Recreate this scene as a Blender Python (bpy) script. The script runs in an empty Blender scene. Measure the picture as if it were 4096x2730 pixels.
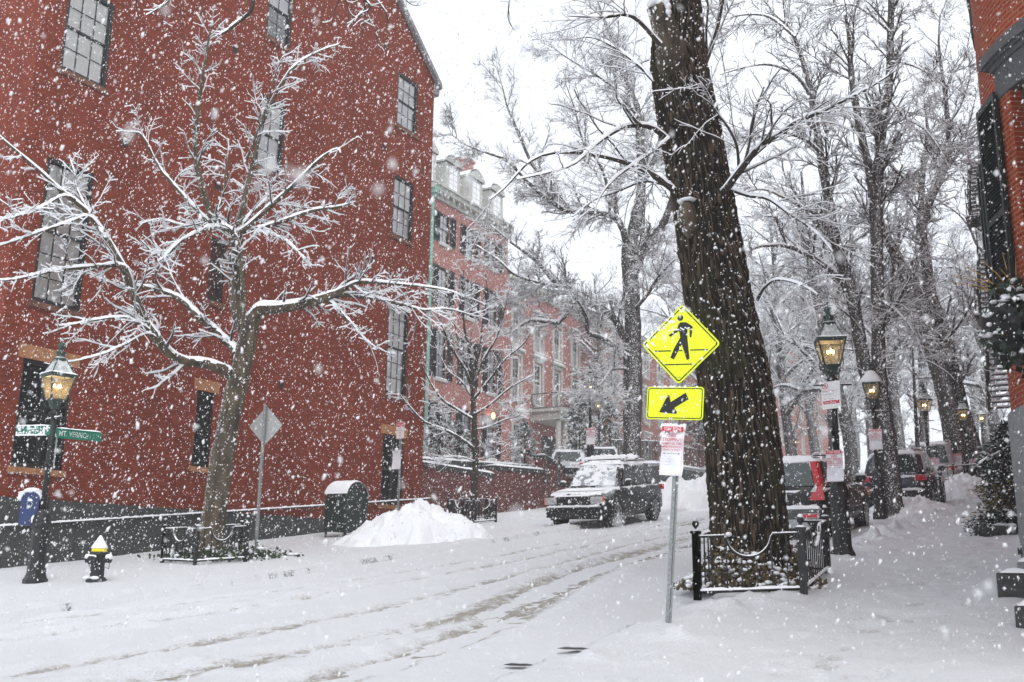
import bpy, math, random
import numpy as np
from mathutils import Vector, Matrix
rnd = random.Random(7); rng = np.random.default_rng(11)
S = bpy.context.scene; COL = S.collection; R = math.radians; PI = math.pi
GS, GH = .106, .12                       # street rises .106 per metre
CAMZ = 1.7
# ---------------------------------------------------------------- camera model
F = 3982.; KD = 4096/2353.
_p, _r, _y = R(12.7), R(.68), R(29.75)
def _axes():
    fw = np.array([0, math.cos(_p), math.sin(_p)]); up = np.array([0, -math.sin(_p), math.cos(_p)]); rt = np.array([1., 0, 0])
    c, s = math.cos(_r), math.sin(_r); r = c*rt+s*up; u = -s*rt+c*up
    c, s = math.cos(_y), math.sin(_y)
    rot = lambda d: np.array([d[0]*c-d[1]*s, d[0]*s+d[1]*c, d[2]])
    return rot(r), rot(u), rot(fw)
AR, AU, AF = _axes()
def ray(x, y):                            # photo pixel -> direction
    return AF+AR*((x-2048)/F)-AU*((y-1365)/F)
def G(x, y, dz=0.):                       # photo pixel -> point of the street slope
    d = ray(x*KD, y*KD); t = (CAMZ-GH-dz)/(GS*d[1]-d[2]); return Vector((d[0]*t, d[1]*t, CAMZ+t*d[2]))
def at(x, y, dist):                       # photo pixel at a horizontal distance
    d = ray(x, y); t = dist/math.hypot(d[0], d[1]); return Vector((d[0]*t, d[1]*t, CAMZ+t*d[2]))
def onX(x, y, X):
    d = ray(x, y); t = X/d[0]; return Vector((X, d[1]*t, CAMZ+t*d[2]))
def gz(x, y): return GH+GS*y

# ---------------------------------------------------------------- noise
def _hash(ix, iy, seed):
    h = (ix*374761393+iy*668265263+seed*1442695041) & 0xffffffff
    h = ((h ^ (h >> 13))*1274126177) & 0xffffffff
    return ((h ^ (h >> 16)) & 0xffff)/65535.
def vnoise(x, y, seed=0):
    x = np.asarray(x, float); y = np.asarray(y, float)
    ix = np.floor(x).astype(np.int64); iy = np.floor(y).astype(np.int64); fx = x-ix; fy = y-iy
    fx = fx*fx*(3-2*fx); fy = fy*fy*(3-2*fy)
    a = _hash(ix, iy, seed); b = _hash(ix+1, iy, seed); c = _hash(ix, iy+1, seed); d = _hash(ix+1, iy+1, seed)
    return (a*(1-fx)+b*fx)*(1-fy)+(c*(1-fx)+d*fx)*fy
def fbm(x, y, o=4, seed=0):
    s = 0; a = .5
    for i in range(o): s = s+a*vnoise(x*2**i, y*2**i, seed+i*17); a *= .5
    return s/(1-.5**o)-.5

# ---------------------------------------------------------------- materials
MT = {}
class NT:
    def __init__(s, name):
        s.m = bpy.data.materials.new(name); s.m.use_nodes = True; s.t = s.m.node_tree; s.t.nodes.clear()
        s.out = s.n('ShaderNodeOutputMaterial'); s.b = s.n('ShaderNodeBsdfPrincipled'); s.t.links.new(s.b.outputs[0], s.out.inputs[0])
        MT[name] = s.m
    def n(s, ty, **kw):
        n = s.t.nodes.new(ty)
        for k, v in kw.items(): setattr(n, k, v)
        return n
    def l(s, a, b): s.t.links.new(a, b)
    def val(s, sock, v):
        if hasattr(v, 'is_linked'): s.l(v, sock)
        elif isinstance(v, tuple) and len(v) == 3 and sock.type == 'RGBA': sock.default_value = (*v, 1)
        else: sock.default_value = v
    def math(s, op, a, b=0., c=None):
        n = s.n('ShaderNodeMath', operation=op); s.val(n.inputs[0], a); s.val(n.inputs[1], b)
        if c is not None: s.val(n.inputs[2], c)
        return n.outputs[0]
    def mix(s, f, a, b):
        n = s.n('ShaderNodeMix', data_type='RGBA'); s.val(n.inputs[0], f); s.val(n.inputs[6], a); s.val(n.inputs[7], b); return n.outputs[2]
    def noise(s, sc, det=4, vec=None, rough=.6):
        n = s.n('ShaderNodeTexNoise'); n.inputs['Scale'].default_value = sc; n.inputs['Detail'].default_value = det; n.inputs['Roughness'].default_value = rough
        if vec is not None: s.l(vec, n.inputs['Vector'])
        return n.outputs['Fac']
    def step(s, v, lo, hi):
        n = s.n('ShaderNodeMapRange'); n.interpolation_type = 'SMOOTHSTEP'; s.val(n.inputs[0], v); n.inputs[1].default_value = lo; n.inputs[2].default_value = hi; return n.outputs[0]
    def coord(s, scale=(1, 1, 1), kind='Object'):
        c = s.n('ShaderNodeTexCoord'); m = s.n('ShaderNodeMapping'); m.inputs['Scale'].default_value = scale; s.l(c.outputs[kind], m.inputs[0]); return m.outputs[0]
    def nz(s, d=(0, 0, 1)):
        g = s.n('ShaderNodeNewGeometry'); v = s.n('ShaderNodeVectorMath', operation='DOT_PRODUCT'); s.l(g.outputs['Normal'], v.inputs[0]); v.inputs[1].default_value = d; return v.outputs['Value']
    def bump(s, h, st=.3, dist=.02):
        n = s.n('ShaderNodeBump'); n.inputs['Strength'].default_value = st; n.inputs['Distance'].default_value = dist; s.l(h, n.inputs['Height']); s.l(n.outputs[0], s.b.inputs['Normal'])
SNOW = (.87, .885, .915)
def mat(name, col, rough=.7, metal=0., var=0., vs=3., snow=0., ss=5., wind=0., wd=(-.8, -.5, .1), bump=0., bs=20., spec=.5, coat=0., stretch=(1, 1, 1)):
    t = NT(name); co = t.coord(stretch); c = col; rg = rough
    if var:
        nn = t.noise(vs, 5, co); c = t.mix(t.step(nn, .3, .7), tuple(x*(1-var) for x in col), tuple(min(1, x*(1+var)) for x in col))
    f = None
    if snow:
        n1 = t.noise(ss, 5, t.coord()); f = t.step(t.math('ADD', t.nz(), t.math('MULTIPLY', t.math('SUBTRACT', n1, .5), 1.6)), 1.0-snow, 1.12-snow)
    if wind:
        n2 = t.noise(ss*1.7, 6, t.coord(), .7); w = t.step(t.math('ADD', t.math('MULTIPLY', t.nz(wd), .5), t.math('MULTIPLY', t.math('SUBTRACT', n2, .5), 1.8)), .75-wind, .85-wind)
        f = w if f is None else t.math('MAXIMUM', f, w)
    if f is not None:
        c = t.mix(f, c, SNOW); rg = t.math('ADD', t.math('MULTIPLY', f, .6-rough if rough < .6 else 0.), rough)
        if metal: metal = t.math('MULTIPLY', t.math('SUBTRACT', 1., f), metal)
    t.val(t.b.inputs['Base Color'], c); t.val(t.b.inputs['Roughness'], rg); t.val(t.b.inputs['Metallic'], metal)
    t.b.inputs['Specular IOR Level'].default_value = spec; t.b.inputs['Coat Weight'].default_value = coat
    if bump: t.bump(t.noise(bs, 6, co), bump)
    return t.m
def mats():
    # bricks: uv in metres
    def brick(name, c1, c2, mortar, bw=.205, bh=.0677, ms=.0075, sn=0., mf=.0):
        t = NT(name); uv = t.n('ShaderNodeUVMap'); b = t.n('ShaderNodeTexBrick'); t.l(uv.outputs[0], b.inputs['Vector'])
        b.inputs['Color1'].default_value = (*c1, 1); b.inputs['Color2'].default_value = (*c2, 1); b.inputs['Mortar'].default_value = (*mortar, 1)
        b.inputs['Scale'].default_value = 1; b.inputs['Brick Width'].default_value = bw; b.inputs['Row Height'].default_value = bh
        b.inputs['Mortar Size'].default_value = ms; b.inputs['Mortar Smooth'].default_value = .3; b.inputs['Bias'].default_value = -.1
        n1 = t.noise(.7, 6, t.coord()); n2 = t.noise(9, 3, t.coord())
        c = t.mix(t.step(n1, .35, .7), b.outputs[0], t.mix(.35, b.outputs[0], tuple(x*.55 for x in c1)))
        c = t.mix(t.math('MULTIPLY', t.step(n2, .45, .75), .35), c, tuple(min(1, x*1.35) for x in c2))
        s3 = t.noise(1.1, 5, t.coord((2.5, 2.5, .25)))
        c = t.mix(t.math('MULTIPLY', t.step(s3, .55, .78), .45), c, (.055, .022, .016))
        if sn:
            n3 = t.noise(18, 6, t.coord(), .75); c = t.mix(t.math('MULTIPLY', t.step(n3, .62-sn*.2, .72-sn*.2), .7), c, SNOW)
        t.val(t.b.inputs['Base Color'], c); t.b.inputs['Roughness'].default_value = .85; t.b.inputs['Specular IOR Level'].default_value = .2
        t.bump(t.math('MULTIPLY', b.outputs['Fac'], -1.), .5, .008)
    brick('brick_main', (.150, .020, .008), (.245, .040, .016), (.15, .055, .037))
    brick('brick_far', (.27, .065, .045), (.36, .10, .072), (.32, .19, .16), sn=.5)  # set-back houses: haze put into the paler brick colour, plus snow specks
    brick('brick_wall', (.11, .022, .015), (.18, .036, .024), (.12, .075, .065), sn=.35)
    brick('brick_near', (.26, .038, .014), (.35, .06, .024), (.36, .19, .12), ms=.010)
    mat('granite', (.045, .047, .047), .8, var=.35, vs=14, bump=.3, wind=.03, ss=9)
    mat('granite_light', (.24, .245, .25), .8, var=.2, vs=14, bump=.2)
    mat('stone_dark', (.085, .088, .092), .7, var=.3, vs=30, bump=.3, bs=60)
    mat('brownstone', (.34, .155, .065), .8, var=.22, vs=9, bump=.2)
    mat('sill_brown', (.14, .055, .03), .8, var=.3, vs=9, snow=.02)
    mat('lime', (.42, .42, .39), .85, var=.12, vs=6, snow=.12, wind=.05)
    mat('slate', (.12, .125, .13), .7, var=.3, vs=8, snow=.75, ss=1.5)
    mat('lead_trim', (.22, .22, .225), .8, var=.3, vs=20, snow=.3)
    mat('copper', (.22, .42, .35), .7, var=.2, wind=.05)
    mat('black_paint', (.006, .007, .008), .45, var=.3, vs=20, spec=.4)
    mat('black_iron', (.007, .008, .009), .5, var=.4, vs=30, wind=.06, ss=18)
    mat('sash_black', (.008, .009, .010), .5)
    mat('sash_white', (.6, .6, .58), .6)
    mat('shutter', (.007, .008, .009), .6, var=.4, vs=10, wind=.02, ss=14)
    mat('shutter_green', (.008, .018, .018), .5, var=.3, vs=10)
    mat('copper_lamp', (.035, .06, .052), .5, metal=.3, var=.3, vs=20, snow=.05, ss=12)
    mat('zinc', (.30, .315, .32), .45, metal=.55, var=.15, vs=30)
    mat('alu', (.36, .36, .355), .55, metal=.25, var=.06, vs=20)
    mat('alu_dark', (.10, .09, .085), .6, metal=.2, var=.2)
    mat('mail_green', (.012, .022, .018), .45, var=.4, vs=6, wind=.03, ss=10)
    mat('mail_blue', (.01, .028, .11), .4, var=.2)
    mat('hyd_black', (.008, .009, .010), .4, wind=.1, ss=14)
    mat('hyd_yellow', (.85, .72, .02), .5, snow=.2, ss=25)
    mat('sign_yellow', (.76, .86, .005), .5, wind=.0)
    mat('sign_black', (.005, .005, .005), .5)
    mat('sign_white', (.8, .8, .8), .5, var=.04)
    mat('paper', (.8, .8, .84), .6, var=.04)
    mat('sign_red', (.62, .012, .03), .5)
    mat('text_red', (.55, .01, .03), .6)
    mat('text_grey', (.35, .35, .42), .6)
    mat('sign_green', (.0, .14, .085), .45)
    mat('blind', (.9, .9, .86), .9, var=.05, vs=3, stretch=(12, 12, 1))
    mat('curtain', (.80, .81, .83), .9, var=.12, vs=3, stretch=(14, 14, 1))
    mat('dark_room', (.035, .038, .045), .9, var=.4, vs=2)
    mat('paint_black', (.006, .007, .009), .4, snow=.40, ss=3.2, wind=.05, wd=(.2, -.5, .85), coat=.12, spec=.3)
    mat('paint_grey', (.05, .052, .052), .25, snow=.42, ss=3.2, wind=.07, wd=(.2, -.6, .8), coat=.6)
    mat('paint_blue', (.012, .02, .04), .3, snow=.5, ss=3, wind=.14, wd=(.2, -.7, .7), coat=.4)
    mat('paint_white', (.5, .51, .52), .35, snow=.5, ss=3, wind=.2, wd=(.2, -.7, .7), coat=.4)
    mat('paint_maroon', (.09, .012, .014), .3, snow=.55, ss=3, wind=.1, coat=.4)
    mat('plastic', (.012, .012, .013), .6, var=.2, snow=.2, ss=9)
    mat('silver', (.38, .39, .4), .35, metal=.5, wind=.06, ss=12)
    mat('rim', (.40, .41, .42), .35, metal=.7)
    mat('tyre', (.008, .008, .009), .85, wind=.12, ss=12)
    mat('car_glass', (.02, .04, .035), .08, spec=.9, wind=.16, ss=2.6, wd=(.1, -.55, .8))
    mat('windscreen', (.30, .34, .38), .2, wind=.36, ss=2.4, wd=(.1, -.55, .8))
    mat('side_glass', (.012, .016, .016), .25, spec=.35, wind=.05, ss=5, wd=(.6, -.3, .7))
    mat('tail_red', (.55, .008, .02), .2, coat=.8, wind=.12, ss=9)
    mat('lens', (.5, .5, .5), .1, metal=.3, coat=1.)
    mat('amber', (.8, .16, .02), .2, coat=1.)
    mat('plate', (.72, .73, .76), .5, var=.1, vs=20)
    mat('bark', (.038, .031, .024), .95, var=.5, vs=9, wind=.09, ss=9, bump=.5, bs=14, stretch=(1, 1, .35))
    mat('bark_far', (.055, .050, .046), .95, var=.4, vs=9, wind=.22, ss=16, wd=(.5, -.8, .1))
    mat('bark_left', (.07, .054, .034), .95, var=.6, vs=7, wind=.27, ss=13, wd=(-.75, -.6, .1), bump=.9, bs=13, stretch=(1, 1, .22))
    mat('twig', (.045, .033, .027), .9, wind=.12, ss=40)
    mat('twig_far', (.16, .145, .14), .9, wind=.2, ss=30)  # distant twigs coloured paler, standing in for haze
    mat('leaf', (.03, .05, .018), .7, var=.5, vs=8)
    mat('leaf_dark', (.018, .034, .022), .7, var=.6, vs=5)
    mat('leaf_autumn', (.10, .07, .03), .8, var=.6, vs=30)
    mat('leaf_gold', (.32, .22, .03), .8, var=.3)
    mat('willow', (.38, .22, .06), .7, snow=.1)
    mat('red_berry', (.3, .02, .02), .5)
    t = NT('twig_snow'); d1 = t.n('ShaderNodeBsdfDiffuse'); d1.inputs[0].default_value = (.93, .94, .96, 1); d2 = t.n('ShaderNodeBsdfTranslucent'); d2.inputs[0].default_value = (.9, .92, .95, 1); mx = t.n('ShaderNodeMixShader'); mx.inputs[0].default_value = .42; t.l(d1.outputs[0], mx.inputs[1]); t.l(d2.outputs[0], mx.inputs[2]); t.l(mx.outputs[0], t.out.inputs[0])
    # raw snow
    t = NT('snow'); t.val(t.b.inputs['Base Color'], SNOW); t.b.inputs['Roughness'].default_value = .65; t.b.inputs['Specular IOR Level'].default_value = .25
    t.bump(t.noise(45, 5, t.coord()), .35, .01)
    t = NT('flake'); d1 = t.n('ShaderNodeBsdfDiffuse'); d1.inputs[0].default_value = (.96, .965, .97, 1); d2 = t.n('ShaderNodeBsdfTranslucent'); d2.inputs[0].default_value = (.97, .975, .98, 1); mx = t.n('ShaderNodeMixShader'); mx.inputs[0].default_value = .5; t.l(d1.outputs[0], mx.inputs[1]); t.l(d2.outputs[0], mx.inputs[2]); t.l(mx.outputs[0], t.out.inputs[0])
    # ground snow with real dirt; bare kerb and its shadow line painted dark on the mesh
    t = NT('ground_snow'); a = t.n('ShaderNodeAttribute', attribute_name='dirt_furrow'); sp = t.n('ShaderNodeSeparateColor'); t.l(a.outputs['Color'], sp.inputs[0])
    co = t.coord(); n1 = t.noise(26, 6, co, .75); n2 = t.noise(5, 5, t.coord((3, .6, 1))); n3 = t.noise(90, 3, co)
    d = t.step(t.math('ADD', sp.outputs[0], t.math('MULTIPLY', t.math('SUBTRACT', n1, .5), 1.3)), .25, .85)
    c = t.mix(d, SNOW, t.mix(n2, (.30, .285, .27), (.50, .45, .38)))
    sl = t.step(t.math('ADD', sp.outputs[2], t.math('MULTIPLY', t.math('SUBTRACT', n1, .5), 1.6)), .72, .95)
    c = t.mix(t.math('MULTIPLY', sl, .8), c, (.20, .145, .09))
    k = t.step(t.math('ADD', sp.outputs[1], t.math('MULTIPLY', t.math('SUBTRACT', n1, .5), 1.2)), .78, 1.1)
    c = t.mix(k, c, (.09, .075, .07))
    t.val(t.b.inputs['Base Color'], c); t.b.inputs['Roughness'].default_value = .6; t.b.inputs['Specular IOR Level'].default_value = .25
    t.bump(t.math('ADD', t.math('MULTIPLY', n1, .8), t.math('MULTIPLY', n3, .45)), 1., .05)
    t = NT('dirty_snow'); n1 = t.noise(3.5, 6, t.coord(), .7); n2 = t.noise(14, 6, t.coord(), .7)
    t.val(t.b.inputs['Base Color'], t.mix(t.step(n1, .58, .78), SNOW, (.50, .46, .38))); t.b.inputs['Roughness'].default_value = .7; t.bump(n2, .6, .04)
    # furrowed bark of the big elm: colour by furrow depth of the mesh
    t = NT('elm_bark'); co = t.coord((1, 1, .16)); n1 = t.noise(26, 6, co, .7); n2 = t.noise(1.6, 4, t.coord()); n4 = t.noise(60, 4, t.coord((1, 1, .3)))
    a = t.n('ShaderNodeAttribute', attribute_name='dirt_furrow'); sp = t.n('ShaderNodeSeparateColor'); t.l(a.outputs['Color'], sp.inputs[0])
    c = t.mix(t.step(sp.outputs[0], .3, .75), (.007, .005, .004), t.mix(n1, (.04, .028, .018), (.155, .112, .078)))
    c = t.mix(t.math('MULTIPLY', t.step(n2, .48, .68), .6), c, t.mix(n1, (.012, .014, .006), (.052, .056, .022)))
    n3 = t.noise(24, 6, t.coord(), .8)
    w = t.step(t.math('ADD', t.math('MULTIPLY', n3, 1.), t.math('MULTIPLY', t.nz((0, 0, 1)), .6)), .70, .74); c = t.mix(t.math('MULTIPLY', w, .9), c, SNOW)
    t.val(t.b.inputs['Base Color'], c); t.b.inputs['Roughness'].default_value = .95; t.b.inputs['Specular IOR Level'].default_value = .15; t.bump(t.math('ADD', n1, t.math('MULTIPLY', n4, .5)), 1., .02)
    # clear glass
    t = NT('glass'); tr = t.n('ShaderNodeBsdfTransparent'); tr.inputs[0].default_value = (1, 1, 1, 1); gl = t.n('ShaderNodeBsdfGlossy'); gl.inputs['Roughness'].default_value = .04
    fr = t.n('ShaderNodeFresnel'); fr.inputs[0].default_value = 1.5; mx = t.n('ShaderNodeMixShader'); t.l(t.math('ADD', t.math('MULTIPLY', fr.outputs[0], 1.9), .12), mx.inputs[0]); t.l(tr.outputs[0], mx.inputs[1]); t.l(gl.outputs[0], mx.inputs[2]); t.l(mx.outputs[0], t.out.inputs[0])
    # frosty lantern glass
    t = NT('lantern_glass'); tr = t.n('ShaderNodeBsdfTransparent'); tr.inputs[0].default_value = (.9, .88, .8, 1); df = t.n('ShaderNodeBsdfTranslucent'); df.inputs[0].default_value = (.62, .58, .45, 1)
    d2 = t.n('ShaderNodeBsdfDiffuse'); d2.inputs[0].default_value = (.55, .52, .42, 1); ad = t.n('ShaderNodeMixShader'); ad.inputs[0].default_value = .5; t.l(df.outputs[0], ad.inputs[1]); t.l(d2.outputs[0], ad.inputs[2])
    mx = t.n('ShaderNodeMixShader'); mx.inputs[0].default_value = .30; t.l(tr.outputs[0], mx.inputs[1]); t.l(ad.outputs[0], mx.inputs[2]); t.l(mx.outputs[0], t.out.inputs[0])
    t = NT('mantle'); t.val(t.b.inputs['Base Color'], (1, .7, .3)); t.b.inputs['Emission Color'].default_value = (1, .62, .2, 1); t.b.inputs['Emission Strength'].default_value = 16
    t = NT('lamp_orange'); t.val(t.b.inputs['Base Color'], (1, .5, .2)); t.b.inputs['Emission Color'].default_value = (1, .42, .1, 1); t.b.inputs['Emission Strength'].default_value = 7
mats()

# ---------------------------------------------------------------- mesh helpers
class MB:
    def __init__(s): s.v = []; s.f = []; s.m = []; s.sm = []
    def add(s, vs, fs, mi=0, sm=False):
        o = len(s.v); s.v += [tuple(p) for p in vs]
        for f in fs: s.f.append([i+o for i in f]); s.m.append(mi); s.sm.append(sm)
        return s
    def box(s, c, d, rz=0., mi=0, taper=1., M=None):
        hx, hy, hz = d[0]/2, d[1]/2, d[2]/2; vs = []
        for z, k in ((-hz, 1), (hz, taper)):
            for x, y in ((-hx, -hy), (hx, -hy), (hx, hy), (-hx, hy)): vs.append(Vector((x*k, y*k, z)))
        m = Matrix.Rotation(rz, 3, 'Z') if M is None else M
        vs = [m @ p+Vector(c) for p in vs]
        return s.add(vs, [(3, 2, 1, 0), (4, 5, 6, 7), (0, 1, 5, 4), (1, 2, 6, 5), (2, 3, 7, 6), (3, 0, 4, 7)], mi)
    def tube(s, pts, rs, n=8, mi=0, sm=True, cap=True):
        pts = [Vector(p) for p in pts]; rs = rs if hasattr(rs, '__len__') else [rs]*len(pts); o = []; prev = None
        for i, p in enumerate(pts):
            t = (pts[min(i+1, len(pts)-1)]-pts[max(i-1, 0)]).normalized()
            if prev is None:
                a = Vector((0, 0, 1)) if abs(t.z) < .9 else Vector((1, 0, 0)); u = t.cross(a).normalized()
            else: u = (prev-t*prev.dot(t)).normalized()
            prev = u; w = t.cross(u)
            o += [p+(u*math.cos(2*PI*k/n)+w*math.sin(2*PI*k/n))*rs[i] for k in range(n)]
        fs = [(i*n+k, i*n+(k+1) % n, (i+1)*n+(k+1) % n, (i+1)*n+k) for i in range(len(pts)-1) for k in range(n)]
        s.add(o, fs, mi, sm)
        if cap: b = len(s.v)-len(o); s.f += [[b+k for k in reversed(range(n))], [b+(len(pts)-1)*n+k for k in range(n)]]; s.m += [mi]*2; s.sm += [False]*2
        return s
    def lathe(s, prof, c=(0, 0, 0), n=16, mi=0, sm=True, ph=0.):
        c = Vector(c); vs = []
        for r, z in prof: vs += [c+Vector((r*math.cos(2*PI*k/n+ph), r*math.sin(2*PI*k/n+ph), z)) for k in range(n)]
        L = len(prof); fs = [(i*n+k, i*n+(k+1) % n, (i+1)*n+(k+1) % n, (i+1)*n+k) for i in range(L-1) for k in range(n)]
        fs += [tuple(reversed(range(n))), tuple((L-1)*n+k for k in range(n))]
        return s.add(vs, fs, mi, sm)
    def prism(s, poly, th, M, mi=0):          # poly in the xy of M, extruded along its z by th
        n = len(poly); vs = [M @ Vector((x, y, 0)) for x, y in poly]+[M @ Vector((x, y, th)) for x, y in poly]
        return s.add(vs, [tuple(reversed(range(n))), tuple(range(n, 2*n))]+[(i, (i+1) % n, (i+1) % n+n, i+n) for i in range(n)], mi)
    def blob(s, c, r, mi=0, n=7, m=5, j=.15, seed=0, flat=0.):   # lumpy snow cap
        rr = random.Random(seed+int(c[0]*97)+int(c[1]*31)); vs = []; c = Vector(c); ph = rr.random()*9
        for i in range(m+1):
            th = PI*i/m
            for k in range(n):
                a = 2*PI*k/n; q = 1+j*math.sin(a*2+ph+i)*math.sin(th)+rr.uniform(-j, j)*.5*math.sin(th)
                z = math.cos(th); z = z if z > 0 else z*(1-flat)
                vs.append(c+Vector((r[0]*math.sin(th)*math.cos(a)*q, r[1]*math.sin(th)*math.sin(a)*q, r[2]*z)))
        return s.add(vs, [(i*n+k, (i+1)*n+k, (i+1)*n+(k+1) % n, i*n+(k+1) % n) for i in range(m) for k in range(n)], mi, True)
    def build(s, name, mt, parent=None, loc=None):
        me = bpy.data.meshes.new(name); me.from_pydata(s.v, [], s.f)
        for m in (mt if isinstance(mt, (list, tuple)) else [mt]): me.materials.append(MT[m])
        if s.f:
            me.polygons.foreach_set('material_index', s.m); me.polygons.foreach_set('use_smooth', s.sm)
        uvmap(me); o = bpy.data.objects.new(name, me); COL.objects.link(o)
        if parent is not None: o.parent = parent
        if loc is not None: o.location = loc
        return o
def uvmap(me):
    nl = len(me.loops)
    if not nl: return
    co = np.empty(len(me.vertices)*3); me.vertices.foreach_get('co', co); co = co.reshape(-1, 3)
    li = np.empty(nl, int); me.loops.foreach_get('vertex_index', li)
    nn = np.empty(len(me.polygons)*3); me.polygons.foreach_get('normal', nn); nn = nn.reshape(-1, 3)
    lt = np.empty(len(me.polygons), int); me.polygons.foreach_get('loop_total', lt); n = np.repeat(nn, lt, 0); p = co[li]
    hx, hy = -n[:, 1], n[:, 0]; L = np.hypot(hx, hy); fl = L < .6; L[L < 1e-6] = 1
    u = p[:, 0]*hx/L+p[:, 1]*hy/L; v = p[:, 2].copy(); u[fl] = p[fl, 0]; v[fl] = p[fl, 1]
    uv = me.uv_layers.new(name='UVMap'); uv.data.foreach_set('uv', np.stack([u, v], 1).ravel())
def tag(o, label=None, cat=None, group=None, kind=None):
    for k, v in (('label', label), ('category', cat), ('group', group), ('kind', kind)):
        if v: o[k] = v
    return o
def thing(name, loc, rz, label, cat, group=None):
    o = bpy.data.objects.new(name, None); o.empty_display_size = .2; COL.objects.link(o); o.location = loc; o.rotation_euler = (0, 0, rz)
    return tag(o, label, cat, group)
def copy_thing(root, loc, rz, label, scale=None):
    r = root.copy(); COL.objects.link(r); r.location = loc; r.rotation_euler = (0, 0, rz); r['label'] = label
    if scale: r.scale = scale
    for ch in [o for o in bpy.data.objects if o.parent == root]:
        c = ch.copy(); COL.objects.link(c); c.parent = r
        for g in [o for o in bpy.data.objects if o.parent == ch]:
            d = g.copy(); COL.objects.link(d); d.parent = c
    return r
def text(parent, s, w, c, M, mt, h=None, name='lettering', bold=0.):   # lettering in the xy plane of M, centred at c, fitted to width w
    cu = bpy.data.curves.new('t', 'FONT'); cu.body = s; cu.size = 1; cu.align_x = 'CENTER'; cu.align_y = 'CENTER'; cu.offset = bold; cu.extrude = 0
    o = bpy.data.objects.new('t', cu); COL.objects.link(o); bpy.context.view_layer.update()
    me = bpy.data.meshes.new_from_object(o); bpy.data.objects.remove(o)
    co = np.array([v.co[:] for v in me.vertices]);
    if not len(co): return
    lo, hi = co.min(0), co.max(0); sx = w/(hi[0]-lo[0]); sy = sx if h is None else h/(hi[1]-lo[1]); mid = (lo+hi)/2
    for v in me.vertices: v.co = M @ Vector(((v.co[0]-mid[0])*sx+c[0], (v.co[1]-mid[1])*sy+c[1], .004))
    me.materials.clear(); me.materials.append(MT[mt]); q = bpy.data.objects.new(name, me); COL.objects.link(q); q.parent = parent
    return q
def frame_M(origin, normal, roll=0.):      # panel frame: x to the right as seen by a viewer facing it, y up, z = outward normal
    n = Vector(normal).normalized(); x = Vector((0, 0, 1)).cross(n).normalized(); y = n.cross(x)
    m = Matrix((x, y, n)).transposed().to_4x4() @ Matrix.Rotation(roll, 4, 'Z'); m.translation = Vector(origin); return m
def rrect(w, h, r, n=4):
    out = []
    for cx, cy, a0 in ((w/2-r, h/2-r, 0), (-w/2+r, h/2-r, 90), (-w/2+r, -h/2+r, 180), (w/2-r, -h/2+r, 270)):
        out += [(cx+r*math.cos(R(a0+90*i/n)), cy+r*math.sin(R(a0+90*i/n))) for i in range(n+1)]
    return out
def ring_poly(mb, outer, inner, th, M, mi=0):
    n = len(outer); vs = [M @ Vector((*p, th)) for p in outer]+[M @ Vector((*p, th)) for p in inner]
    mb.add(vs, [(i, (i+1) % n, (i+1) % n+n, i+n) for i in range(n)], mi)
def snow_line(mb, a, b, w, h, n=None, seed=0, mi=0):    # lumpy strip of snow lying on a rail
    a, b = Vector(a), Vector(b); L = (b-a).length; n = n or max(2, int(L/.07)); d = (b-a).normalized(); s = d.cross(Vector((0, 0, 1)))
    s = s.normalized() if s.length > .05 else Vector((1, 0, 0)); rr = random.Random(seed+int(a.x*100)+int(b.y*100)); vs = []
    for i in range(n+1):
        p = a.lerp(b, i/n); q = rr.uniform(.65, 1.25)*(.45 if i in (0, n) else 1); k = rr.uniform(.85, 1.15)
        vs += [p+s*(w/2*k*math.cos(PI*j/5))+Vector((0, 0, h*q*math.sin(PI*j/5)-.002)) for j in range(6)]
    mb.add(vs, [(i*6+j, i*6+j+1, (i+1)*6+j+1, (i+1)*6+j) for i in range(n) for j in range(5)]+[(0, 1, 2, 3, 4, 5), tuple(n*6+j for j in (5, 4, 3, 2, 1, 0))], mi, True)

# ---------------------------------------------------------------- the ground under the snow
KL, KR = -12.0, -3.95                      # kerb lines
def curve_x(pts):                          # photo polyline -> ground polyline (X,Y)
    return [(G(x, y).x, G(x, y).y) for x, y in pts]
TRACKS = [(curve_x([(-60, 1428), (300, 1388), (600, 1352), (900, 1308), (1200, 1258), (1620, 1186)]), .16, .5),
          (curve_x([(-60, 1466), (300, 1420), (600, 1378), (900, 1330), (1200, 1277), (1620, 1196)]), .22, 1.),
          (curve_x([(-60, 1545), (300, 1488), (620, 1432), (900, 1378), (1180, 1312), (1420, 1250), (1640, 1204)]), .24, .6),
          (curve_x([(100, 1575), (420, 1525), (800, 1462), (1080, 1395), (1260, 1322), (1430, 1268), (1640, 1215)]), .30, .7),
          (curve_x([(560, 1580), (800, 1530), (1020, 1462), (1180, 1395), (1285, 1338), (1400, 1290), (1640, 1232)]), .34, .9)]
TRACKS += [([(-9.6, 26), (-9.5, 60)], .3, .9), ([(-7.9, 26), (-7.8, 60)], .3, .9)]
def seg_dist(X, Y, pts):
    D = np.full(X.shape, 1e9)
    for (x0, y0), (x1, y1) in zip(pts[:-1], pts[1:]):
        dx, dy = x1-x0, y1-y0; t = np.clip(((X-x0)*dx+(Y-y0)*dy)/(dx*dx+dy*dy), 0, 1)
        D = np.minimum(D, np.hypot(X-x0-t*dx, Y-y0-t*dy))
    return D
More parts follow.
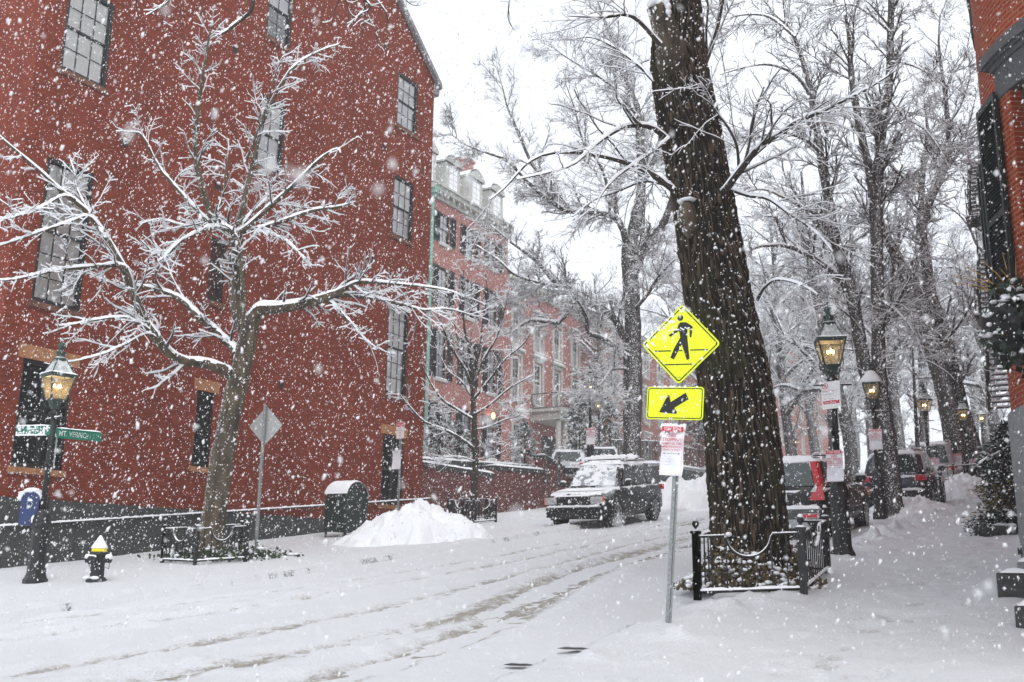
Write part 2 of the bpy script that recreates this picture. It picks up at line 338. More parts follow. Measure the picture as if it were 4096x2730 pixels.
def road_h(X, Y):
    wob = fbm(X*.6, Y*.25, 3, 3)*.16; d = np.zeros(X.shape); dirt_furrow = np.full(X.shape, .10); br = np.zeros(X.shape)
    z = GH-.07+GS*Y+fbm(X*1.1, Y*.7, 4, 5)*.05+fbm(X*9, Y*5, 3, 8)*.016
    for pts, w, k in TRACKS:
        q = seg_dist(X+wob, Y, pts); e = np.exp(-(q/w)**2); rim = np.exp(-((q-w*1.7)/(w*.6))**2)
        z = z-.085*k*e+.055*k*rim*(.3+vnoise(X*7, Y*4, 4)); tx = np.clip(fbm(X*14, Y*9, 3, 21)*1.3+.78, 0, 1)
        dirt_furrow = np.maximum(dirt_furrow, (.35+.65*k)*1.15*e*tx); d = np.maximum(d, e*k); br = np.maximum(br, k*e*np.clip(fbm(X*2.2, Y*.8, 4, 33)*2.4+.3, 0, 1)*1.05)
    z = z+.07*d*fbm(X*15, Y*10, 2, 9)
    near = np.exp(-((X+6.5)/2.)**2)*np.exp(-((Y-6.5)/2.)**2); z = z+near*np.maximum(fbm(X*3, Y*3, 3, 51), 0)*.16
    return z, dirt_furrow, np.zeros(X.shape), br
def walk_h(X, Y, side):
    z = GH+GS*Y+.015; dirt_furrow = np.zeros(X.shape); k = np.zeros(X.shape)
    if side < 0:
        z = z+fbm(X*.9, Y*.6, 4, 61)*.05+fbm(X*6, Y*6, 3, 62)*.012
        edge = KL+fbm(Y*1.3, Y*0, 3, 64)*.16; b = np.exp(-((X-edge+.35)/.28)**2); z = z+b*(.05+.10*np.maximum(fbm(X*3.5, Y*3.5, 3, 65), 0))
        z = np.where(X > edge, z-.10-(X-edge)*.2, z); k = np.where((X > edge-.03) & (X < edge+.045), np.clip(fbm(Y*1.2, X*0, 3, 66)*1.2+.66+.75*(vnoise(Y*7, X*0, 68)-.5), 0, .9), 0)
    else:
        edge = KR+fbm(Y*1.1, Y*0, 3, 74)*.20-.10*np.exp(-((Y-9.2)/1.)**2)
        lump = np.maximum(fbm(X*2.6, Y*2.6, 4, 71), -.05); berm = np.exp(-((X-edge-.55)/.42)**2)
        z = z+berm*(.02+.40*np.maximum(lump, 0))*(1+.9*np.exp(-((Y-21)/3.5)**2))+fbm(X*8, Y*8, 3, 72)*.022+fbm(X*1.5, Y*1.2, 3, 73)*.05
        path = np.exp(-((X+1.75)/.75)**2); z = z-path*(.04+.055*np.maximum(fbm(X*4.2, Y*2.8, 3, 75), 0)); dirt_furrow = path*np.clip(fbm(X*4.2, Y*2.8, 3, 75)*1.7+.05, 0, .5); foot = np.maximum(vnoise(X*5.5, Y*3.6, 79)-.62, 0)*np.exp(-((X+1.9)/1.2)**2); z = z-foot*.16
        z = np.where(X < edge, z-.14-(edge-X)*.2, z); k = np.where((X < edge+.02) & (X > edge-.045), np.clip(fbm(Y*.8, X*0, 3, 76)*2.5+.42+.5*(vnoise(Y*9, X*0, 78)-.5), 0, .9), 0)
        z = z+np.exp(-((X+.6)/.5)**2)*np.maximum(fbm(X*2, Y*1.6, 3, 78)+.12, 0)*.28*np.exp(-((Y-17)/5.)**2)
    return z, dirt_furrow, k, np.zeros(X.shape)
def road_z(x, y):
    a = np.array([float(x)]); b = np.array([float(y)])
    if KL < x < KR: return float(road_h(a, b)[0][0])
    return float(walk_h(a, b, -1 if x < -8 else 1)[0][0])
def grid_obj(name, xs, ys, fn, kind='structure'):
    X, Y = np.meshgrid(xs, ys); Z, D, K, B = fn(X, Y); nx, ny = len(xs), len(ys); co = np.stack([X, Y, Z], -1).reshape(-1, 3)
    i = np.arange(nx-1)[None]+np.arange(ny-1)[:, None]*nx; f = np.stack([i, i+1, i+nx+1, i+nx], -1).reshape(-1, 4)
    o = np_mesh(name, co, f, ['ground_snow'], None, True)
    at_ = o.data.color_attributes.new('dirt_furrow', 'FLOAT_COLOR', 'POINT'); c = np.stack([D, K, B, np.ones(D.shape)], -1).reshape(-1); at_.data.foreach_set('color', c)
    return tag(o, kind=kind)
def np_mesh(name, co, f, mts, mi=None, smooth=False, parent=None):
    me = bpy.data.meshes.new(name); me.vertices.add(len(co)); me.vertices.foreach_set('co', np.ascontiguousarray(co, dtype=np.float32).ravel())
    me.loops.add(f.size); me.loops.foreach_set('vertex_index', np.ascontiguousarray(f, dtype=np.int32).ravel())
    n, k = f.shape; me.polygons.add(n); me.polygons.foreach_set('loop_start', np.arange(0, n*k, k, dtype=np.int32)); me.polygons.foreach_set('loop_total', np.full(n, k, dtype=np.int32))
    for m in mts: me.materials.append(MT[m])
    if mi is not None: me.polygons.foreach_set('material_index', np.ascontiguousarray(mi, dtype=np.int32))
    me.polygons.foreach_set('use_smooth', np.full(n, smooth)); me.update(calc_edges=True); me.validate()
    o = bpy.data.objects.new(name, me); COL.objects.link(o)
    if parent is not None: o.parent = parent
    return o
def spaced(a, b, s0, g, smax):
    out = [a]; s = s0
    while out[-1] < b: out.append(out[-1]+s); s = min(s*g, smax)
    return np.array(out)
YS = spaced(2., 66., .045, 1.0022, .22)
grid_obj('road', np.arange(KL-.02, KR+.03, .04), YS, road_h)
grid_obj('sidewalk', np.arange(-19.6, KL+.24, .05), YS, lambda X, Y: walk_h(X, Y, -1))
grid_obj('sidewalk', np.arange(KR-.26, 1.6, .04), YS, lambda X, Y: walk_h(X, Y, 1))
def far_h(X, Y):
    y = np.minimum(Y, 150.); z = GH+GS*y-.12+np.maximum(Y-150, 0)*.01; z = np.where(Y < 0, GH+GS*Y*.3-.12, z); z = z-np.where((Y > 66), -.12, 0)
    return z, X*0, X*0, X*0
grid_obj('ground', np.concatenate([np.linspace(-600, -60, 12), np.linspace(-50, 40, 46), np.linspace(60, 500, 10)]), np.concatenate([np.linspace(-60, 0, 10), np.linspace(5, 160, 60), np.linspace(180, 700, 14)]), far_h)

# ---------------------------------------------------------------- walls with openings, windows
def P3(O, a, n, s, z, d=0.): return Vector(O)+Vector(a)*s+Vector(n)*d+Vector((0, 0, z))
def wall(mb, O, a, n, s0, s1, z0, z1, holes, rev=.12, mi=0, zf=None):
    ss = sorted({s0, s1, *[h[0] for h in holes], *[h[1] for h in holes]}); zs = sorted({z0, z1, *[h[2] for h in holes], *[h[3] for h in holes]})
    for i in range(len(ss)-1):
        for j in range(len(zs)-1):
            cs, cz = (ss[i]+ss[i+1])/2, (zs[j]+zs[j+1])/2
            if any(h[0] < cs < h[1] and h[2] < cz < h[3] for h in holes): continue
            mb.add([P3(O, a, n, ss[i], zs[j]), P3(O, a, n, ss[i+1], zs[j]), P3(O, a, n, ss[i+1], zs[j+1]), P3(O, a, n, ss[i], zs[j+1])], [(0, 1, 2, 3)], mi)
    for h in holes:
        q = [(h[0], h[2]), (h[1], h[2]), (h[1], h[3]), (h[0], h[3])]
        for k in range(4):
            (sa, za), (sb, zb) = q[k], q[(k+1) % 4]
            mb.add([P3(O, a, n, sa, za), P3(O, a, n, sb, zb), P3(O, a, n, sb, zb, -rev), P3(O, a, n, sa, za, -rev)], [(0, 1, 2, 3)], mi)
def pbox(mb, O, a, n, s0, s1, z0, z1, d0, d1, mi=0):
    a, n = Vector(a), Vector(n); vs = [P3(O, a, n, s, z, d) for d in (d0, d1) for z in (z0, z1) for s in (s0, s1)]
    mb.add(vs, [(0, 2, 3, 1), (4, 5, 7, 6), (0, 1, 5, 4), (2, 6, 7, 3), (0, 4, 6, 2), (1, 3, 7, 5)], mi)
def window(par, O, a, n, h, cols=3, rows=(2, 2), fm='sash_black', back='blind', fw=.075, rev=.12, detail=True, label=None):
    s0, s1, z0, z1 = h; m = MB(); e = .003
    pbox(m, O, a, n, s0+e, s0+fw, z0+e, z1-e, -rev, -rev+.09); pbox(m, O, a, n, s1-fw, s1-e, z0+e, z1-e, -rev, -rev+.09)
    pbox(m, O, a, n, s0+fw, s1-fw, z1-fw*1.2, z1-e, -rev, -rev+.088); pbox(m, O, a, n, s0+fw, s1-fw, z0+e, z0+fw, -rev, -rev+.1)
    w = m.build('window', fm, par); tag(w, label)
    a0, a1, b0, b1 = s0+fw, s1-fw, z0+fw, z1-fw*1.2; zm = (b0+b1)/2
    if detail:
        for (q0, q1, d, nr) in ((zm-.02, b1, -rev+.05, rows[0]), (b0, zm+.02, -rev+.02, rows[1])):
            k = MB(); t = .035
            pbox(k, O, a, n, a0, a0+t, q0, q1, d-.03, d); pbox(k, O, a, n, a1-t, a1, q0, q1, d-.03, d)
            pbox(k, O, a, n, a0+t, a1-t, q0, q0+t+.015, d-.03, d-.002); pbox(k, O, a, n, a0+t, a1-t, q1-t, q1, d-.03, d-.002)
            for i in range(1, cols): x = a0+(a1-a0)*i/cols; pbox(k, O, a, n, x-.011, x+.011, q0+t, q1-t, d-.025, d-.005)
            for i in range(1, nr): z = q0+(q1-q0)*i/nr; pbox(k, O, a, n, a0+t, a1-t, z-.011, z+.011, d-.024, d-.006)
            k.build('sash', fm, w)
            g = MB(); g.add([P3(O, a, n, a0, q0, d-.015), P3(O, a, n, a1, q0, d-.015), P3(O, a, n, a1, q1, d-.015), P3(O, a, n, a0, q1, d-.015)], [(0, 1, 2, 3)]); g.build('pane', 'glass', w)
    b = MB(); d = -rev-.006 if detail else -rev+.03
    if isinstance(back, tuple): parts = [(b0, zm, back[1]), (zm, b1, back[0])]
    else: parts = [(b0, b1, back)]
    for q0, q1, mt in parts:
        b = MB(); N = 24 if detail and mt in ('blind', 'curtain') else 1; vs = []
        for i in range(N+1):
            u = a0+(a1-a0)*i/N; dd = d+(.004*math.sin(i*1.9)+.002*math.sin(i*5.3) if N > 1 else 0); vs += [P3(O, a, n, u, q0, dd), P3(O, a, n, u, q1, dd)]
        b.add(vs, [(2*i, 2*i+2, 2*i+3, 2*i+1) for i in range(N)], 0, N > 1); b.build('curtain' if mt in ('blind', 'curtain') else 'pane', mt, w)
    return w
def louvres(par, O, a, n, h, mt='shutter', d=-.05, label=None, name='shutter'):
    s0, s1, z0, z1 = h; m = MB(); mid = (s0+s1)/2; halves = ((s0, mid-.004), (mid+.004, s1)) if s1-s0 > .8 else ((s0, s1),)
    for x0, x1 in halves:
        pbox(m, O, a, n, x0+.002, x0+.06, z0+.002, z1-.002, d-.03, d+.01); pbox(m, O, a, n, x1-.06, x1-.002, z0+.002, z1-.002, d-.03, d+.01)
        for z in (z0+.002, (z0+z1)/2-.04, z1-.092): pbox(m, O, a, n, x0+.06, x1-.06, z, z+.09, d-.03, d+.008)
        z = z0+.1
        while z < z1-.1:
            vs = [P3(O, a, n, x0+.06, z, d), P3(O, a, n, x1-.06, z, d), P3(O, a, n, x1-.06, z+.045, d-.028), P3(O, a, n, x0+.06, z+.045, d-.028)]; m.add(vs, [(0, 1, 2, 3), (3, 2, 1, 0)]); z += .05
        pbox(m, O, a, n, x0+.03, x1-.03, z0+.03, z1-.03, d-.06, d-.04)
    return tag(m.build(name, mt, par), label)
def sill_lintel(par, O, a, n, h, lintel=None, sill='sill_brown', lh=.24, snow=True):
    s0, s1, z0, z1 = h
    m = MB(); pbox(m, O, a, n, s0-.07, s1+.07, z0-.13, z0, -.11, .05); m.build('sill', sill, par)
    if snow:
        m = MB(); snow_line(m, P3(O, a, n, s0, z0, -.02), P3(O, a, n, s1, z0, -.02), .07, .035); m.build('snow_cap', 'snow', par)
    if lintel: m = MB(); pbox(m, O, a, n, s0-.13, s1+.13, z1+.003, z1+lh, -.10, .012); m.build('lintel', lintel, par)

# ---------------------------------------------------------------- big brick building on the left
WX = -19.4; O = (WX, 0, 0); A = (0, 1, 0); N = (1, 0, 0); Y0, Y1 = 12.35, 27.93; EZ = 19.2; PK = 25.4; YM = (Y0+Y1)/2
def left_building():
    b = thing('brick_house', (WX-6, YM, 1.2), 0, 'tall red brick house end wall with gable, filling the left side behind the snowy tree', 'building')
    L = Vector(b.location); o = (WX-L.x, -L.y, -L.z)       # local origin for wall maths
    big = lambda q: q
    W = [((12.95, 14.2, 12.7, 14.95), 3, (2, 2), ('blind', 'blind')), ((19.27, 20.31, 16.72, 18.85), 2, (2, 2), ('curtain', 'dark_room')), ((25.7, 26.92, 16.56, 18.56), 3, (2, 2), ('curtain', 'curtain')),
         ((12.94, 14.16, 7.18, 10.52), 3, (3, 3), ('blind', 'blind')), ((19.25, 20.3, 12.64, 14.85), 2, (2, 2), ('blind', 'curtain')), ((25.69, 26.88, 12.55, 14.72), 3, (2, 2), ('blind', 'curtain')),
         ((25.68, 26.82, 7.12, 10.3), 3, (3, 3), ('blind', 'blind'))]
    SH = [((12.93, 14.17, 3.6, 5.91), 'black louvred shutter behind the left gas lamp'), ((17.81, 18.4, 4.04, 5.98), 'narrow black louvred shutter left of the tree trunk'), ((25.67, 26.85, 3.55, 5.8), 'black louvred shutter behind the tow zone sign pole')]
    DK = (17.86, 18.42, 8.38, 10.1)
    holes = [w[0] for w in W]+[s[0] for s in SH]+[DK]
    m = MB(); bz = 2.93
    wall(m, o, A, N, Y0, Y1, bz, EZ, holes, .115)
    m.add([P3(o, A, N, Y0, EZ), P3(o, A, N, Y1, EZ), P3(o, A, N, YM, PK)], [(0, 1, 2)])
    D = 12.; o2 = Vector(o)+Vector((0, Y0, 0)); ax = (-1, 0, 0); ny = (0, -1, 0)
    lw = [(1.75, 2.95, 12.7, 14.9), (1.75, 2.95, 16.6, 18.6), (1.75, 2.95, 7.2, 10.4)]
    wall(m, o2, ax, ny, 0, D, 0, EZ, lw, .16)
    o3 = Vector(o)+Vector((0, Y1, 0)); wall(m, o3, ax, (0, 1, 0), 0, D, 1, EZ, [], .1); o4 = Vector(o)+Vector((-D, 0, 0)); wall(m, o4, A, (-1, 0, 0), Y0, Y1, 0, EZ, [], .1)
    m.build('wall', 'brick_main', b)
    for h, c, r, bk in W:
        window(b, o, A, N, h, c, r, back=bk, rev=.11, fw=.075); sill_lintel(b, o, A, N, h, snow=False)
    for h in lw: window(b, o2, ax, ny, h, 3, (2, 2), back='dark_room', rev=.15)
    for h, lb in SH:
        louvres(b, o, A, N, h, d=-.06, label=lb); sill_lintel(b, o, A, N, h, 'brownstone', 'brownstone', .3, snow=False)
    window(b, o, A, N, DK, 1, (1, 1), back='dark_room', rev=.12); sill_lintel(b, o, A, N, DK, snow=False)
    m = MB(); pbox(m, o, A, N, Y0-.05, Y1+.02, 0, bz-.003, -.4, .06); pbox(m, o, A, N, Y0-.05, Y1+.02, bz-.003, bz+.03, -.4, .045)
    z = bz-.9
    m.build('granite_base', 'granite', b)
    m = MB()
    for y in (14.6, 17.2, 19.9, 22.4, 25.1): pbox(m, o, A, N, y-.008, y+.008, .5, bz-.02, .06, .063)
    m.build('joint_line', 'black_paint', b)
    # roof: snow-dusted slate and raking trim
    m = MB()
    for s in (-1, 1):
        e = YM+s*(YM-Y0+.25); ez = EZ-.25*(PK-EZ)/(YM-Y0)
        vs = [P3(o, A, N, YM, PK+.1, .18), P3(o, A, N, e, ez+.1, .18), P3(o, A, N, e, ez+.1, -D-.2), P3(o, A, N, YM, PK+.1, -D-.2)]; vs += [v-Vector((0, 0, .12)) for v in vs]
        m.add(vs, [(0, 1, 2, 3), (7, 6, 5, 4), (0, 4, 5, 1), (1, 5, 6, 2), (3, 2, 6, 7)])
    m.build('roof', 'slate', b)
    m = MB()
    for s in (-1, 1):
        e = YM+s*(YM-Y0+.25); ez = EZ-.25*(PK-EZ)/(YM-Y0)
        vs = []
        for (yy, zz) in ((YM, PK), (e, ez)): vs += [P3(o, A, N, yy, zz+.10, .19), P3(o, A, N, yy, zz-.10, .19), P3(o, A, N, yy, zz-.12, .03), P3(o, A, N, yy, zz-.02, .03)]
        m.add(vs, [(0, 1, 5, 4), (1, 2, 6, 5), (2, 3, 7, 6), (4, 5, 6, 7)])
    pbox(m, o, A, N, Y1-.02, Y1+.26, EZ-.55, EZ-.12, -.6, .05)
    m.build('roof_trim', 'lead_trim', b)
    for (px, py) in ((285, 330), (540, 115), (645, 885), (855, 595), (883, 338), (500, 430), (885, 108)):
        p = onX(px*KD, py*KD, WX)-L; m = MB(); M = frame_M(p, (1, 0, 0)); st = [(.13*math.cos(PI*i/5) if i % 2 == 0 else .055*math.cos(PI*i/5), .13*math.sin(PI*i/5) if i % 2 == 0 else .055*math.sin(PI*i/5)) for i in range(10)]
        m.prism(st, .03, M); m.lathe([(.04, 0), (.035, .05), (.0, .06)], p, 8); m.build('wall_anchor', 'black_iron', b)
        m = MB(); m.blob(p+Vector((.03, 0, .10)), (.04, .07, .04)); m.build('snow_cap', 'snow', b)
    # handrail fixed to the wall
    h = thing('handrail', (WX+.1, 20, 3), 0, 'thin iron handrail with snow line along the foot of the red brick wall', 'handrail'); L = Vector(h.location); m = MB()
    a, c = Vector((WX+.14, Y0+.2, 2.37-.05)), Vector((WX+.14, Y1+.3, 3.98-.12)); d = c-a
    m.tube([a-L, c-L], .024, 8)
    m.build('rail', 'black_iron', h)
    m = MB()
    for i in range(9):
        p = a+d*(i+.5)/9-L; m.tube([p, p+Vector((-.02, 0, -.09)), p+Vector((-.15, 0, -.1))], .012, 6)
    m.build('bracket', 'black_iron', h); m = MB(); snow_line(m, a-L+Vector((0, 0, .02)), c-L+Vector((0, 0, .02)), .055, .04); m.build('snow_cap', 'snow', h)
    return b
left_building()

# ---------------------------------------------------------------- retaining wall, terrace and houses set back
def P(y, z, x=WX): return Vector((x, y, z))
def seg_wall(name, label, pts, th, x, mt, cap, cat='wall', base=lambda y: gz(0, y)-.3):
    """pts: (y, ztop) polyline; th thickness; coping and snow on it"""
    w = thing(name, (x, pts[0][0], base(pts[0][0])), 0, label, cat); L = Vector(w.location); m = MB(); c = MB(); s = MB()
    for (ya, za), (yb, zb) in zip(pts[:-1], pts[1:]):
        for mb, e0, e1, xa, xb in ((m, None, -.16, x-th, x), (c, -.16, 0, x-th-.06, x+.06)):
            vs = []
            for y, z in ((ya, za), (yb, zb)):
                lo = base(y) if e0 is None else z+e0; hi = z+e1-(.001 if e0 is None else 0); vs += [Vector((xa, y, lo))-L, Vector((xb, y, lo))-L, Vector((xb, y, hi))-L, Vector((xa, y, hi))-L]
            mb.add(vs, [(0, 1, 2, 3), (7, 6, 5, 4), (1, 5, 6, 2), (0, 3, 7, 4), (3, 2, 6, 7), (0, 4, 5, 1)])
        snow_line(s, Vector((x-th/2, ya, za))-L, Vector((x-th/2, yb, zb))-L, th+.12, .10, n=int(abs(yb-ya)/.15)+2)
    m.build('wall', mt, w); c.build('coping', cap, w); s.build('snow_cap', 'snow', w); return w
q = [onX(x, y, WX) for x, y in ((1675, 1846), (1975, 1896), (2179, 1886), (2149, 1825), (2330, 1872))]
za = onX(1675, 1846, WX).z; zb = onX(1975, 1896, WX).z
ys = [v.y for v in q]
seg_wall('retaining_wall', 'low red brick retaining wall with stone coping, right of the big brick building', [(Y1+.02, q[0].z), (q[1].y, q[1].z)], .45, WX, 'brick_wall', 'granite')
seg_wall('retaining_wall', 'second stretch of brick retaining wall behind the black SUV', [(q[1].y+.02, q[1].z+.32), (q[2].y-.1, q[2].z+.05)], .45, WX-.003, 'brick_wall', 'granite')
seg_wall('retaining_wall', 'taller end of the brick retaining wall below the parked cars', [(q[2].y-.08, q[3].z+.1), (40.4, 5.45+.15)], .45, WX+.02, 'brick_wall', 'granite')
pr = thing('wall_pier', (WX+.02, 40.7, gz(0, 40.7)-.2), 0, 'square dark granite pier ending the brick retaining wall', 'pier'); m = MB(); m.box((-.1, 0, .8), (.6, .5, 1.75)); m.build('shaft', 'granite', pr); m = MB(); m.box((-.1, 0, 1.73), (.7, .6, .14)); m.build('cap', 'granite', pr); m = MB(); m.blob((-.1, 0, 1.79), (.33, .3, .16), flat=.95); m.build('snow_cap', 'snow', pr)
seg_wall('ramp_wall', 'dark ramp parapet with snowy coping behind the young tree', [(Y1+.1, 5.42), (41.2, 6.2)], .3, WX-2.2, 'granite', 'granite', base=lambda y: 4.2+.02*y)
gw = seg_wall('granite_wall', 'long dark granite wall behind the black SUV carrying an iron fence', [(44., 6.5), (50., 7.1), (57., 7.35), (64., 8.3)], .5, WX, 'granite', 'granite_light')
def tube_fence(name, label, pts, hgt, step, bar=.018, cat='fence', group=None, mt='black_iron', post=.05, snow=True, finial=True, dip=False):
    f = thing(name, pts[0], 0, label, cat, group); L = Vector(f.location); r = MB(); b = MB(); s = MB()
    for i, p in enumerate(pts):
        p = Vector(p)-L; pm = MB(); pm.box(p+Vector((0, 0, hgt*.53)), (post, post, hgt*1.06)); pm.box(p+Vector((0, 0, hgt*1.07)), (post*1.35, post*1.35, .035))
        if finial: pm.lathe([(.0, 0), (.02, .005), (.014, .025), (.012, .035), (.035, .06), (.042, .085), (.034, .11), (.012, .128), (.0, .134)], p+Vector((0, 0, hgt*1.07+.015)), 12)
        pm.build('post', mt, f)
        if snow: s.blob(p+Vector((0, 0, hgt*1.07+(.145 if finial else .02))), (.03, .03, .03)); s.blob(p+Vector((0, 0, hgt*1.07+.015)), (post*.75, post*.75, .03), flat=.9)
    for a, c in zip(pts[:-1], pts[1:]):
        a = Vector(a)-L; c = Vector(c)-L; d = c-a; n = max(2, int(round(d.length/step))); H = [hgt]*(n*3+1)
        up = Vector((0, 0, 1)); K = 48
        def top(t):
            if not dip: return hgt
            u = (t-.5)/.21
            return hgt-.25*math.sqrt(max(0, 1-u*u)) if abs(u) < 1 else hgt
        prev = None; pts_t = [a+d*(k/K)+up*top(k/K) for k in range(K+1)] if dip else [a+up*hgt, c+up*hgt]
        r.tube(pts_t, .016 if dip else bar*.9, 6); r.tube([a+up*.09, c+up*.09], .018, 6)
        for i in range(1, n):
            t = i/n; p = a+d*t; r0 = b; r0.box(p+up*((top(t)+.09)/2), (bar, bar, top(t)-.09))
        if snow:
            if dip:
                for k in range(0, K): snow_line(s, pts_t[k]+up*.012, pts_t[k+1]+up*.012, .042, .034, n=1, seed=k)
            else: snow_line(s, a+up*(hgt+.015), c+up*(hgt+.015), .045, .035)
            snow_line(s, a+up*.105, c+up*.105, .045, .03)
    r.build('rail', mt, f); b.build('bars', mt, f)
    if snow: s.build('snow_cap', 'snow', f)
    return f
tube_fence('iron_fence', 'tall black iron fence standing on the granite wall behind the SUV', [(WX-.25, y, z+.02) for y, z in ((44.1, 6.5), (47, 6.8), (50., 7.1), (53.5, 7.22), (57., 7.35), (60.5, 7.82), (63.9, 8.28))], 1.15, .19, bar=.034)
# terrace
m = MB(); m.add([(WX-.4, 28.1, 4.4), (WX-.4, 41, 5.3), (WX-.4, 64.2, 7.0), (WX-.4, 120, 12.6), (-29, 120, 12.6), (-29, 64, 7.3), (-29, 41, 5.9), (-29, 28.1, 4.6)], [(0, 7, 6, 1), (1, 6, 5, 2), (2, 5, 4, 3)])
m2 = m; tag(m.build('path', 'snow'), kind='structure')
HX = -29.
def house(name, label, y0, y1, zb, zt, wins, mt, style, extra=None, depth=12, x=HX):
    b = thing(name, (x-depth/2, (y0+y1)/2, zb), 0, label, 'building'); L = Vector(b.location); o = (x-L.x, -L.y, -L.z); m = MB()
    wall(m, o, A, N, y0, y1, zb, zt, [w[0] for w in wins], .15)
    wall(m, Vector(o)+Vector((0, y0, 0)), (-1, 0, 0), (0, -1, 0), 0, depth, zb, zt, [], .1); wall(m, Vector(o)+Vector((0, y1, 0)), (-1, 0, 0), (0, 1, 0), 0, depth, zb, zt, [], .1); m.build('wall', mt, b)
    for h, st in wins:
        window(b, o, A, N, h, 2, (2, 2), fm='sash_white' if st != 'sh' else 'sash_black', back=('dark_room', 'curtain') if st != 'sh' else 'curtain', rev=.14, fw=.07)
        m = MB(); pbox(m, o, A, N, h[0]-.1, h[1]+.1, h[2]-.16, h[2], -.1, .08); m.build('sill', 'lime', b); m = MB(); snow_line(m, P3(o, A, N, h[0]-.05, h[2], .03), P3(o, A, N, h[1]+.05, h[2], .03), .1, .05); m.build('snow_cap', 'snow', b)
        if st == 'sh':
            for sd in (0, 1):
                s0 = h[0]-.56 if sd == 0 else h[1]+.02; louvres(b, o, A, N, (s0, s0+.54, h[2], h[3]), d=.06)
        if st == 'st':
            m = MB(); pbox(m, o, A, N, h[0]-.24, h[0]-.002, h[2], h[3]+.1, -.1, .05); pbox(m, o, A, N, h[1]+.002, h[1]+.24, h[2], h[3]+.1, -.1, .05); pbox(m, o, A, N, h[0]-.24, h[1]+.24, h[3]+.1, h[3]+.34, -.1, .055); pbox(m, o, A, N, h[0]-.36, h[1]+.36, h[3]+.34, h[3]+.46, -.1, .2); m.build('window_surround', 'lime', b)
            m = MB(); snow_line(m, P3(o, A, N, h[0]-.36, h[3]+.46, .1), P3(o, A, N, h[1]+.36, h[3]+.46, .1), .2, .07); m.build('snow_cap', 'snow', b)
    m = MB(); pbox(m, o, A, N, y0+.003, y1-.003, zt, zt+.35, -.5, .12); pbox(m, o, A, N, y0+.003, y1-.003, zt+.35, zt+.6, -.6, .38)
    for i in range(int((y1-y0)/.6)): pbox(m, o, A, N, y0+.2+i*.6, y0+.36+i*.6, zt+.14, zt+.347, .12, .32)
    m.build('cornice', 'lime', b)
    m = MB(); z = zt+.6
    vs = [P3(o, A, N, y0, z, .42), P3(o, A, N, y1, z, .42), P3(o, A, N, y1, z+3.2, -depth*.45), P3(o, A, N, y0, z+3.2, -depth*.45), P3(o, A, N, y0, z, -depth), P3(o, A, N, y1, z, -depth)]
    m.add(vs, [(0, 1, 2, 3), (3, 2, 5, 4), (0, 3, 4), (1, 5, 2)]); m.build('roof', 'slate', b)
    if extra: extra(b, o, zt)
    return b
def ex2(b, o, zt):
    m = MB(); y = 41.75; pts = [P3(o, A, N, y, zt+.45, .3), P3(o, A, N, y, zt+.1, .15), P3(o, A, N, y, 11.2, .12), P3(o, A, N, y, 6., .12)]; m.tube(pts, .085, 8); m.box(P3(o, A, N, y, zt+.3, .22), (.35, .35, .4))
    for z in (9, 12.2, 15.5, 18.6): m.box(P3(o, A, N, y, z, .08), (.16, .3, .06))
    m.build('downpipe', 'copper', b); m = MB(); pbox(m, o, A, N, 41.5, 50., zt+.6, zt+.72, .25, .5); m.build('gutter', 'lime', b)
    for i, yc in enumerate((41.7, 44.15, 46.6, 49.)):     # dormers
        z0 = zt+.75; d0 = -.2; m = MB(); pbox(m, o, A, N, yc-.75, yc+.75, z0-.3, z0+1.9, -3.2, d0)
        n = 9; prof = [(yc+.85*math.cos(PI*k/n), z0+1.9+(.42*math.sin(PI*k/n) if i % 2 else .6*(1-abs(1-2*k/n)))) for k in range(n+1)]
        vs = [P3(o, A, N, y, z, d0+.12) for y, z in prof]+[P3(o, A, N, y, z, -3.3) for y, z in prof]; m.add(vs, [tuple(range(n+1))]+[(k, k+n+1, k+n+2, k+1) for k in range(n)]); dm = m.build('dormer', 'lime', b)
        m = MB(); pbox(m, o, A, N, yc-.42, yc+.42, z0+.25, z0+1.75, d0, d0+.02); m.build('window', 'curtain', dm)
        m = MB(); 
        for u in (-.42, -.01, .40): pbox(m, o, A, N, yc+u, yc+u+.03, z0+.25, z0+1.75, d0+.02, d0+.045)
        for u in (.25, .7, 1.0, 1.35, 1.72): pbox(m, o, A, N, yc-.42, yc+.42, z0+u, z0+u+.03, d0+.02, d0+.043)
        m.build('sash', 'sash_white', dm)
        m = MB(); vs = []
        for k in range(n+1): y, z = prof[k]; vs += [P3(o, A, N, y, z+.1, d0+.1), P3(o, A, N, y, z+.1, -3.2)]
        m.add(vs, [(2*k, 2*k+1, 2*k+3, 2*k+2) for k in range(n)], 0, True); m.build('snow_cap', 'snow', dm)
    for yc in (44.9, 49.6): m = MB(); pbox(m, o, A, N, yc-.5, yc+.5, zt+1., zt+5.4, -3.9, -2.6); pbox(m, o, A, N, yc-.58, yc+.58, zt+5.4, zt+5.6, -4., -2.5); m.build('chimney', 'brick_far', b)
w2 = []
for yc in (43.15, 45.8, 48.4):
    for z0, z1 in ((18.75, 20.45), (15.2, 17.4), (11.3, 13.9), (7.6, 10.)): w2.append(((yc-.5, yc+.5, z0, z1), 'sh'))
house('brick_townhouse', 'brick townhouse with dark shutters and green downpipe beside the big brick wall', 41.45, 50.1, 4.6, 21.1, w2, 'brick_far', 0, ex2)
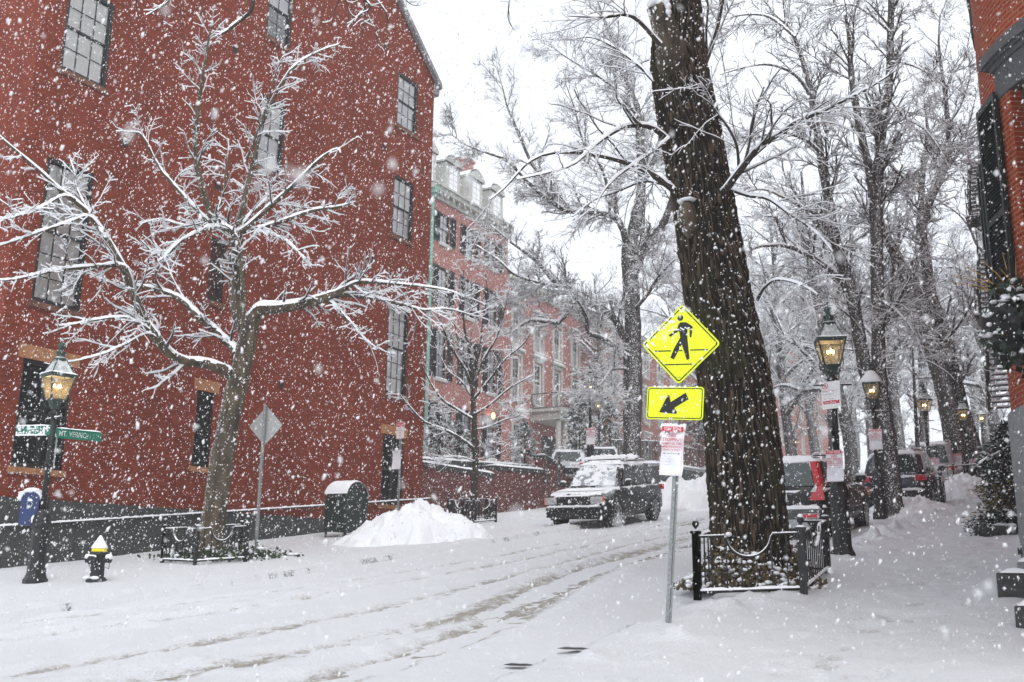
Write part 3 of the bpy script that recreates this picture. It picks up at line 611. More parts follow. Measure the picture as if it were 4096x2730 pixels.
def ex3(b, o, zt):
    m = MB(); y0, y1 = 53.1, 57.9                      # portico with balcony
    for y in (y0+.35, y0+1.2, y1-1.2, y1-.35): m.lathe([(.24, 0), (.24, .18), (.19, .22), (.165, 3.2), (.21, 3.3), (.23, 3.4)], P3(o, A, N, y, 6.95, 1.75), 12)
    m.build('column', 'lime', b)
    m = MB(); pbox(m, o, A, N, y0, y1, 10.35, 10.85, 0, 2.); pbox(m, o, A, N, y0-.2, y1+.2, 10.85, 11.02, 0, 2.25); pbox(m, o, A, N, y0-.1, y1+.1, 6.3, 6.95, 0, 2.5); m.build('portico', 'lime', b)
    m = MB(); pbox(m, o, A, N, y0+1.5, y1-1.5, 7., 9.6, .02, .05); m.build('door', 'sash_black', b)
    m = MB()
    for (sa, da, sb, db) in ((y0, .05, y0, 2.1), (y0, 2.1, y1, 2.1), (y1, .05, y1, 2.1)):
        pa, pb = P3(o, A, N, sa, 11.02, da), P3(o, A, N, sb, 11.02, db)
        for z in (.08, .95): m.tube([pa+Vector((0, 0, z)), pb+Vector((0, 0, z))], .03, 6)
        n = int((pb-pa).length/.11)
        for k in range(n+1): p = pa.lerp(pb, k/n); m.tube([p+Vector((0, 0, .05)), p+Vector((.03, .03, .5)), p+Vector((0, 0, .95))], .013, 4)
    m.build('balcony_rail', 'black_iron', b)
    m = MB(); snow_line(m, P3(o, A, N, y0, 12., 2.1), P3(o, A, N, y1, 12., 2.1), .07, .07); m.add([P3(o, A, N, y0-.2, 11.08, 0), P3(o, A, N, y1+.2, 11.08, 0), P3(o, A, N, y1+.2, 11.06, 2.25), P3(o, A, N, y0-.2, 11.06, 2.25)], [(0, 1, 2, 3)]); m.build('snow_cap', 'snow', b)
    m = MB(); m.lathe([(.06, 0), (.1, .1), (.1, .25), (.03, .35)], onX(1973, 1676, HX+.3)-Vector(b.location), 8); m.build('porch_light', 'lamp_orange', b)
w3 = []
for yc in (51.3, 54.1, 56.75, 59.4):
    for z0, z1 in ((14.75, 16.9), (11.4, 14.05)): w3.append(((yc-.5, yc+.5, z0, z1), 'st'))
w3 += [((51., 52., 7.7, 10.), 'st'), ((59., 60., 7.7, 10.), 'st')]
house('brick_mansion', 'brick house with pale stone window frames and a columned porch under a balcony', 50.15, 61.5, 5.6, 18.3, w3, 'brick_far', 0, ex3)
w4 = []
for yc in (66, 69, 72, 75, 78):
    for z0, z1 in ((16.2, 18.2), (12.6, 15.), (9., 11.4)): w4.append(((yc-.5, yc+.5, z0, z1), 'st'))
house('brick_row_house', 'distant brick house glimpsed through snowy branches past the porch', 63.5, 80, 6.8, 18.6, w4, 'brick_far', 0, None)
w5 = [((yc-.5, yc+.5, z0, z0+2), 'st') for yc in (93, 97, 101, 105, 109) for z0 in (13, 16.4, 19.6)]
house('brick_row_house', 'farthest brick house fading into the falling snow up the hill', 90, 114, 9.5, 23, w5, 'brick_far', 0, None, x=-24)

# ---------------------------------------------------------------- right-hand bow-fronted house
CX, CY, BR = 2.0, 14.5, 2.72
def cyl(th, z, r=BR): return Vector((CX-r*math.cos(R(th)), CY-r*math.sin(R(th)), z))
def arc_band(mb, r0, r1, z0, z1, t0, t1, n=40, mi=0, sm=True):
    vs = []
    for i in range(n+1):
        t = t0+(t1-t0)*i/n; vs += [cyl(t, z0, r0), cyl(t, z0, r1), cyl(t, z1, r1), cyl(t, z1, r0)]
    fs = [];
    for i in range(n):
        for k in range(4): fs.append((i*4+k, i*4+(k+1) % 4, (i+1)*4+(k+1) % 4, (i+1)*4+k))
    fs += [(3, 2, 1, 0), (n*4, n*4+1, n*4+2, n*4+3)]; mb.add(vs, fs, mi, False)
def bow_uv(o):
    me = o.data; uv = me.uv_layers['UVMap'].data
    for p in me.polygons:
        for li in p.loop_indices:
            v = me.vertices[me.loops[li].vertex_index].co+o.parent.location; uv[li].uv = (math.atan2(CY-v.y, CX-v.x)*BR, v.z)
def right_house():
    b = thing('bow_front_house', (CX, CY, 1.5), 0, 'brick house with curved front, grey stone hood and black shutters at the right edge', 'building'); L = Vector(b.location)
    def bld(m, n, mt): m.v = [tuple(Vector(v)-L) for v in m.v]; return m.build(n, mt, b)
    m = MB(); z1, z2, z3 = 3.66, 4.5, 7.6; wt0, wt1 = 32., 62.
    def band(a, c, ta, tb): 
        vs = []; n = int(abs(tb-ta)/1.5)+1
        for i in range(n+1): t = ta+(tb-ta)*i/n; vs += [cyl(t, a), cyl(t, c)]
        m.add(vs, [(2*i, 2*i+2, 2*i+3, 2*i+1) for i in range(n)], 0, True)
    band(z1, z2, -80, 90); band(z2, z3, -80, wt0); band(z2, z3, wt1, 90); band(z3, 11.6, -80, 90); band(11.6, 14.2, -80, wt0); band(11.6, 14.2, wt1, 90); band(14.2, 16.5, -80, 90)
    for za, zc in ((z2, z3), (11.6, 14.2)):
        for t in (wt0, wt1): m.add([cyl(t, za), cyl(t, zc), cyl(t, zc, BR-.16), cyl(t, za, BR-.16)], [(0, 1, 2, 3)])
    o = bld(m, 'wall', 'brick_near'); bow_uv(o)
    m = MB(); arc_band(m, BR-.3, BR+.05, 1.0, z1, -80, 90); bld(m, 'stone_base', 'granite_light')
    m = MB(); arc_band(m, BR-.1, BR+.02, z3, 8.0, 25.5, 75); arc_band(m, BR-.1, BR+.05, 8.0, 8.07, 24, 76); arc_band(m, BR-.1, BR+.09, 8.07, 8.11, 22.5, 77); arc_band(m, BR-.1, BR+.13, 8.11, 8.25, 21.5, 77.5); arc_band(m, BR-.1, BR+.10, 8.25, 8.29, 22, 77)
    bld(m, 'window_hood', 'stone_dark')
    m = MB(); arc_band(m, BR-.28, BR-.15, z2, z3-.002, wt0+.1, wt0+4.5); arc_band(m, BR-.28, BR-.15, z2, z3-.002, wt1-4.5, wt1-.1); arc_band(m, BR-.28, BR-.16, z3-.25, z3-.004, wt0+4.5, wt1-4.5); arc_band(m, BR-.28, BR-.16, z2, z2+.15, wt0+4.5, wt1-4.5)
    wd = bld(m, 'window', 'stone_dark')
    m = MB(); arc_band(m, BR-.36, BR-.33, z2, z3, wt0+4, wt1-4); m.v = [tuple(Vector(v)-L) for v in m.v]; m.build('pane', 'dark_room', wd)
    m = MB(); arc_band(m, BR-.28, BR-.2, 11.62, 14.19, wt0+.1, wt1-.1); bld(m, 'window', 'dark_room')
    def shut(ta, ra, tb, rb, za, zb, nm='shutter'):
        pa, pb = cyl(ta, 0, ra), cyl(tb, 0, rb); d = pb-pa; w = d.length; a = d.normalized(); n = Vector((a.y, -a.x, 0))
        n = n if n.dot(-pa) > 0 else -n
        louvres(b, Vector((pa.x, pa.y, 0))-L, a, n, (0, w, za, zb), mt='shutter_green' if nm else 'shutter', d=.04)
    shut(13.5, BR+.07, 27., BR+.045, 4.5, 7.7)
    shut(-1, BR+.10, 5, BR+.05, 4.4, 7.15)
    p = at(2236*KD, 60*KD, 14.6); m = MB(); m.box(p, (.05, .5, .55)); bld(m, 'shutter', 'shutter_green')
    p = at(2226*KD, -12*KD, 14.9); m = MB(); m.box(p, (.05, .5, .6)); bld(m, 'shutter', 'shutter_green')
    # wall behind, rest of the row
    o = -L; m = MB(); wall(m, o+Vector((.0, 0, 0)), A, (-1, 0, 0), 0, 1, 0, 1, [], 0); m = MB()
    for (x, ya, yb, zt) in ((-.05+CX-1.2, 8, 11.9, 17), (-.05+CX-1.2, 17.1, 18, 17)): m.box(Vector((x+3, (ya+yb)/2, 9))-L, (6, yb-ya, 16))
    m.build('side_wall', 'brick_near', b)
    m = MB(); m.box(Vector((CX+2.2, CY, 9))-L, (4, 7, 15)); m.build('core_wall', 'brick_near', b)
right_house()
def fire_escape():
    f = thing('fire_escape', (-2.1, 37, 10), 0, 'black iron fire escape with snowy stairs, behind the shutters at the right edge', 'fire escape'); L = Vector(f.location); st = MB(); pl = MB(); rl = MB(); sn = MB()
    X0, X1 = -2.52, -1.55
    def flight(ya, za, yb, zb, n):
        for i in range(n):
            t = (i+.5)/n; y = ya+(yb-ya)*t; z = za+(zb-za)*t; st.box(Vector(((X0+X1)/2, y, z))-L, (X1-X0-.1, .22, .035)); sn.box(Vector(((X0+X1)/2, y, z+.045))-L, (X1-X0-.16, .2, .05))
        for x in (X0, X1):
            rl.tube([Vector((x, ya, za))-L, Vector((x, yb, zb))-L], .045, 6); rl.tube([Vector((x, ya, za+.9))-L, Vector((x, yb, zb+.9))-L], .022, 6)
            for i in range(0, n+1, 3): t = i/n; p = Vector((x, ya+(yb-ya)*t, za+(zb-za)*t))-L; rl.tube([p, p+Vector((0, 0, .9))], .014, 5)
    flight(36.6, 13.6, 39.4, 16.7, 14); flight(37., 10.1, 39.6, 13.3, 14); flight(37.2, 7., 39.6, 9.9, 13)
    for z in (13.45, 10.0, 16.8):
        y0, y1 = (35.6, 36.7) if z < 16 else (39.3, 40.6); 
        for i in range(12): y = y0+(y1-y0)*i/11; pl.box(Vector(((X0+X1)/2, y, z))-L, (X1-X0+.12, .05, .05))
        pl.box(Vector((X0, (y0+y1)/2, z-.05))-L, (.06, y1-y0, .14)); pl.box(Vector((X1, (y0+y1)/2, z-.05))-L, (.06, y1-y0, .14))
        sn.box(Vector(((X0+X1)/2, (y0+y1)/2, z+.05))-L, (X1-X0, y1-y0, .05))
        for zz in (.5, 1.0): rl.tube([Vector(p)-L for p in ((X1, y0, z+zz), (X0, y0, z+zz), (X0, y1, z+zz))], .022, 6)
        for i in range(7): p = Vector((X0+(X1-X0)*i/6, y0, z))-L; rl.tube([p, p+Vector((0, 0, 1))], .013, 5)
    for y, z in ((35.7, 13.4), (35.7, 10.)): 
        p = Vector((X0, y, z))-L; rl.tube([p, p+Vector((.9, 0, -1.1))], .03, 5)
    st.build('stairs', 'black_iron', f); pl.build('landing', 'black_iron', f); rl.build('railing', 'black_iron', f); sn.build('snow_cap', 'snow', f)
    # the house carrying it, almost out of view
    h = thing('brick_row_house', (2, 34, 3), 0, 'brick house beyond the bow front carrying the fire escape', 'building'); L = Vector(h.location); m = MB(); m.box(Vector((3, 24, 9))-L, (6.6, 12, 18)); m.box(Vector((3, 39.2, 10))-L, (9, 18, 20)); m.build('wall', 'brick_near', h)
fire_escape()
def stoop():
    s = thing('stone_stoop', (-.5, 12.3, 1.4), 0, 'dark granite stoop blocks with snow at the right edge of the pavement', 'steps'); L = Vector(s.location)
    def blk(p, d, mt, n, rz=0., cap=.06):
        m = MB(); m.box(p-L, d, rz, taper=1.0); bv(m.build(n, mt, s), .02)
        m = MB(); snow_line(m, p-L+Vector((-d[0]*.47, 0, d[2]/2)), p-L+Vector((d[0]*.47, 0, d[2]/2)), d[1], cap); m.build('snow_cap', 'snow', s)
    a = G(2300, 1378); blk(Vector((a.x+.6, a.y+.22, a.z+.13)), (1.25, .5, .30), 'granite', 'step')
    c = at(2353*KD, 1310*KD, 12.9); blk(Vector((c.x+.25, c.y, c.z-.02)), (.62, .3, .22), 'granite_light', 'step')
    d = G(2342, 1445); blk(Vector((d.x+.4, d.y+.15, d.z+.08)), (.85, .34, .24), 'granite', 'step')
    e = at(2350*KD, 1268*KD, 14.2); blk(Vector((e.x+.3, e.y, e.z)), (.7, .3, .1), 'granite', 'step')
def bv(o, w=.02, seg=2):
    m = o.modifiers.new('b', 'BEVEL'); m.width = w; m.segments = seg; m.limit_method = 'ANGLE'; return o
stoop()

# ---------------------------------------------------------------- foliage things (leaf faces)
def leaf_obj(name, pts, dirs, size, mt, parent, asp=.5, snow_cut=None, seed=3):
    g = np.random.default_rng(seed); n = len(pts); d = dirs/np.maximum(np.linalg.norm(dirs, axis=1, keepdims=True), 1e-6); q = g.normal(size=(n, 3)); s = np.cross(d, q); s /= np.maximum(np.linalg.norm(s, axis=1, keepdims=True), 1e-6)
    sz = size*g.uniform(.6, 1.3, (n, 1)); co = np.stack([pts, pts+d*sz*.5+s*sz*asp*.5, pts+d*sz, pts+d*sz*.5-s*sz*asp*.5], 1).reshape(-1, 3)
    return np_mesh(name, co, np.arange(n*4).reshape(-1, 4), [mt], None, False, parent)
def evergreen(loc, h, w, label, name='evergreen_shrub', n=9000, group=None, snow=.3, seed=1, mt='leaf_dark', gold=None):
    t = thing(name, loc, 0, label, 'shrub', group); g = np.random.default_rng(seed); m = MB(); m.tube([(0, 0, -.1), (.05, 0, h*.5), (0, 0, h*.92)], [.05, .035, .01], 6); m.build('trunk', 'bark', t)
    nb = int(n/45); z = g.uniform(.03, 1, nb)**.9*h; az = g.uniform(0, 2*PI, nb); prof = w*(1-z/h)**.6*(.75+.35*np.sin(z*5+az*2)); L = prof*g.uniform(.6, 1.15, nb)+.08
    dr = np.stack([np.cos(az), np.sin(az), g.uniform(-.25, .45, nb)], 1); pts = []; dd = []; sp = []
    for k in range(45):
        u = (k+.5)/45; p = np.stack([np.zeros(nb), np.zeros(nb), z], 1)+dr*(L*u**.7)[:, None]+np.array([0, 0, -.35])*(u**2*L)[:, None]+g.normal(size=(nb, 3))*.035; pts.append(p); dd.append(dr+g.normal(size=(nb, 3))*.55)
    pts = np.concatenate(pts); dd = np.concatenate(dd); u = np.repeat((np.arange(45)+.5)/45, nb)
    leaf_obj('foliage', pts, dd, .09*max(1, h/2.4), mt, t, .3, seed=seed)
    if gold is not None: k = (np.abs(pts[:, 2]-gold*h) < .13*h) & (pts[:, 0] < 0) & (g.uniform(size=len(pts)) < .5); leaf_obj('foliage', pts[k]+g.normal(size=(k.sum(), 3))*.02, dd[k], .07, 'leaf_gold', t, .4)
    k = (g.uniform(size=len(pts)) < snow) & (u > .45); sd = dd[k].copy(); sd[:, 2] *= .2
    o = leaf_obj('snow_cap', pts[k]+np.array([0, 0, .02]), sd, .10*max(1, h/2.4), 'snow', t, .55, seed=seed+5)
    return t
c = G(2318, 1228); evergreen((c.x+.12, c.y+.3, c.z-.15), 2.25, .95, 'dark evergreen shrub dusted with snow beside the bow-fronted brick house', n=26000, snow=.12, seed=4, gold=.38)
c = G(2262, 1230)
kb = thing('planter_kerb', (c.x+.1, c.y+.1, c.z), 0, 'dark granite planter kerb at the foot of the evergreen shrub', 'kerb'); m = MB(); m.box((.1, 0, .05), (.75, .16, .26)); bv(m.build('block', 'granite', kb), .015); m = MB(); snow_line(m, (.05, 0, .18), (.46, 0, .18), .16, .05); m.build('snow_cap', 'snow', kb)
ir = thing('stair_railing', (c.x+.15, c.y+.25, c.z+.1), 0, 'black iron railing post with curved handrail and ball end before the evergreen', 'railing'); m = MB(); m.tube([(0, 0, 0), (0, 0, 1.35)], .035, 8); m.tube([(0, 0, 1.35), (-.1, -.02, 1.3), (-.24, -.05, 1.14)], .035, 8); m.lathe([(0, -.06), (.05, -.04), (.065, 0), (.05, .04), (0, .06)], (-.27, -.06, 1.1), 12); m.tube([(0, 0, 1.3), (.7, .1, 1.75)], .03, 8); m.tube([(.25, .05, 0), (.25, .05, 1.42)], .018, 6); m.build('post', 'black_iron', ir); m = MB(); snow_line(m, (-.2, -.05, 1.21), (0, 0, 1.39), .07, .06); snow_line(m, (0, 0, 1.36), (.6, .08, 1.72), .07, .05); m.build('snow_cap', 'snow', ir)
def window_box():
    p = at(2352*KD, 745*KD, 12.75); t = thing('window_box', p, 0, 'black iron window box of snowy ivy and yellow willow sticks on the bow front', 'window box')
    m = MB(); ang = [R(a) for a in range(100, 275, 12)]; vs = []
    for z, r in ((-.30, .16), (-.26, .30), (-.12, .42), (.02, .46), (.14, .46)):
        vs += [(r*math.cos(a), r*1.1*math.sin(a), z) for a in ang]
    n = len(ang); fs = [(i*n+k, i*n+k+1, (i+1)*n+k+1, (i+1)*n+k) for i in range(4) for k in range(n-1)]; m.add(vs, fs, 0, True); m.box((.2, 0, -.02), (.6, .9, .1)); m.build('box', 'black_paint', t)
    g = np.random.default_rng(5); n = 900; pts = np.stack([g.normal(-.02, .11, n), g.normal(0, .32, n), g.uniform(.05, .42, n)+g.normal(0, .05, n)], 1); hang = g.uniform(size=n) < .4; pts[hang, 2] -= g.uniform(.1, .62, hang.sum()); pts[hang, 0] -= .10
    dd = g.normal(size=(n, 3)); dd[:, 2] -= .5; leaf_obj('foliage', pts, dd, .10, 'leaf_dark', t, .8); k = g.uniform(size=n) < .25; leaf_obj('foliage', pts[k]+.02, dd[k], .085, 'leaf_autumn', t, .8)
    m = MB()
    for i in range(110): j = rnd.randrange(n); q = pts[j]; m.blob((q[0]-.01, q[1], q[2]+.05), (rnd.uniform(.03, .075), rnd.uniform(.03, .075), rnd.uniform(.02, .035)), seed=i, n=7, m=4)
    m.build('snow_cap', 'snow', t); m = MB()
    for i in range(9):
        a = Vector((-.05+rnd.uniform(-.05, .1), rnd.uniform(-.2, .2), .3)); e = a+Vector((rnd.uniform(-.7, .05), rnd.uniform(-.15, .15), rnd.uniform(.25, .75))); m.tube([a, a.lerp(e, .5)+Vector((0, 0, .05)), e], [.009, .007, .003], 5)
    m.build('sticks', 'willow', t)
window_box()

# ---------------------------------------------------------------- gas street lamps
def street_lamp(loc, rz, label):
    t = thing('street_lamp', loc, rz, label, 'street lamp', 'gas lamps along the street'); 
    m = MB(); m.lathe([(.20, -.2), (.20, .07), (.175, .10), (.165, .13), (.15, .18), (.142, .9), (.165, .93), (.17, .97), (.15, 1.), (.145, 1.06), (.12, 1.14), (.085, 1.2), (.06, 1.23)], n=8, sm=False, ph=PI/8); m.build('base', 'black_iron', t)
    m = MB(); m.tube([(0, 0, 1.2), (0, 0, 2.9)], [.056, .045], 12); m.lathe([(.05, 0), (.075, .03), (.075, .05), (.05, .08)], (0, 0, 1.95), 12); m.lathe([(.045, 0), (.085, .02), (.09, .06), (.05, .09), (.055, .16), (.08, .19), (.05, .23), (.035, .3)], (0, 0, 2.82), 12)
    m.tube([(-.3, 0, 2.78), (.3, 0, 2.78)], .014, 6); m.build('pole', 'black_iron', t)
    zb, zt = 3.10, 3.50; wb, wt = .125, .215; f = MB()
    cb = [Vector((sx*wb, sy*wb, zb)) for sx, sy in ((1, 1), (-1, 1), (-1, -1), (1, -1))]; ct = [Vector((sx*wt, sy*wt, zt)) for sx, sy in ((1, 1), (-1, 1), (-1, -1), (1, -1))]; cr = [Vector((sx*.085, sy*.085, 3.80)) for sx, sy in ((1, 1), (-1, 1), (-1, -1), (1, -1))]
    for i in range(4):
        j = (i+1) % 4; f.tube([cb[i], ct[i]], .014, 4, sm=False); f.tube([cb[i], cb[j]], .014, 4, sm=False); f.tube([ct[i], cr[i]], .011, 4, sm=False)
        f.tube([(cb[i].x*1.1, cb[i].y*1.1, zb+.3), (cb[i].x*1.35, cb[i].y*1.35, zb), (cb[i].x*.9, cb[i].y*.9, zb-.12), (0, 0, zb-.16)], .008, 5)
        e = 1.09; a, b_, c_, d_ = ct[i]*1, ct[j]*1, ct[j]*1, ct[i]*1
        q = [Vector((p.x*s, p.y*s, z)) for p, s, z in ((ct[i], 1.0, zt-.015), (ct[j], 1.0, zt-.015), (ct[j], e, zt+.01), (ct[i], e, zt+.01), (ct[j], e, zt+.045), (ct[i], e, zt+.045), (ct[j], .95, zt+.055), (ct[i], .95, zt+.055))]
        f.add(q, [(0, 1, 2, 3), (3, 2, 4, 5), (5, 4, 6, 7)])
    f.lathe([(wb*.6, zb-.16), (wb*1.1, zb-.02), (wb*1.25, zb)], n=4, ph=PI/4, sm=False); f.build('lantern_frame', 'copper_lamp', t)
    g = MB()
    for i in range(4): j = (i+1) % 4; g.add([cb[i]*.98+Vector((0, 0, .06)), cb[j]*.98+Vector((0, 0, .06)), ct[j]*.98+Vector((0, 0, .06)), ct[i]*.98+Vector((0, 0, .06))], [(0, 1, 2, 3)])
    g.build('glass_pane', 'lantern_glass', t)
    g = MB()
    for i in range(4): j = (i+1) % 4; g.add([ct[i]*.99+Vector((0, 0, .05)), ct[j]*.99+Vector((0, 0, .05)), cr[j], cr[i]], [(0, 1, 2, 3)])
    g.build('glass_roof', 'roof_glass', t)
    m = MB(); m.lathe([(.10, 3.78), (.115, 3.80), (.115, 3.83), (.075, 3.845), (.07, 3.90), (.085, 3.93), (.085, 3.95), (.05, 3.965), (.03, 3.99), (.065, 4.03), (.07, 4.07), (.05, 4.105), (.022, 4.125), (.035, 4.15), (.022, 4.185), (0, 4.20)], n=12); m.build('finial', 'copper_lamp', t)
    m = MB(); m.tube([(0, 0, 3.0), (0, 0, 3.30)], .01, 5)
    for x, y in ((.045, .03), (-.04, .035), (0, -.05)): m.tube([(0, 0, 3.28), (x, y, 3.30), (x, y, 3.36)], .006, 4)
    mm = m.build('burner', 'copper_lamp', t); m = MB()
    for x, y in ((.045, .03), (-.04, .035), (0, -.05)): m.blob((x, y, 3.34), (.02, .02, .034), n=8, m=5, j=0)
    m.build('mantle', 'mantle', mm)
    s = MB()
    for i in range(4): j = (i+1) % 4; snow_line(s, ct[i]*1.05+Vector((0, 0, .22)), ct[j]*1.05+Vector((0, 0, .22)), .05, .03) if False else snow_line(s, Vector((ct[i].x*1.05, ct[i].y*1.05, zt+.048)), Vector((ct[j].x*1.05, ct[j].y*1.05, zt+.048)), .045, .028)
    snow_line(s, (-.3, 0, 2.79), (.3, 0, 2.79), .03, .025); s.blob((0, 0, 3.84), (.1, .1, .02)); s.build('snow_cap', 'snow', t)
    return t
t = NT('roof_glass'); n1 = t.noise(9, 5, t.coord(), .7); t.val(t.b.inputs['Base Color'], t.mix(t.step(n1, .4, .62), (.32, .35, .35), (.62, .64, .66))); t.b.inputs['Roughness'].default_value = .35
def plight(loc, w):
    l = bpy.data.lights.new('lamp_light', 'POINT'); l.energy = w; l.color = (1, .62, .25); l.shadow_soft_size = .04; o = bpy.data.objects.new('lamp_light', l); COL.objects.link(o); o.location = loc
LR = G(1937, 1281); LL = G(80, 1342)
def lampz(v, k): return (v.x, v.y, road_z(v.x, v.y)-.05)
lamp0 = street_lamp(LR, R(20), 'lit gas lamp carrying the street cleaning sign, right of the big trunk')
lamp1 = copy_thing(lamp0, LL, R(-12), 'lit gas lamp with green street name signs at the far left', (1, 1, 1.02))
l2 = G(2023, 1187); lamp2 = copy_thing(lamp0, l2, R(10), 'gas lamp with a snow-capped head in front of the forked tree')
l3 = at(2140*KD, 1130*KD, 38.5); l3.z = gz(l3.x, l3.y); lamp3 = copy_thing(lamp0, l3, R(30), 'lit gas lamp standing behind the small bare tree up the pavement')
l4 = at(2226*KD, 1100*KD, 41.); l4.z = gz(l4.x, l4.y)-.35; lamp4 = copy_thing(lamp0, l4, 0, 'lit gas lamp in front of the large twin-trunked tree on the right')
l5 = at(1357*KD, 1100*KD, 38.); l5.z = 5.1; lamp5 = copy_thing(lamp0, l5, R(40), 'lit gas lamp with a small sign above the parked cars behind the wall')
l6 = at(1377*KD, 1100*KD, 52.); l6.z = 6.6; lamp6 = copy_thing(lamp0, l6, R(10), 'smaller gas lamp just right of and behind the one above the parked cars')
l7 = at(2263*KD, 1040*KD, 58); l7.z = gz(l7.x, l7.y); lamp7 = copy_thing(lamp0, l7, 0, 'distant lit gas lamp half hidden by the evergreen shrub')
l8 = at(1828*KD, 1040*KD, 75); l8.z = gz(l8.x, l8.y)-.5; lamp8 = copy_thing(lamp0, l8, 0, 'tiny distant lit gas lamp between the big trunk and the parking signs')
plight(LR+Vector((0, 0, 3.33)), 1.6); plight(LL+Vector((0, 0, 3.38)), 5)
m = MB(); p2 = l2+Vector((0, 0, 3.5)); 
for (zz, r) in ((0, .3),): 
    cs = [(r*math.cos(R(55)+PI/2*k), r*math.sin(R(55)+PI/2*k)) for k in range(4)]
    m.lathe([(.30, .04), (.31, .08), (.24, .2), (.13, .34), (.10, .38), (.03, .4)], (0, 0, 3.5), 8)
m.build('snow_cap', 'snow', lamp2)

# ---------------------------------------------------------------- signs
def panel(mb, w, h, r, M, th=.004): mb.prism(rrect(w, h, r), th, M)
def notice(origin, normal, w, h, label, roll=0., snowy=False, detail=1, bent=True):
    t = thing('paper_notice', origin, 0, label, 'notice', 'temporary no stopping notices'); M = frame_M((0, 0, 0), normal, roll); m = MB(); nx, ny = 6, 10
    vs = [M @ Vector(((i/nx-.5)*w*(1+.03*math.sin(j)), (j/ny-.5)*h, (.012*math.sin(i*1.3+j*.9)+.01*math.cos(j*1.7)) if bent else 0)) for j in range(ny+1) for i in range(nx+1)]
    m.add(vs, [(j*(nx+1)+i, j*(nx+1)+i+1, (j+1)*(nx+1)+i+1, (j+1)*(nx+1)+i) for j in range(ny) for i in range(nx)], 0, True); m.build('sheet', 'paper', t)
    off = Matrix.Translation((0, 0, .024 if bent else .002)); M2 = M @ off; m = MB(); m.prism([(-w*.47, h*.385), (w*.47, h*.385), (w*.47, h*.485), (-w*.47, h*.485)], .001, M2); o = m.build('red_band', 'sign_red', t)
    m = MB(); a, b = rrect(w*.93, h*.96, w*.06), rrect(w*.91, h*.95, w*.055); ring_poly(m, a, b, .0015, M2); m.build('red_border', 'text_red', t)
    text(t, 'TOW ZONE', w*.78, (0, h*.435), M2, 'sign_white', h*.07, bold=.01)
    for s, ww, y, hh in (('CITY OF BOSTON', .42, .36, .02), ('NO', .3, .30, .06), ('STOPPING', .8, .215, .065), ('PERMITTED TREE', .86, .135, .04), ('MAINTENANCE', .8, .072, .04), ('VEHICLES ONLY', .8, .01, .04)):
        text(t, s, w*ww, (0, h*y), M2, 'text_red', h*hh, bold=.012)
    m = MB(); m.prism([(-w*.3, -h*.067), (w*.3, -h*.067), (w*.3, -h*.061), (-w*.3, -h*.061)], .001, M2)
    for s in (-1, 1): m.prism([(s*w*.3, -h*.08), (s*w*.38, -h*.064), (s*w*.3, -h*.048)][::s], .001, M2)
    m.build('arrow', 'sign_black', t)
    if detail > 0:
        for s, y in (('MON - TUE', -.12), ('7A - 5PM', -.175), ('NO EXCEPTIONS', -.23), ('MT VERNON ST', -.285)): text(t, s, w*.4, (-w*.2, h*y), M2, 'text_grey', h*.022)
    if snowy:
        m = MB(); rr = random.Random(5)
        for i in range(9): u = -.5+i/8; m.blob(M @ Vector((u*w*.95, h*.485, 0)), (w*.11, .022, .022+rr.random()*.016), seed=i)
        for i in range(26): yy = rr.uniform(.10, .47); k = 1-(.47-yy)*1.6; m.blob(M @ Vector((-w*.5+rr.random()*w*.34*k, yy*h, .012)), (w*.07, .008, .016), seed=i)
        for i in range(12): m.blob(M @ Vector((rr.uniform(-.4, .2)*w, h*rr.uniform(.36, .47), .02)), (w*.05, .008, .011), seed=i+40)
        m.build('snow_cap', 'snow', t)
    return t
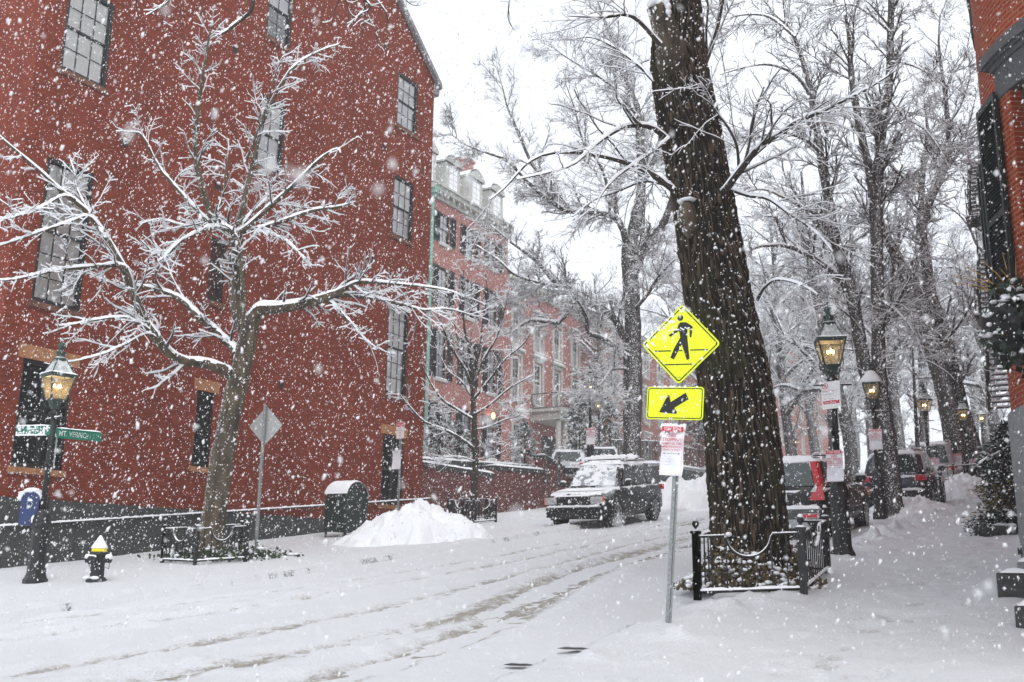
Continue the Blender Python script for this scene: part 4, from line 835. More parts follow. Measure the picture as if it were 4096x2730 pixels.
def crossing_sign():
    b = G(1532, 1441); t = thing('pedestrian_crossing_sign', b, 0, 'bright yellow walking-figure diamond and down-arrow plaque on a leaning steel post', 'road sign'); Mr = frame_M((0, 0, 0), (0.03, -1, 0), -R(4.4)); k = 1/222.
    m = MB()                                         # u-channel post with punched holes
    prof = [(-.032, 0), (-.032, .006), (-.016, .008), (-.014, .036), (.014, .036), (.016, .008), (.032, .006), (.032, 0), (.010, 0), (.010, .030), (-.010, .030), (-.010, 0)]
    Mz = Mr @ Matrix.Translation((0, -.35, -.045)) @ Matrix(((1, 0, 0, 0), (0, 0, 1, 0), (0, 1, 0, 0), (0, 0, 0, 1)))
    m.prism(prof, 3.58, Mz); m.build('post', 'zinc', t); m = MB()
    for i in range(62): m.lathe([(.0045, 0), (.0, .001)], (0, 0, 0), 6) if False else m.prism([(.005*math.cos(PI*q/3), .005*math.sin(PI*q/3)) for q in range(6)], .001, Mr @ Matrix.Translation((0, .05+i*.0508/1.02, -.008)))
    m.build('bolt_holes', 'alu_dark', t)
    d = .600; cy = 2.82; Md = Mr @ Matrix.Translation((.0, cy, 0)); m = MB(); M45 = Md @ Matrix.Rotation(R(45), 4, 'Z'); panel(m, d, d, .04, M45); dm = m.build('diamond_panel', 'sign_yellow', t)
    m = MB(); a, c = rrect(d*.945, d*.945, .03), rrect(d*.905, d*.905, .024); ring_poly(m, a, c, .006, M45); m.build('black_border', 'sign_black', dm)
    S_ = .845/740; q = lambda x, y: ((x-1250)*S_/.93, -(y-485)*S_-(x-1250)*S_*.05)
    m = MB(); body = [(1240, 285), (1290, 283), (1318, 300), (1350, 322), (1342, 422), (1328, 420), (1322, 338), (1305, 345), (1308, 430), (1335, 618), (1312, 630), (1262, 487), (1200, 628), (1168, 614), (1195, 530), (1246, 425), (1232, 366), (1158, 423), (1142, 408), (1212, 352), (1225, 305)]
    m.prism([q(*p) for p in body][::-1], .002, Md @ Matrix.Translation((0, 0, .004))); hx, hy = q(1238, 245); m.prism([(hx+.031*math.cos(PI*i/9), hy+.031*math.sin(PI*i/9)) for i in range(18)], .002, Md @ Matrix.Translation((0, 0, .004)))
    for (x0, y0), (x1, y1) in (((1018, 560), (1170, 551)), ((1238, 547), (1270, 545)), ((1338, 538), (1488, 528)), ((1123, 681), (1362, 664))):
        (a0, b0), (a1, b1) = q(x0, y0), q(x1, y1); m.prism([(a0, b0-.006), (a1, b1-.006), (a1, b1+.006), (a0, b0+.006)], .002, Md @ Matrix.Translation((0, 0, .004)))
    m.build('walking_figure', 'sign_black', dm)
    Mt = Md @ Matrix.Translation((0, 0, .002)); text(dm, 'BTD-PD', .07, q(1240, 790), Mt, 'sign_black', .012); text(dm, 'W-6', .032, (0, 0), Mt @ Matrix.Translation((q(1312, 757)[0], q(1312, 757)[1], 0)) @ Matrix.Rotation(R(42), 4, 'Z'), 'sign_black', .012)
    Mp = Mr @ Matrix.Translation((-.03, 2.205, .0)); m = MB(); panel(m, .605, .338, .035, Mp); pm = m.build('arrow_panel', 'sign_yellow', t); m = MB(); ring_poly(m, rrect(.58, .313, .025), rrect(.562, .295, .02), .006, Mp); m.build('black_border', 'sign_black', pm)
    q2 = lambda x, y: ((x-1235)*S_/.93, -(y-1010)*S_-(x-1235)*S_*.05); m = MB(); m.prism([q2(*p) for p in [(1170, 942), (1184, 940), (1200, 1002), (1325, 910), (1353, 967), (1233, 1053), (1260, 1092), (1248, 1106), (1103, 1100)]][::-1], .002, Mp @ Matrix.Translation((0, 0, .004))); m.build('arrow', 'sign_black', pm)
    Mt = Mp @ Matrix.Translation((0, 0, .002)); text(pm, 'W16-7PL', .085, (.17, -.152), Mt, 'sign_black', .012)
    m = MB(); rr = random.Random(3)
    for i in range(34): u = rr.random(); p = Vector((-.42+.42*u, .0+.42*u, .004)); p += Vector((rr.uniform(0, .05), -rr.uniform(-.005, .06), 0))*(1 if i % 3 else .2); m.blob(Md @ p, (.007+.014*rr.random(), .008, .006+.012*rr.random()), seed=i)
    for i in range(40): m.blob(Md @ Vector((rr.uniform(-.32, .02), rr.uniform(-.1, .2), .004)) if i % 2 else Md @ Vector((rr.uniform(-.25, -.02), rr.uniform(.1, .25), .004)), (.004+.008*rr.random(), .005, .004+.007*rr.random()), seed=i+50, n=6, m=4)
    for i in range(12): m.blob(Md @ Vector((-.12+.02*i+rr.uniform(-.01, .01), .15+rr.uniform(-.015, .02)+.01*(i > 5), .006)), (.012, .007, .008), seed=i+90)
    for i in range(14): m.blob(Mp @ Vector((rr.uniform(-.28, .27), .168, 0)), (.018, .008, .008+.008*rr.random()), seed=i+150)
    for i in range(22): m.blob(Mp @ Vector((rr.uniform(-.25, .27), rr.uniform(-.1, .13), .004)), (.004+.006*rr.random(), .004, .004+.005*rr.random()), seed=i+190, n=6, m=4)
    m.build('snow_cap', 'snow', t)
    c = Vector(b)+Mr @ Vector((-.03, 1.72, .012)); notice(c, (.1, -1, 0), .235, .50, 'snow-crusted no stopping notice taped below the yellow arrow plaque', -R(4.4), True)
crossing_sign()
def on_lamp(v, z, dx=0., dy=0.): return v+Vector((dx, dy, z))
# signs on the right lamp
nrm = (-.25, -1, 0)
p = on_lamp(LR, 2.60, -.02, -.075); t = thing('parking_sign', p, 0, 'white street cleaning sign with red lettering on the right gas lamp', 'parking sign'); M = frame_M((0, 0, 0), nrm); m = MB(); panel(m, .33, .455, .02, M); m.build('panel', 'sign_white', t)
m = MB(); cxp, cyp = -.09, .155; ring_poly(m, [(cxp+.052*math.cos(2*PI*i/24), cyp+.052*math.sin(2*PI*i/24)) for i in range(24)], [(cxp+.042*math.cos(2*PI*i/24), cyp+.042*math.sin(2*PI*i/24)) for i in range(24)], .0055, M); m.prism([(cxp-.036, cyp+.026), (cxp-.026, cyp+.036), (cxp+.036, cyp-.026), (cxp+.026, cyp-.036)][::-1], .0015, M @ Matrix.Translation((0, 0, .0045))); m.build('no_parking_symbol', 'text_red', t)
text(t, 'P', .035, (cxp, cyp), M, 'sign_black', .055, bold=.02); text(t, 'Street Cleaning', .27, (-.01, .068), M, 'text_red', .042, bold=.015); text(t, '2nd & 4th FRIDAY', .19, (-.04, .018), M, 'sign_black', .022); text(t, 'OF EACH MONTH APRIL 1 to November 30', .24, (-.01, -.012), M, 'text_red', .010); text(t, '8am-12noon', .17, (-.05, -.055), M, 'text_red', .027, bold=.015)
m = MB(); m.prism([(-.14, -.145), (.14, -.145), (.14, -.09), (-.14, -.09)], .0015, M @ Matrix.Translation((0, 0, .0035))); m.build('red_band', 'text_red', t); text(t, 'Tow Zone', .2, (-.02, -.118), M @ Matrix.Translation((0, 0, .0025)), 'sign_white', .036, bold=.015)
p = on_lamp(LR, 1.18+.25, -.0, -.19); notice(p, nrm, .285, .50, 'no stopping notice taped low on the right gas lamp post', -R(1))
p = on_lamp(LR, 1.93, -.06, .0); t = thing('parking_sign', p, 0, 'brown back of a narrow sign strapped edge-on to the right gas lamp', 'parking sign'); m = MB(); panel(m, .3, .45, .02, frame_M((0, 0, 0), (-.93, -.37, 0))); m.v = [tuple(Vector(v)+Vector((-.02, -.05, 0))) for v in m.v]; m.build('panel', 'alu_dark', t); m = MB(); m.lathe([(.056, -.14), (.06, -.13), (.056, -.12)], (.06, 0, 0), 12); m.lathe([(.056, .14), (.06, .15), (.056, .16)], (.06, 0, 0), 12); m.build('strap', 'black_iron', t)
# left lamp: street names and letter box
vd = Vector((-LL.x, -LL.y, 0)).normalized()
def name_sign(s, w, p, n, label, snowy):
    t = thing('street_name_sign', p, 0, label, 'street sign'); M = frame_M((0, 0, 0), n); m = MB(); panel(m, w, .17, .03, M); m.build('panel', 'sign_green', t)
    text(t, s, w*.84, (0, 0), M, 'sign_white', .095, bold=.012); s_ = MB(); rr = random.Random(8)
    snow_line(s_, M @ Vector((-w*.48, .085, 0)), M @ Vector((w*.48, .085, 0)), .03, .02)
    if snowy:
        for i in range(70): s_.blob(M @ Vector((rr.uniform(-.48, .48)*w, rr.uniform(-.085, .085), .006)), (.012+.02*rr.random(), .012, .008+.012*rr.random()), seed=i, n=6, m=4)
        snow_line(s_, M @ Vector((-w*.48, -.085, .01)), M @ Vector((w*.4, -.085, .01)), .03, .03)
    s_.build('snow_cap', 'snow', t)
z = 2.62
a = at(173*.575*0+183*KD, 1001*KD, 19.0); pa = Vector((LL.x, LL.y, a.z)); nL = Vector((.62, -.78, 0)); nR = Vector((.80, -.6, 0))
p = at(181*KD, 1000*KD, math.hypot(LL.x, LL.y)-.1); name_sign('MT. VERNON ST', .80, p, (.97, -.30, 0), 'green street sign reading Mt. Vernon St on the left gas lamp', False)
p = at(76*KD, 990*KD, math.hypot(LL.x, LL.y)-.1); name_sign('LOUISBURG SQ', .66, p, (.35, -.94, 0), 'snow-crusted green street sign reading Louisburg Sq on the left gas lamp', True)
t = thing('sign_bracket', on_lamp(LL, 2.3), 0, 'thin steel bracket strip below the street name signs', 'bracket'); M = frame_M((0, 0, 0), (.7, -.7, 0)); m = MB(); m.prism([(.075, -.35), (.10, -.35), (.10, .2), (.075, .2)], .004, M); m.tube([(0, 0, -.1), M @ Vector((.085, -.1, 0))], .006, 5); m.tube([(0, 0, .1), M @ Vector((.085, .1, 0))], .006, 5); m.build('strip', 'zinc', t)
p = at(67*KD, 1168*KD, math.hypot(LL.x, LL.y)+.05); t = thing('letter_box', p, 0, 'small blue letter box with snow cap hung on the left gas lamp post', 'mailbox')
Mb = frame_M((0, 0, 0), (.62, -.78, 0), 0)
def arch_poly(w, h, n=10): return [(-w/2, -h/2), (w/2, -h/2)]+[(w/2*math.cos(PI*i/n), h/2-w/2+w/2*math.sin(PI*i/n)) for i in range(n+1)]
m = MB(); m.prism(arch_poly(.30, .58), .26, Mb @ Matrix.Translation((0, 0, -.26))); m.build('body', 'mail_blue', t)
m = MB(); Mc = Mb @ Matrix.Translation((0, 0, .001)); 
m.prism([(-.05, .12), (.05, .12), (.02, .16), (-.02, .16)], .003, Mc); m.prism([(-.035, .02), (.035, .02), (.03, .028), (-.03, .028)], .003, Mc); m.tube([Mc @ Vector((-.03, .03, .002)), Mc @ Vector((-.045, .08, .002)), Mc @ Vector((0, .13, .002)), Mc @ Vector((.045, .08, .002)), Mc @ Vector((.03, .03, .002))], .004, 4); m.prism([(.06, -.25), (.11, -.25), (.12, -.16), (.085, -.11), (.05, -.16)], .003, Mc); m.build('emblem', 'sign_white', t)
m = MB()
for i in range(9): a_ = PI*(i+.5)/9; m.blob(Mb @ Vector((.15*math.cos(a_), .14+.15*math.sin(a_), -.12)), (.07, .14, .05), seed=i)
m.blob(Mb @ Vector((.0, .30, -.10)), (.13, .15, .06)); m.build('snow_cap', 'snow', t)
m = MB(); m.box(Mb @ Vector((.2, 0, -.13)), (.18, .05, .45)); m.build('bracket', 'black_iron', t)
# diamond sign seen from behind
b = G(588, 1283); t = thing('road_sign', b, 0, 'grey back of a diamond road sign on a steel post left of the green mailbox', 'road sign'); dd = math.hypot(b.x, b.y); zc = at(596*KD, 978*KD, dd).z-b.z
Mr = frame_M((0, 0, 0), (.15, -1, 0), 0); m = MB(); m.box((0, -.02, (zc+.42)/2-.1), (.06, .04, zc+.62)); m.build('post', 'zinc', t); m = MB(); panel(m, .60, .60, .03, Mr @ Matrix.Translation((0, zc, -.04)) @ Matrix.Rotation(R(45), 4, 'Z')); m.build('diamond_panel', 'alu', t)
m = MB(); snow_line(m, (0, -.01, zc+.42), (.02, -.01, zc+.42), .06, .03, n=1); m.build('snow_cap', 'snow', t)
# tow zone sign
b = G(913, 1214); dd = math.hypot(b.x, b.y); t = thing('parking_sign', b, 0, 'white tow zone sign with red band on a steel post before the black shutter', 'parking sign'); z1 = at(912*KD, 990*KD, dd).z-b.z
m = MB(); m.box((0, 0, z1/2), (.06, .045, z1+.5)); m.build('post', 'zinc', t); M = frame_M((0, -.03, z1), (-.12, -1, 0)); m = MB(); panel(m, .34, .52, .03, M); m.build('panel', 'sign_white', t); m = MB(); ring_poly(m, rrect(.32, .50, .025), rrect(.30, .48, .02), .006, M); m.prism([(-.145, .12), (.145, .12), (.145, .235), (-.145, .235)], .002, M @ Matrix.Translation((0, 0, .0035))); m.build('red_band', 'sign_red', t)
text(t, 'TOW ZONE', .25, (0, .178), M @ Matrix.Translation((0, 0, .003)), 'sign_white', .06, bold=.02)
for s, w, y, h in (('NO', .1, .07, .05), ('STOPPING', .24, .0, .036), ('ANY', .09, -.055, .028), ('TIME', .1, -.1, .028)): text(t, s, w, (0, y), M, 'text_red', h, bold=.02)
m = MB(); m.prism([(-.02, -.172), (.06, -.172), (.06, -.16), (-.02, -.16)], .0015, M @ Matrix.Translation((0, 0, .003))); m.prism([(-.06, -.166), (-.02, -.185), (-.02, -.147)], .0015, M @ Matrix.Translation((0, 0, .003))); m.build('arrow', 'text_red', t); m = MB(); snow_line(m, (-.05, 0, z1+.27), (.05, 0, z1+.27), .06, .03); m.build('snow_cap', 'snow', t)
p = at(911*KD, 1057*KD, dd+.04); t = thing('paper_notice', p, 0, 'blank reverse of a paper notice wrapped round the tow zone sign post', 'notice'); M = frame_M((0, 0, 0), (-.1, -1, 0)); m = MB(); nx, ny = 4, 8
m.add([M @ Vector(((i/nx-.5)*.34*(1+.06*math.sin(j*1.7)), (j/ny-.5)*.58, .015*math.sin(i*2+j))) for j in range(ny+1) for i in range(nx+1)], [(j*(nx+1)+i, j*(nx+1)+i+1, (j+1)*(nx+1)+i+1, (j+1)*(nx+1)+i) for j in range(ny) for i in range(nx)], 0, True); m.build('sheet', 'paper', t); m = MB(); m.blob((0, -.02, .31), (.08, .05, .06)); m.build('snow_cap', 'snow', t)
for (px, py, dd, w, h, lb) in ((2012, 1010, 25.6, .30, .5, 'no stopping notice taped to the lamp post before the forked tree'), (2148, 1068, 38, .30, .48, 'faint no stopping notice on the far lamp behind the small bare tree'), (2196, 1062, 40.5, .42, .62, 'no stopping notice wrapped on the left trunk of the twin-trunked tree'), (2236, 1070, 41, .25, .5, 'narrow no stopping notice on the right trunk of the twin-trunked tree'), (1357, 1003, 37.6, .36, .62, 'small red-topped sign on the gas lamp above the parked cars')):
    notice(at(px*KD, py*KD, dd), (.05, -1, 0), w, h, lb, 0, False, 0, False)

# ---------------------------------------------------------------- tree guards, hydrant, mailbox, snow bank
def gp(x, y): v = G(x, y); return v
a, b, c = G(1603, 1380), G(1848, 1372), G(1903, 1323); d = Vector((a.x-.12, a.y+2.1, 0)); d.z = road_z(d.x+.3, d.y)-.02
fr = tube_fence('tree_guard', 'black iron tree guard with dipped snowy rails round the big foreground trunk', [a, b, c, d, a], .72, .17, bar=.015, cat='tree guard', post=.075, dip=True)
def guard(pts, label): 
    return tube_fence('tree_guard', label, pts, .70, .13, cat='tree guard', post=.06, dip=True)
a, b, c = G(372, 1297), G(448, 1301), G(563, 1293); c2 = a+(c-b)*1.0+Vector((.2, .6, .05)); c1 = c+Vector((-1.2, 1.2, .13))
guard([a, b, c, c1, c2, a], 'black iron tree guard round the leaning snowy tree by the big brick wall')
a, b, c = G(1030, 1198), G(1087, 1207), G(1139, 1202); guard([a, b, c, c+Vector((-1., 1.1, .12)), a+Vector((-.2, 1.2, .12)), a], 'black iron tree guard round the young tree beside the snow bank')
a = at(2096*KD, 1160*KD, 33.5); a.z = gz(a.x, a.y)+.1; b = at(2165*KD, 1160*KD, 33.); b.z = gz(b.x, b.y)+.1
guard([a, b, b+Vector((-.2, 2., .2)), a+Vector((-.2, 2., .2)), a], 'dark iron tree guard round the small bare tree on the right pavement')
a = at(2098*KD, 1130*KD, 38); a.z = gz(a.x, a.y)+.1; b = at(2195*KD, 1130*KD, 39.5); b.z = gz(b.x, b.y)+.15
tube_fence('iron_fence', 'low thin iron railing on the pavement before the twin-trunked tree', [a, b, b+Vector((1.4, .4, .1))], .95, .3, mt='black_iron', post=.05, finial=False)
h = G(221, 1338); t = thing('fire_hydrant', h, R(20), 'black fire hydrant with yellow band and pointed snow cap by the left kerb', 'hydrant')
m = MB(); m.lathe([(.17, -.1), (.17, .05), (.125, .06), (.115, .09), (.11, .42), (.135, .44), (.135, .48), (.12, .5)], n=16)
for a_ in range(6): m.lathe([(.015, .05), (.015, .075), (0, .078)], (.145*math.cos(a_), .145*math.sin(a_), 0), 6)
m.build('barrel', 'hyd_black', t); m = MB(); m.lathe([(.128, .5), (.125, .54), (.10, .60), (.055, .645), (.03, .65), (.03, .69), (0, .695)], n=16); m.build('bonnet', 'hyd_yellow', t)
m = MB()
for s in (-1, 1):
    m.tube([(0, 0, .37), (s*.19, 0, .37)], .052, 12); m.tube([(s*.19, 0, .37), (s*.22, 0, .37)], .062, 6); m.tube([(s*.2, .02, .33), (s*.17, .06, .22), (s*.12, .04, .24)], .006, 5)
m.tube([(0, 0, .36), (0, -.19, .36)], .068, 12); m.tube([(0, -.19, .36), (0, -.23, .36)], .078, 6); m.build('nozzle', 'hyd_black', t)
m = MB(); m.lathe([(.135, .555), (.13, .585), (.085, .66), (.045, .72), (.02, .765), (0, .78)], n=12); m.blob((-.19, 0, .415), (.075, .07, .05)); m.blob((.19, 0, .415), (.075, .07, .05)); m.blob((0, -.17, .42), (.06, .07, .03)); m.blob((-.12, -.08, .07), (.09, .08, .04)); m.blob((.05, -.14, .07), (.09, .05, .03)); m.build('snow_cap', 'snow', t)
def mailbox():
    c = G(792, 1237); W, D, H = .92, .74, 1.46
    t = thing('relay_mailbox', (c.x-D/2, c.y+W/2, c.z), 0, 'large dark green round-topped mailbox on short legs with snow on top', 'mailbox')
    n = 12; r = W/2; prof = [(-r, .17), (r, .17)]+[(r*math.cos(PI*i/n), H-r*.8+r*.8*math.sin(PI*i/n)) for i in range(n+1)]
    M = Matrix(((0, 0, 1, -D/2), (1, 0, 0, 0), (0, 1, 0, 0), (0, 0, 0, 1))); m = MB(); m.prism(prof, D, M); o = bv(m.build('body', 'mail_green', t), .015)
    m = MB()
    rim = [(y*1.0, z) for y, z in prof]; inn = [(y*.93, .17+(z-.17)*.955+.02) for y, z in prof]; ring_poly(m, rim, inn, D+.012, M); m.box((D/2+.004, 0, .62), (.02, .7, .015)); m.box((D/2+.006, -.2, .75), (.02, .05, .09)); m.box((D/2+.003, 0, .25), (.02, .86, .02)); m.build('door', 'mail_green', t)
    for sx in (-1, 1):
        for sy in (-1, 1): m = MB(); m.box((sx*(D/2-.05), sy*(r-.05), .05), (.045, .045, .3)); m.build('leg', 'mail_green', t)
    m = MB(); rr = random.Random(2); vs = []; N = 14; K = 10
    for i in range(N+1):
        x = -D/2-.02+(D+.04)*i/N
        for k in range(K+1):
            a = PI*(.06+.88*k/K); q = r+.012+(.075*math.sin(a)**1.5)*(0.35 if i in (0, N) else 1)*rr.uniform(.85, 1.15)
            vs.append((x, q*math.cos(a), H-r*.8+(q*.8+.02)*math.sin(a)-.0))
    m.add(vs, [(i*(K+1)+k, i*(K+1)+k+1, (i+1)*(K+1)+k+1, (i+1)*(K+1)+k) for i in range(N) for k in range(K)], 0, True); m.build('snow_cap', 'snow', t)
mailbox()
def snow_bank(name, c, rx, ry, h, rz, label, mt='dirty_snow', seed=0, lump=.28):
    n = 90; u = np.linspace(-1.15, 1.15, n); X, Y = np.meshgrid(u, u); rr = np.hypot(X, Y)+fbm(X*2.5+seed, Y*2.5, 4, seed)*.55
    z = h*np.where(rr < 1, np.clip(1-rr**3, 0, 1)**.8*(.80+.20*np.cos(X*2.6-.3)), -(rr-1)*1.2)
    wx, wy = X*rx, Y*ry; e = np.clip(1.3-rr, 0, 1); z = z+e*(fbm(wx*1.7, wy*1.7, 4, seed+3)*h*lump*3.2+np.abs(fbm(wx*4, wy*4, 3, seed+5))*.42-np.abs(fbm(wx*8, wy*8, 3, seed+6))*.12)
    co = np.stack([wx*math.cos(rz)-wy*math.sin(rz), wx*math.sin(rz)+wy*math.cos(rz), z+GS*(wx*math.sin(rz)+wy*math.cos(rz))-.03], -1).reshape(-1, 3)
    i = np.arange(n-1)[None]+np.arange(n-1)[:, None]*n; o = np_mesh(name, co, np.stack([i, i+1, i+n+1, i+n], -1).reshape(-1, 4), [mt], None, True); o.location = c
    return tag(o, label, 'snow bank', kind='stuff')
g0 = G(955, 1246); snow_bank('snow_bank', g0, 1.85, 1.1, .80, R(38), 'heaped grimy snow bank on the left kerb beside the green mailbox', seed=3)
g1 = at(1590*KD, 1140*KD, 37); g1.z = gz(g1.x, g1.y); snow_bank('snow_bank', g1, 2.6, 1.5, 1.0, R(60), 'ploughed snow bank beyond the black SUV at the foot of the granite wall', seed=9, mt='snow')
g1 = at(2215*KD, 1135*KD, 38); g1.z = gz(g1.x, g1.y); snow_bank('snow_bank', g1, 1.5, 1.3, .75, R(20), 'snow heaped round the foot of the twin-trunked tree', seed=12, mt='snow')
g1 = at(2090*KD, 1165*KD, 30); g1.z = gz(g1.x, g1.y); snow_bank('snow_bank', g1, 1.2, 2.0, .35, R(0), 'low snow heap between the forked tree and the small tree guard', seed=15, mt='snow')
dr = G(1318, 1512)
for (x, y, w, lb) in ((1318, 1512, .17, 'black gap of a storm drain showing through the snow, right-hand one'), (1192, 1518, .16, 'black sliver of storm drain showing through the snow, left-hand one')):
    v = G(x, y); v.z = road_z(v.x, v.y); dg = MB(); n = 12; dg.add([(w*.8*math.cos(2*PI*i/n)*(1+.15*math.sin(i*2)), w*.34*math.sin(2*PI*i/n)*(1+.2*math.cos(i*3)), .03) for i in range(n)], [tuple(range(n))]); o = dg.build('storm_drain', 'black_paint', None, v); o.rotation_euler = (math.atan(GS), 0, R(15)); tag(o, lb, 'drain')

# ---------------------------------------------------------------- cars
def car(loc, rz, label, L=4.8, W=1.92, H=1.82, hood=1.14, belt=1.12, cab=(1.15, .45, -2.0, -2.32), paint='paint_black', wr=.38, front=True, style='suv', tilt=True, group='parked cars', glass='windscreen'):
    t = thing('parked_car', loc, rz, label, 'car', group); hl, hw = L/2, W/2
    if tilt: t.rotation_euler = (math.atan(GS)*(-1 if abs(math.cos(rz)+1) < .5 else 1), 0, rz) if abs(math.sin(rz)) < .5 else (0, 0, rz)
    y0c, y0t, y1t, y1c = cab; m = MB(); st = []
    for u, zb, zt, w in ((hl, .45, .78, .80), (hl-.06, .32, .95, .90), (hl-.25, .26, hood-.10, .965), (hl-.7, .24, hood-.035, 1.), (y0c+.1, .24, hood+.0, 1.), (y0c-.2, .24, belt, 1.), (0, .24, belt, 1.), (y1t, .24, belt, 1.), (-hl+.35, .26, belt-.0, .985), (-hl+.08, .32, belt-.04, .93), (-hl, .42, belt-.16, .84)): st.append((u, zb, zt, w*hw))
    vs = []; K = 14
    for u, zb, zt, w in st:
        h = zt-zb; prof = [(.80, 0), (.93, .05), (.985, .16), (1., .35), (1., .62), (.985, .80), (.945, .93), (.86, 1.)]
        vs += [(s*w*q, u, zb+h*z) for s, pr in ((1, prof), (-1, prof[::-1])) for q, z in pr]
    K = 16; n = len(st); fs = [(i*K+k, i*K+(k+1) % K, (i+1)*K+(k+1) % K, (i+1)*K+k) for i in range(n-1) for k in range(K)]+[tuple(reversed(range(K))), tuple((n-1)*K+k for k in range(K))]
    m.add(vs, fs, 0, True)
    # cabin
    wb, wt = hw*.90, hw*.74; zr = H; layers = []
    for f in (0, .25, .5, .75, .93, 1.):
        e = 0 if f < .93 else (.02 if f < 1 else .12); y0 = y0c+(y0t-y0c)*f-e; y1 = y1c+(y1t-y1c)*f+e; w = wb+(wt-wb)*f-e*.8; z = belt-.06+(zr-belt+.06)*(f if f < 1 else 1)
        layers.append([(w, y0-.12, z), (w-.12, y0, z), (0, y0+.06, z), (-w+.12, y0, z), (-w, y0-.12, z), (-w, y1+.12, z), (-w+.12, y1, z), (0, y1-.03, z), (w-.12, y1, z), (w, y1+.12, z)])
    vs = [p for l in layers for p in l]; k = 10; nl = len(layers); m.add(vs, [(i*k+j, (i+1)*k+j, (i+1)*k+(j+1) % k, i*k+(j+1) % k) for i in range(nl-1) for j in range(k)]+[tuple((nl-1)*k+j for j in reversed(range(k)))], 0, True)
    o = m.build('body', paint, t); o.data.shade_smooth() if False else None
    def P_(side, u, v, off=.008):          # point on a cabin face; v 0 belt .. 1 roof
        f = v; y0 = y0c+(y0t-y0c)*f; y1 = y1c+(y1t-y1c)*f; w = wb+(wt-wb)*f; z = belt-.06+(zr-belt+.06)*f
        if side == 'F': return Vector(((w-.1)*u, y0+.06*(1-abs(u))+off*1.5+.004, z+off*.6))
        if side == 'B': return Vector((-(w-.1)*u, y1-.03*(1-abs(u))-off*1.5, z+off*.6))
        s = 1 if side == 'R' else -1; return Vector((s*(w+off), y1+.12+(y0-y1-.24)*u, z))
    def patch(side, us, v0, v1, mt, nm, off=.01):
        mm = MB(); N = 8; vs = []
        for i in range(N+1):
            for j in range(5): v = v0+(v1-v0)*j/4; ub, ut = us[0], us[1]; ua = us[0][0]+(us[0][1]-us[0][0])*j/4; ub = us[1][0]+(us[1][1]-us[1][0])*j/4; vs.append(P_(side, ua+(ub-ua)*i/N, v, off))
        mm.add(vs, [(i*5+j, (i+1)*5+j, (i+1)*5+j+1, i*5+j+1) for i in range(N) for j in range(4)], 0, True); return mm.build(nm, mt, t)
    patch('F', ((-.97, -.97), (.97, .97)), .13, .92, glass if front else 'car_glass', 'windscreen')
    patch('B', ((-.93, -.90), (.93, .90)), .16, .90, 'car_glass', 'rear_window')
    cuts = ((.05, .16), (.30, .32)), ((.34, .36), (.62, .62)), ((.65, .65), (.97, .95))
    for sd in 'LR':
        for cu in cuts: patch(sd, cu, .14, .90, 'side_glass', 'side_window', .012)
    ays = (hl-.88, -hl+.92)
    for ya in ays:
        for s in (-1, 1):
            m = MB(); x = s*(hw+.003); m.add([(x, ya+(wr+.075)*math.cos(PI*i/16), wr-.02+(wr+.075)*math.sin(PI*i/16)) for i in range(17)]+[(x, ya-wr-.075, .23), (x, ya+wr+.075, .23)], [tuple(range(19))]); m.build('wheel_arch', 'plastic', t)
            w = MB(); w.tube([(s*(hw-.22), ya, wr), (s*(hw-.01), ya, wr), (s*(hw+.012), ya, wr)], [wr, wr, wr*.95], 28); w.tube([(s*(hw+.012), ya, wr), (s*(hw+.013), ya, wr)], [wr*.95, wr*.70], 28); wo = w.build('wheel', 'tyre', t)
            w = MB(); xr = s*(hw+.018)
            w.add([(xr-s*.002, ya+wr*q*math.cos(2*PI*i/24), wr+wr*q*math.sin(2*PI*i/24)) for q in (.72, .64) for i in range(24)], [(i, (i+1) % 24, 24+(i+1) % 24, 24+i) for i in range(24)])
            for i in range(10):
                a = 2*PI*i/10; ca, sa = math.cos(a), math.sin(a); w.box((xr, ya+ca*wr*.38, wr+sa*wr*.38), (.02, wr*.62, .032), M=Matrix.Rotation(a, 3, 'X'))
            w.lathe([(.001, 0)], (0, 0, 0), 3) if False else w.tube([(xr-s*.01, ya, wr), (xr+s*.012, ya, wr)], .05, 12); w.build('rim', 'rim', wo)
    for s in (-1, 1):
        m = MB(); m.blob((s*(hw+.10), y0c-.32, belt+.10), (.12, .07, .085), n=12, m=8, j=0); m.tube([(s*(hw-.06), y0c-.3, belt+.03), (s*(hw+.05), y0c-.3, belt+.06)], .03, 6); mi = m.build('mirror', paint, t); m = MB(); m.blob((s*(hw+.10), y0c-.32, belt+.165), (.12, .07, .05), flat=.8); m.build('snow_cap', 'snow', mi)
    m = MB(); m.box((hw+.001, .0, .50), (.03, L-2*.92-wr*2-.1, .10)); m.box((-hw-.001, .0, .50), (.03, L-2*.92-wr*2-.1, .10)); m.build('side_trim', 'plastic', t)
    m = MB()
    for s in (-1, 1):
        for yy in (y0c-.35, y0c-1.35, y1t+.45): m.box((s*(hw+.0005), yy, .78), (.006, .012, .62))
        for yy in (y0c-1.15, y1t+.62): m.box((s*(hw+.02), yy, .93), (.03, .18, .03))
    m.build('door_lines', 'plastic', t)
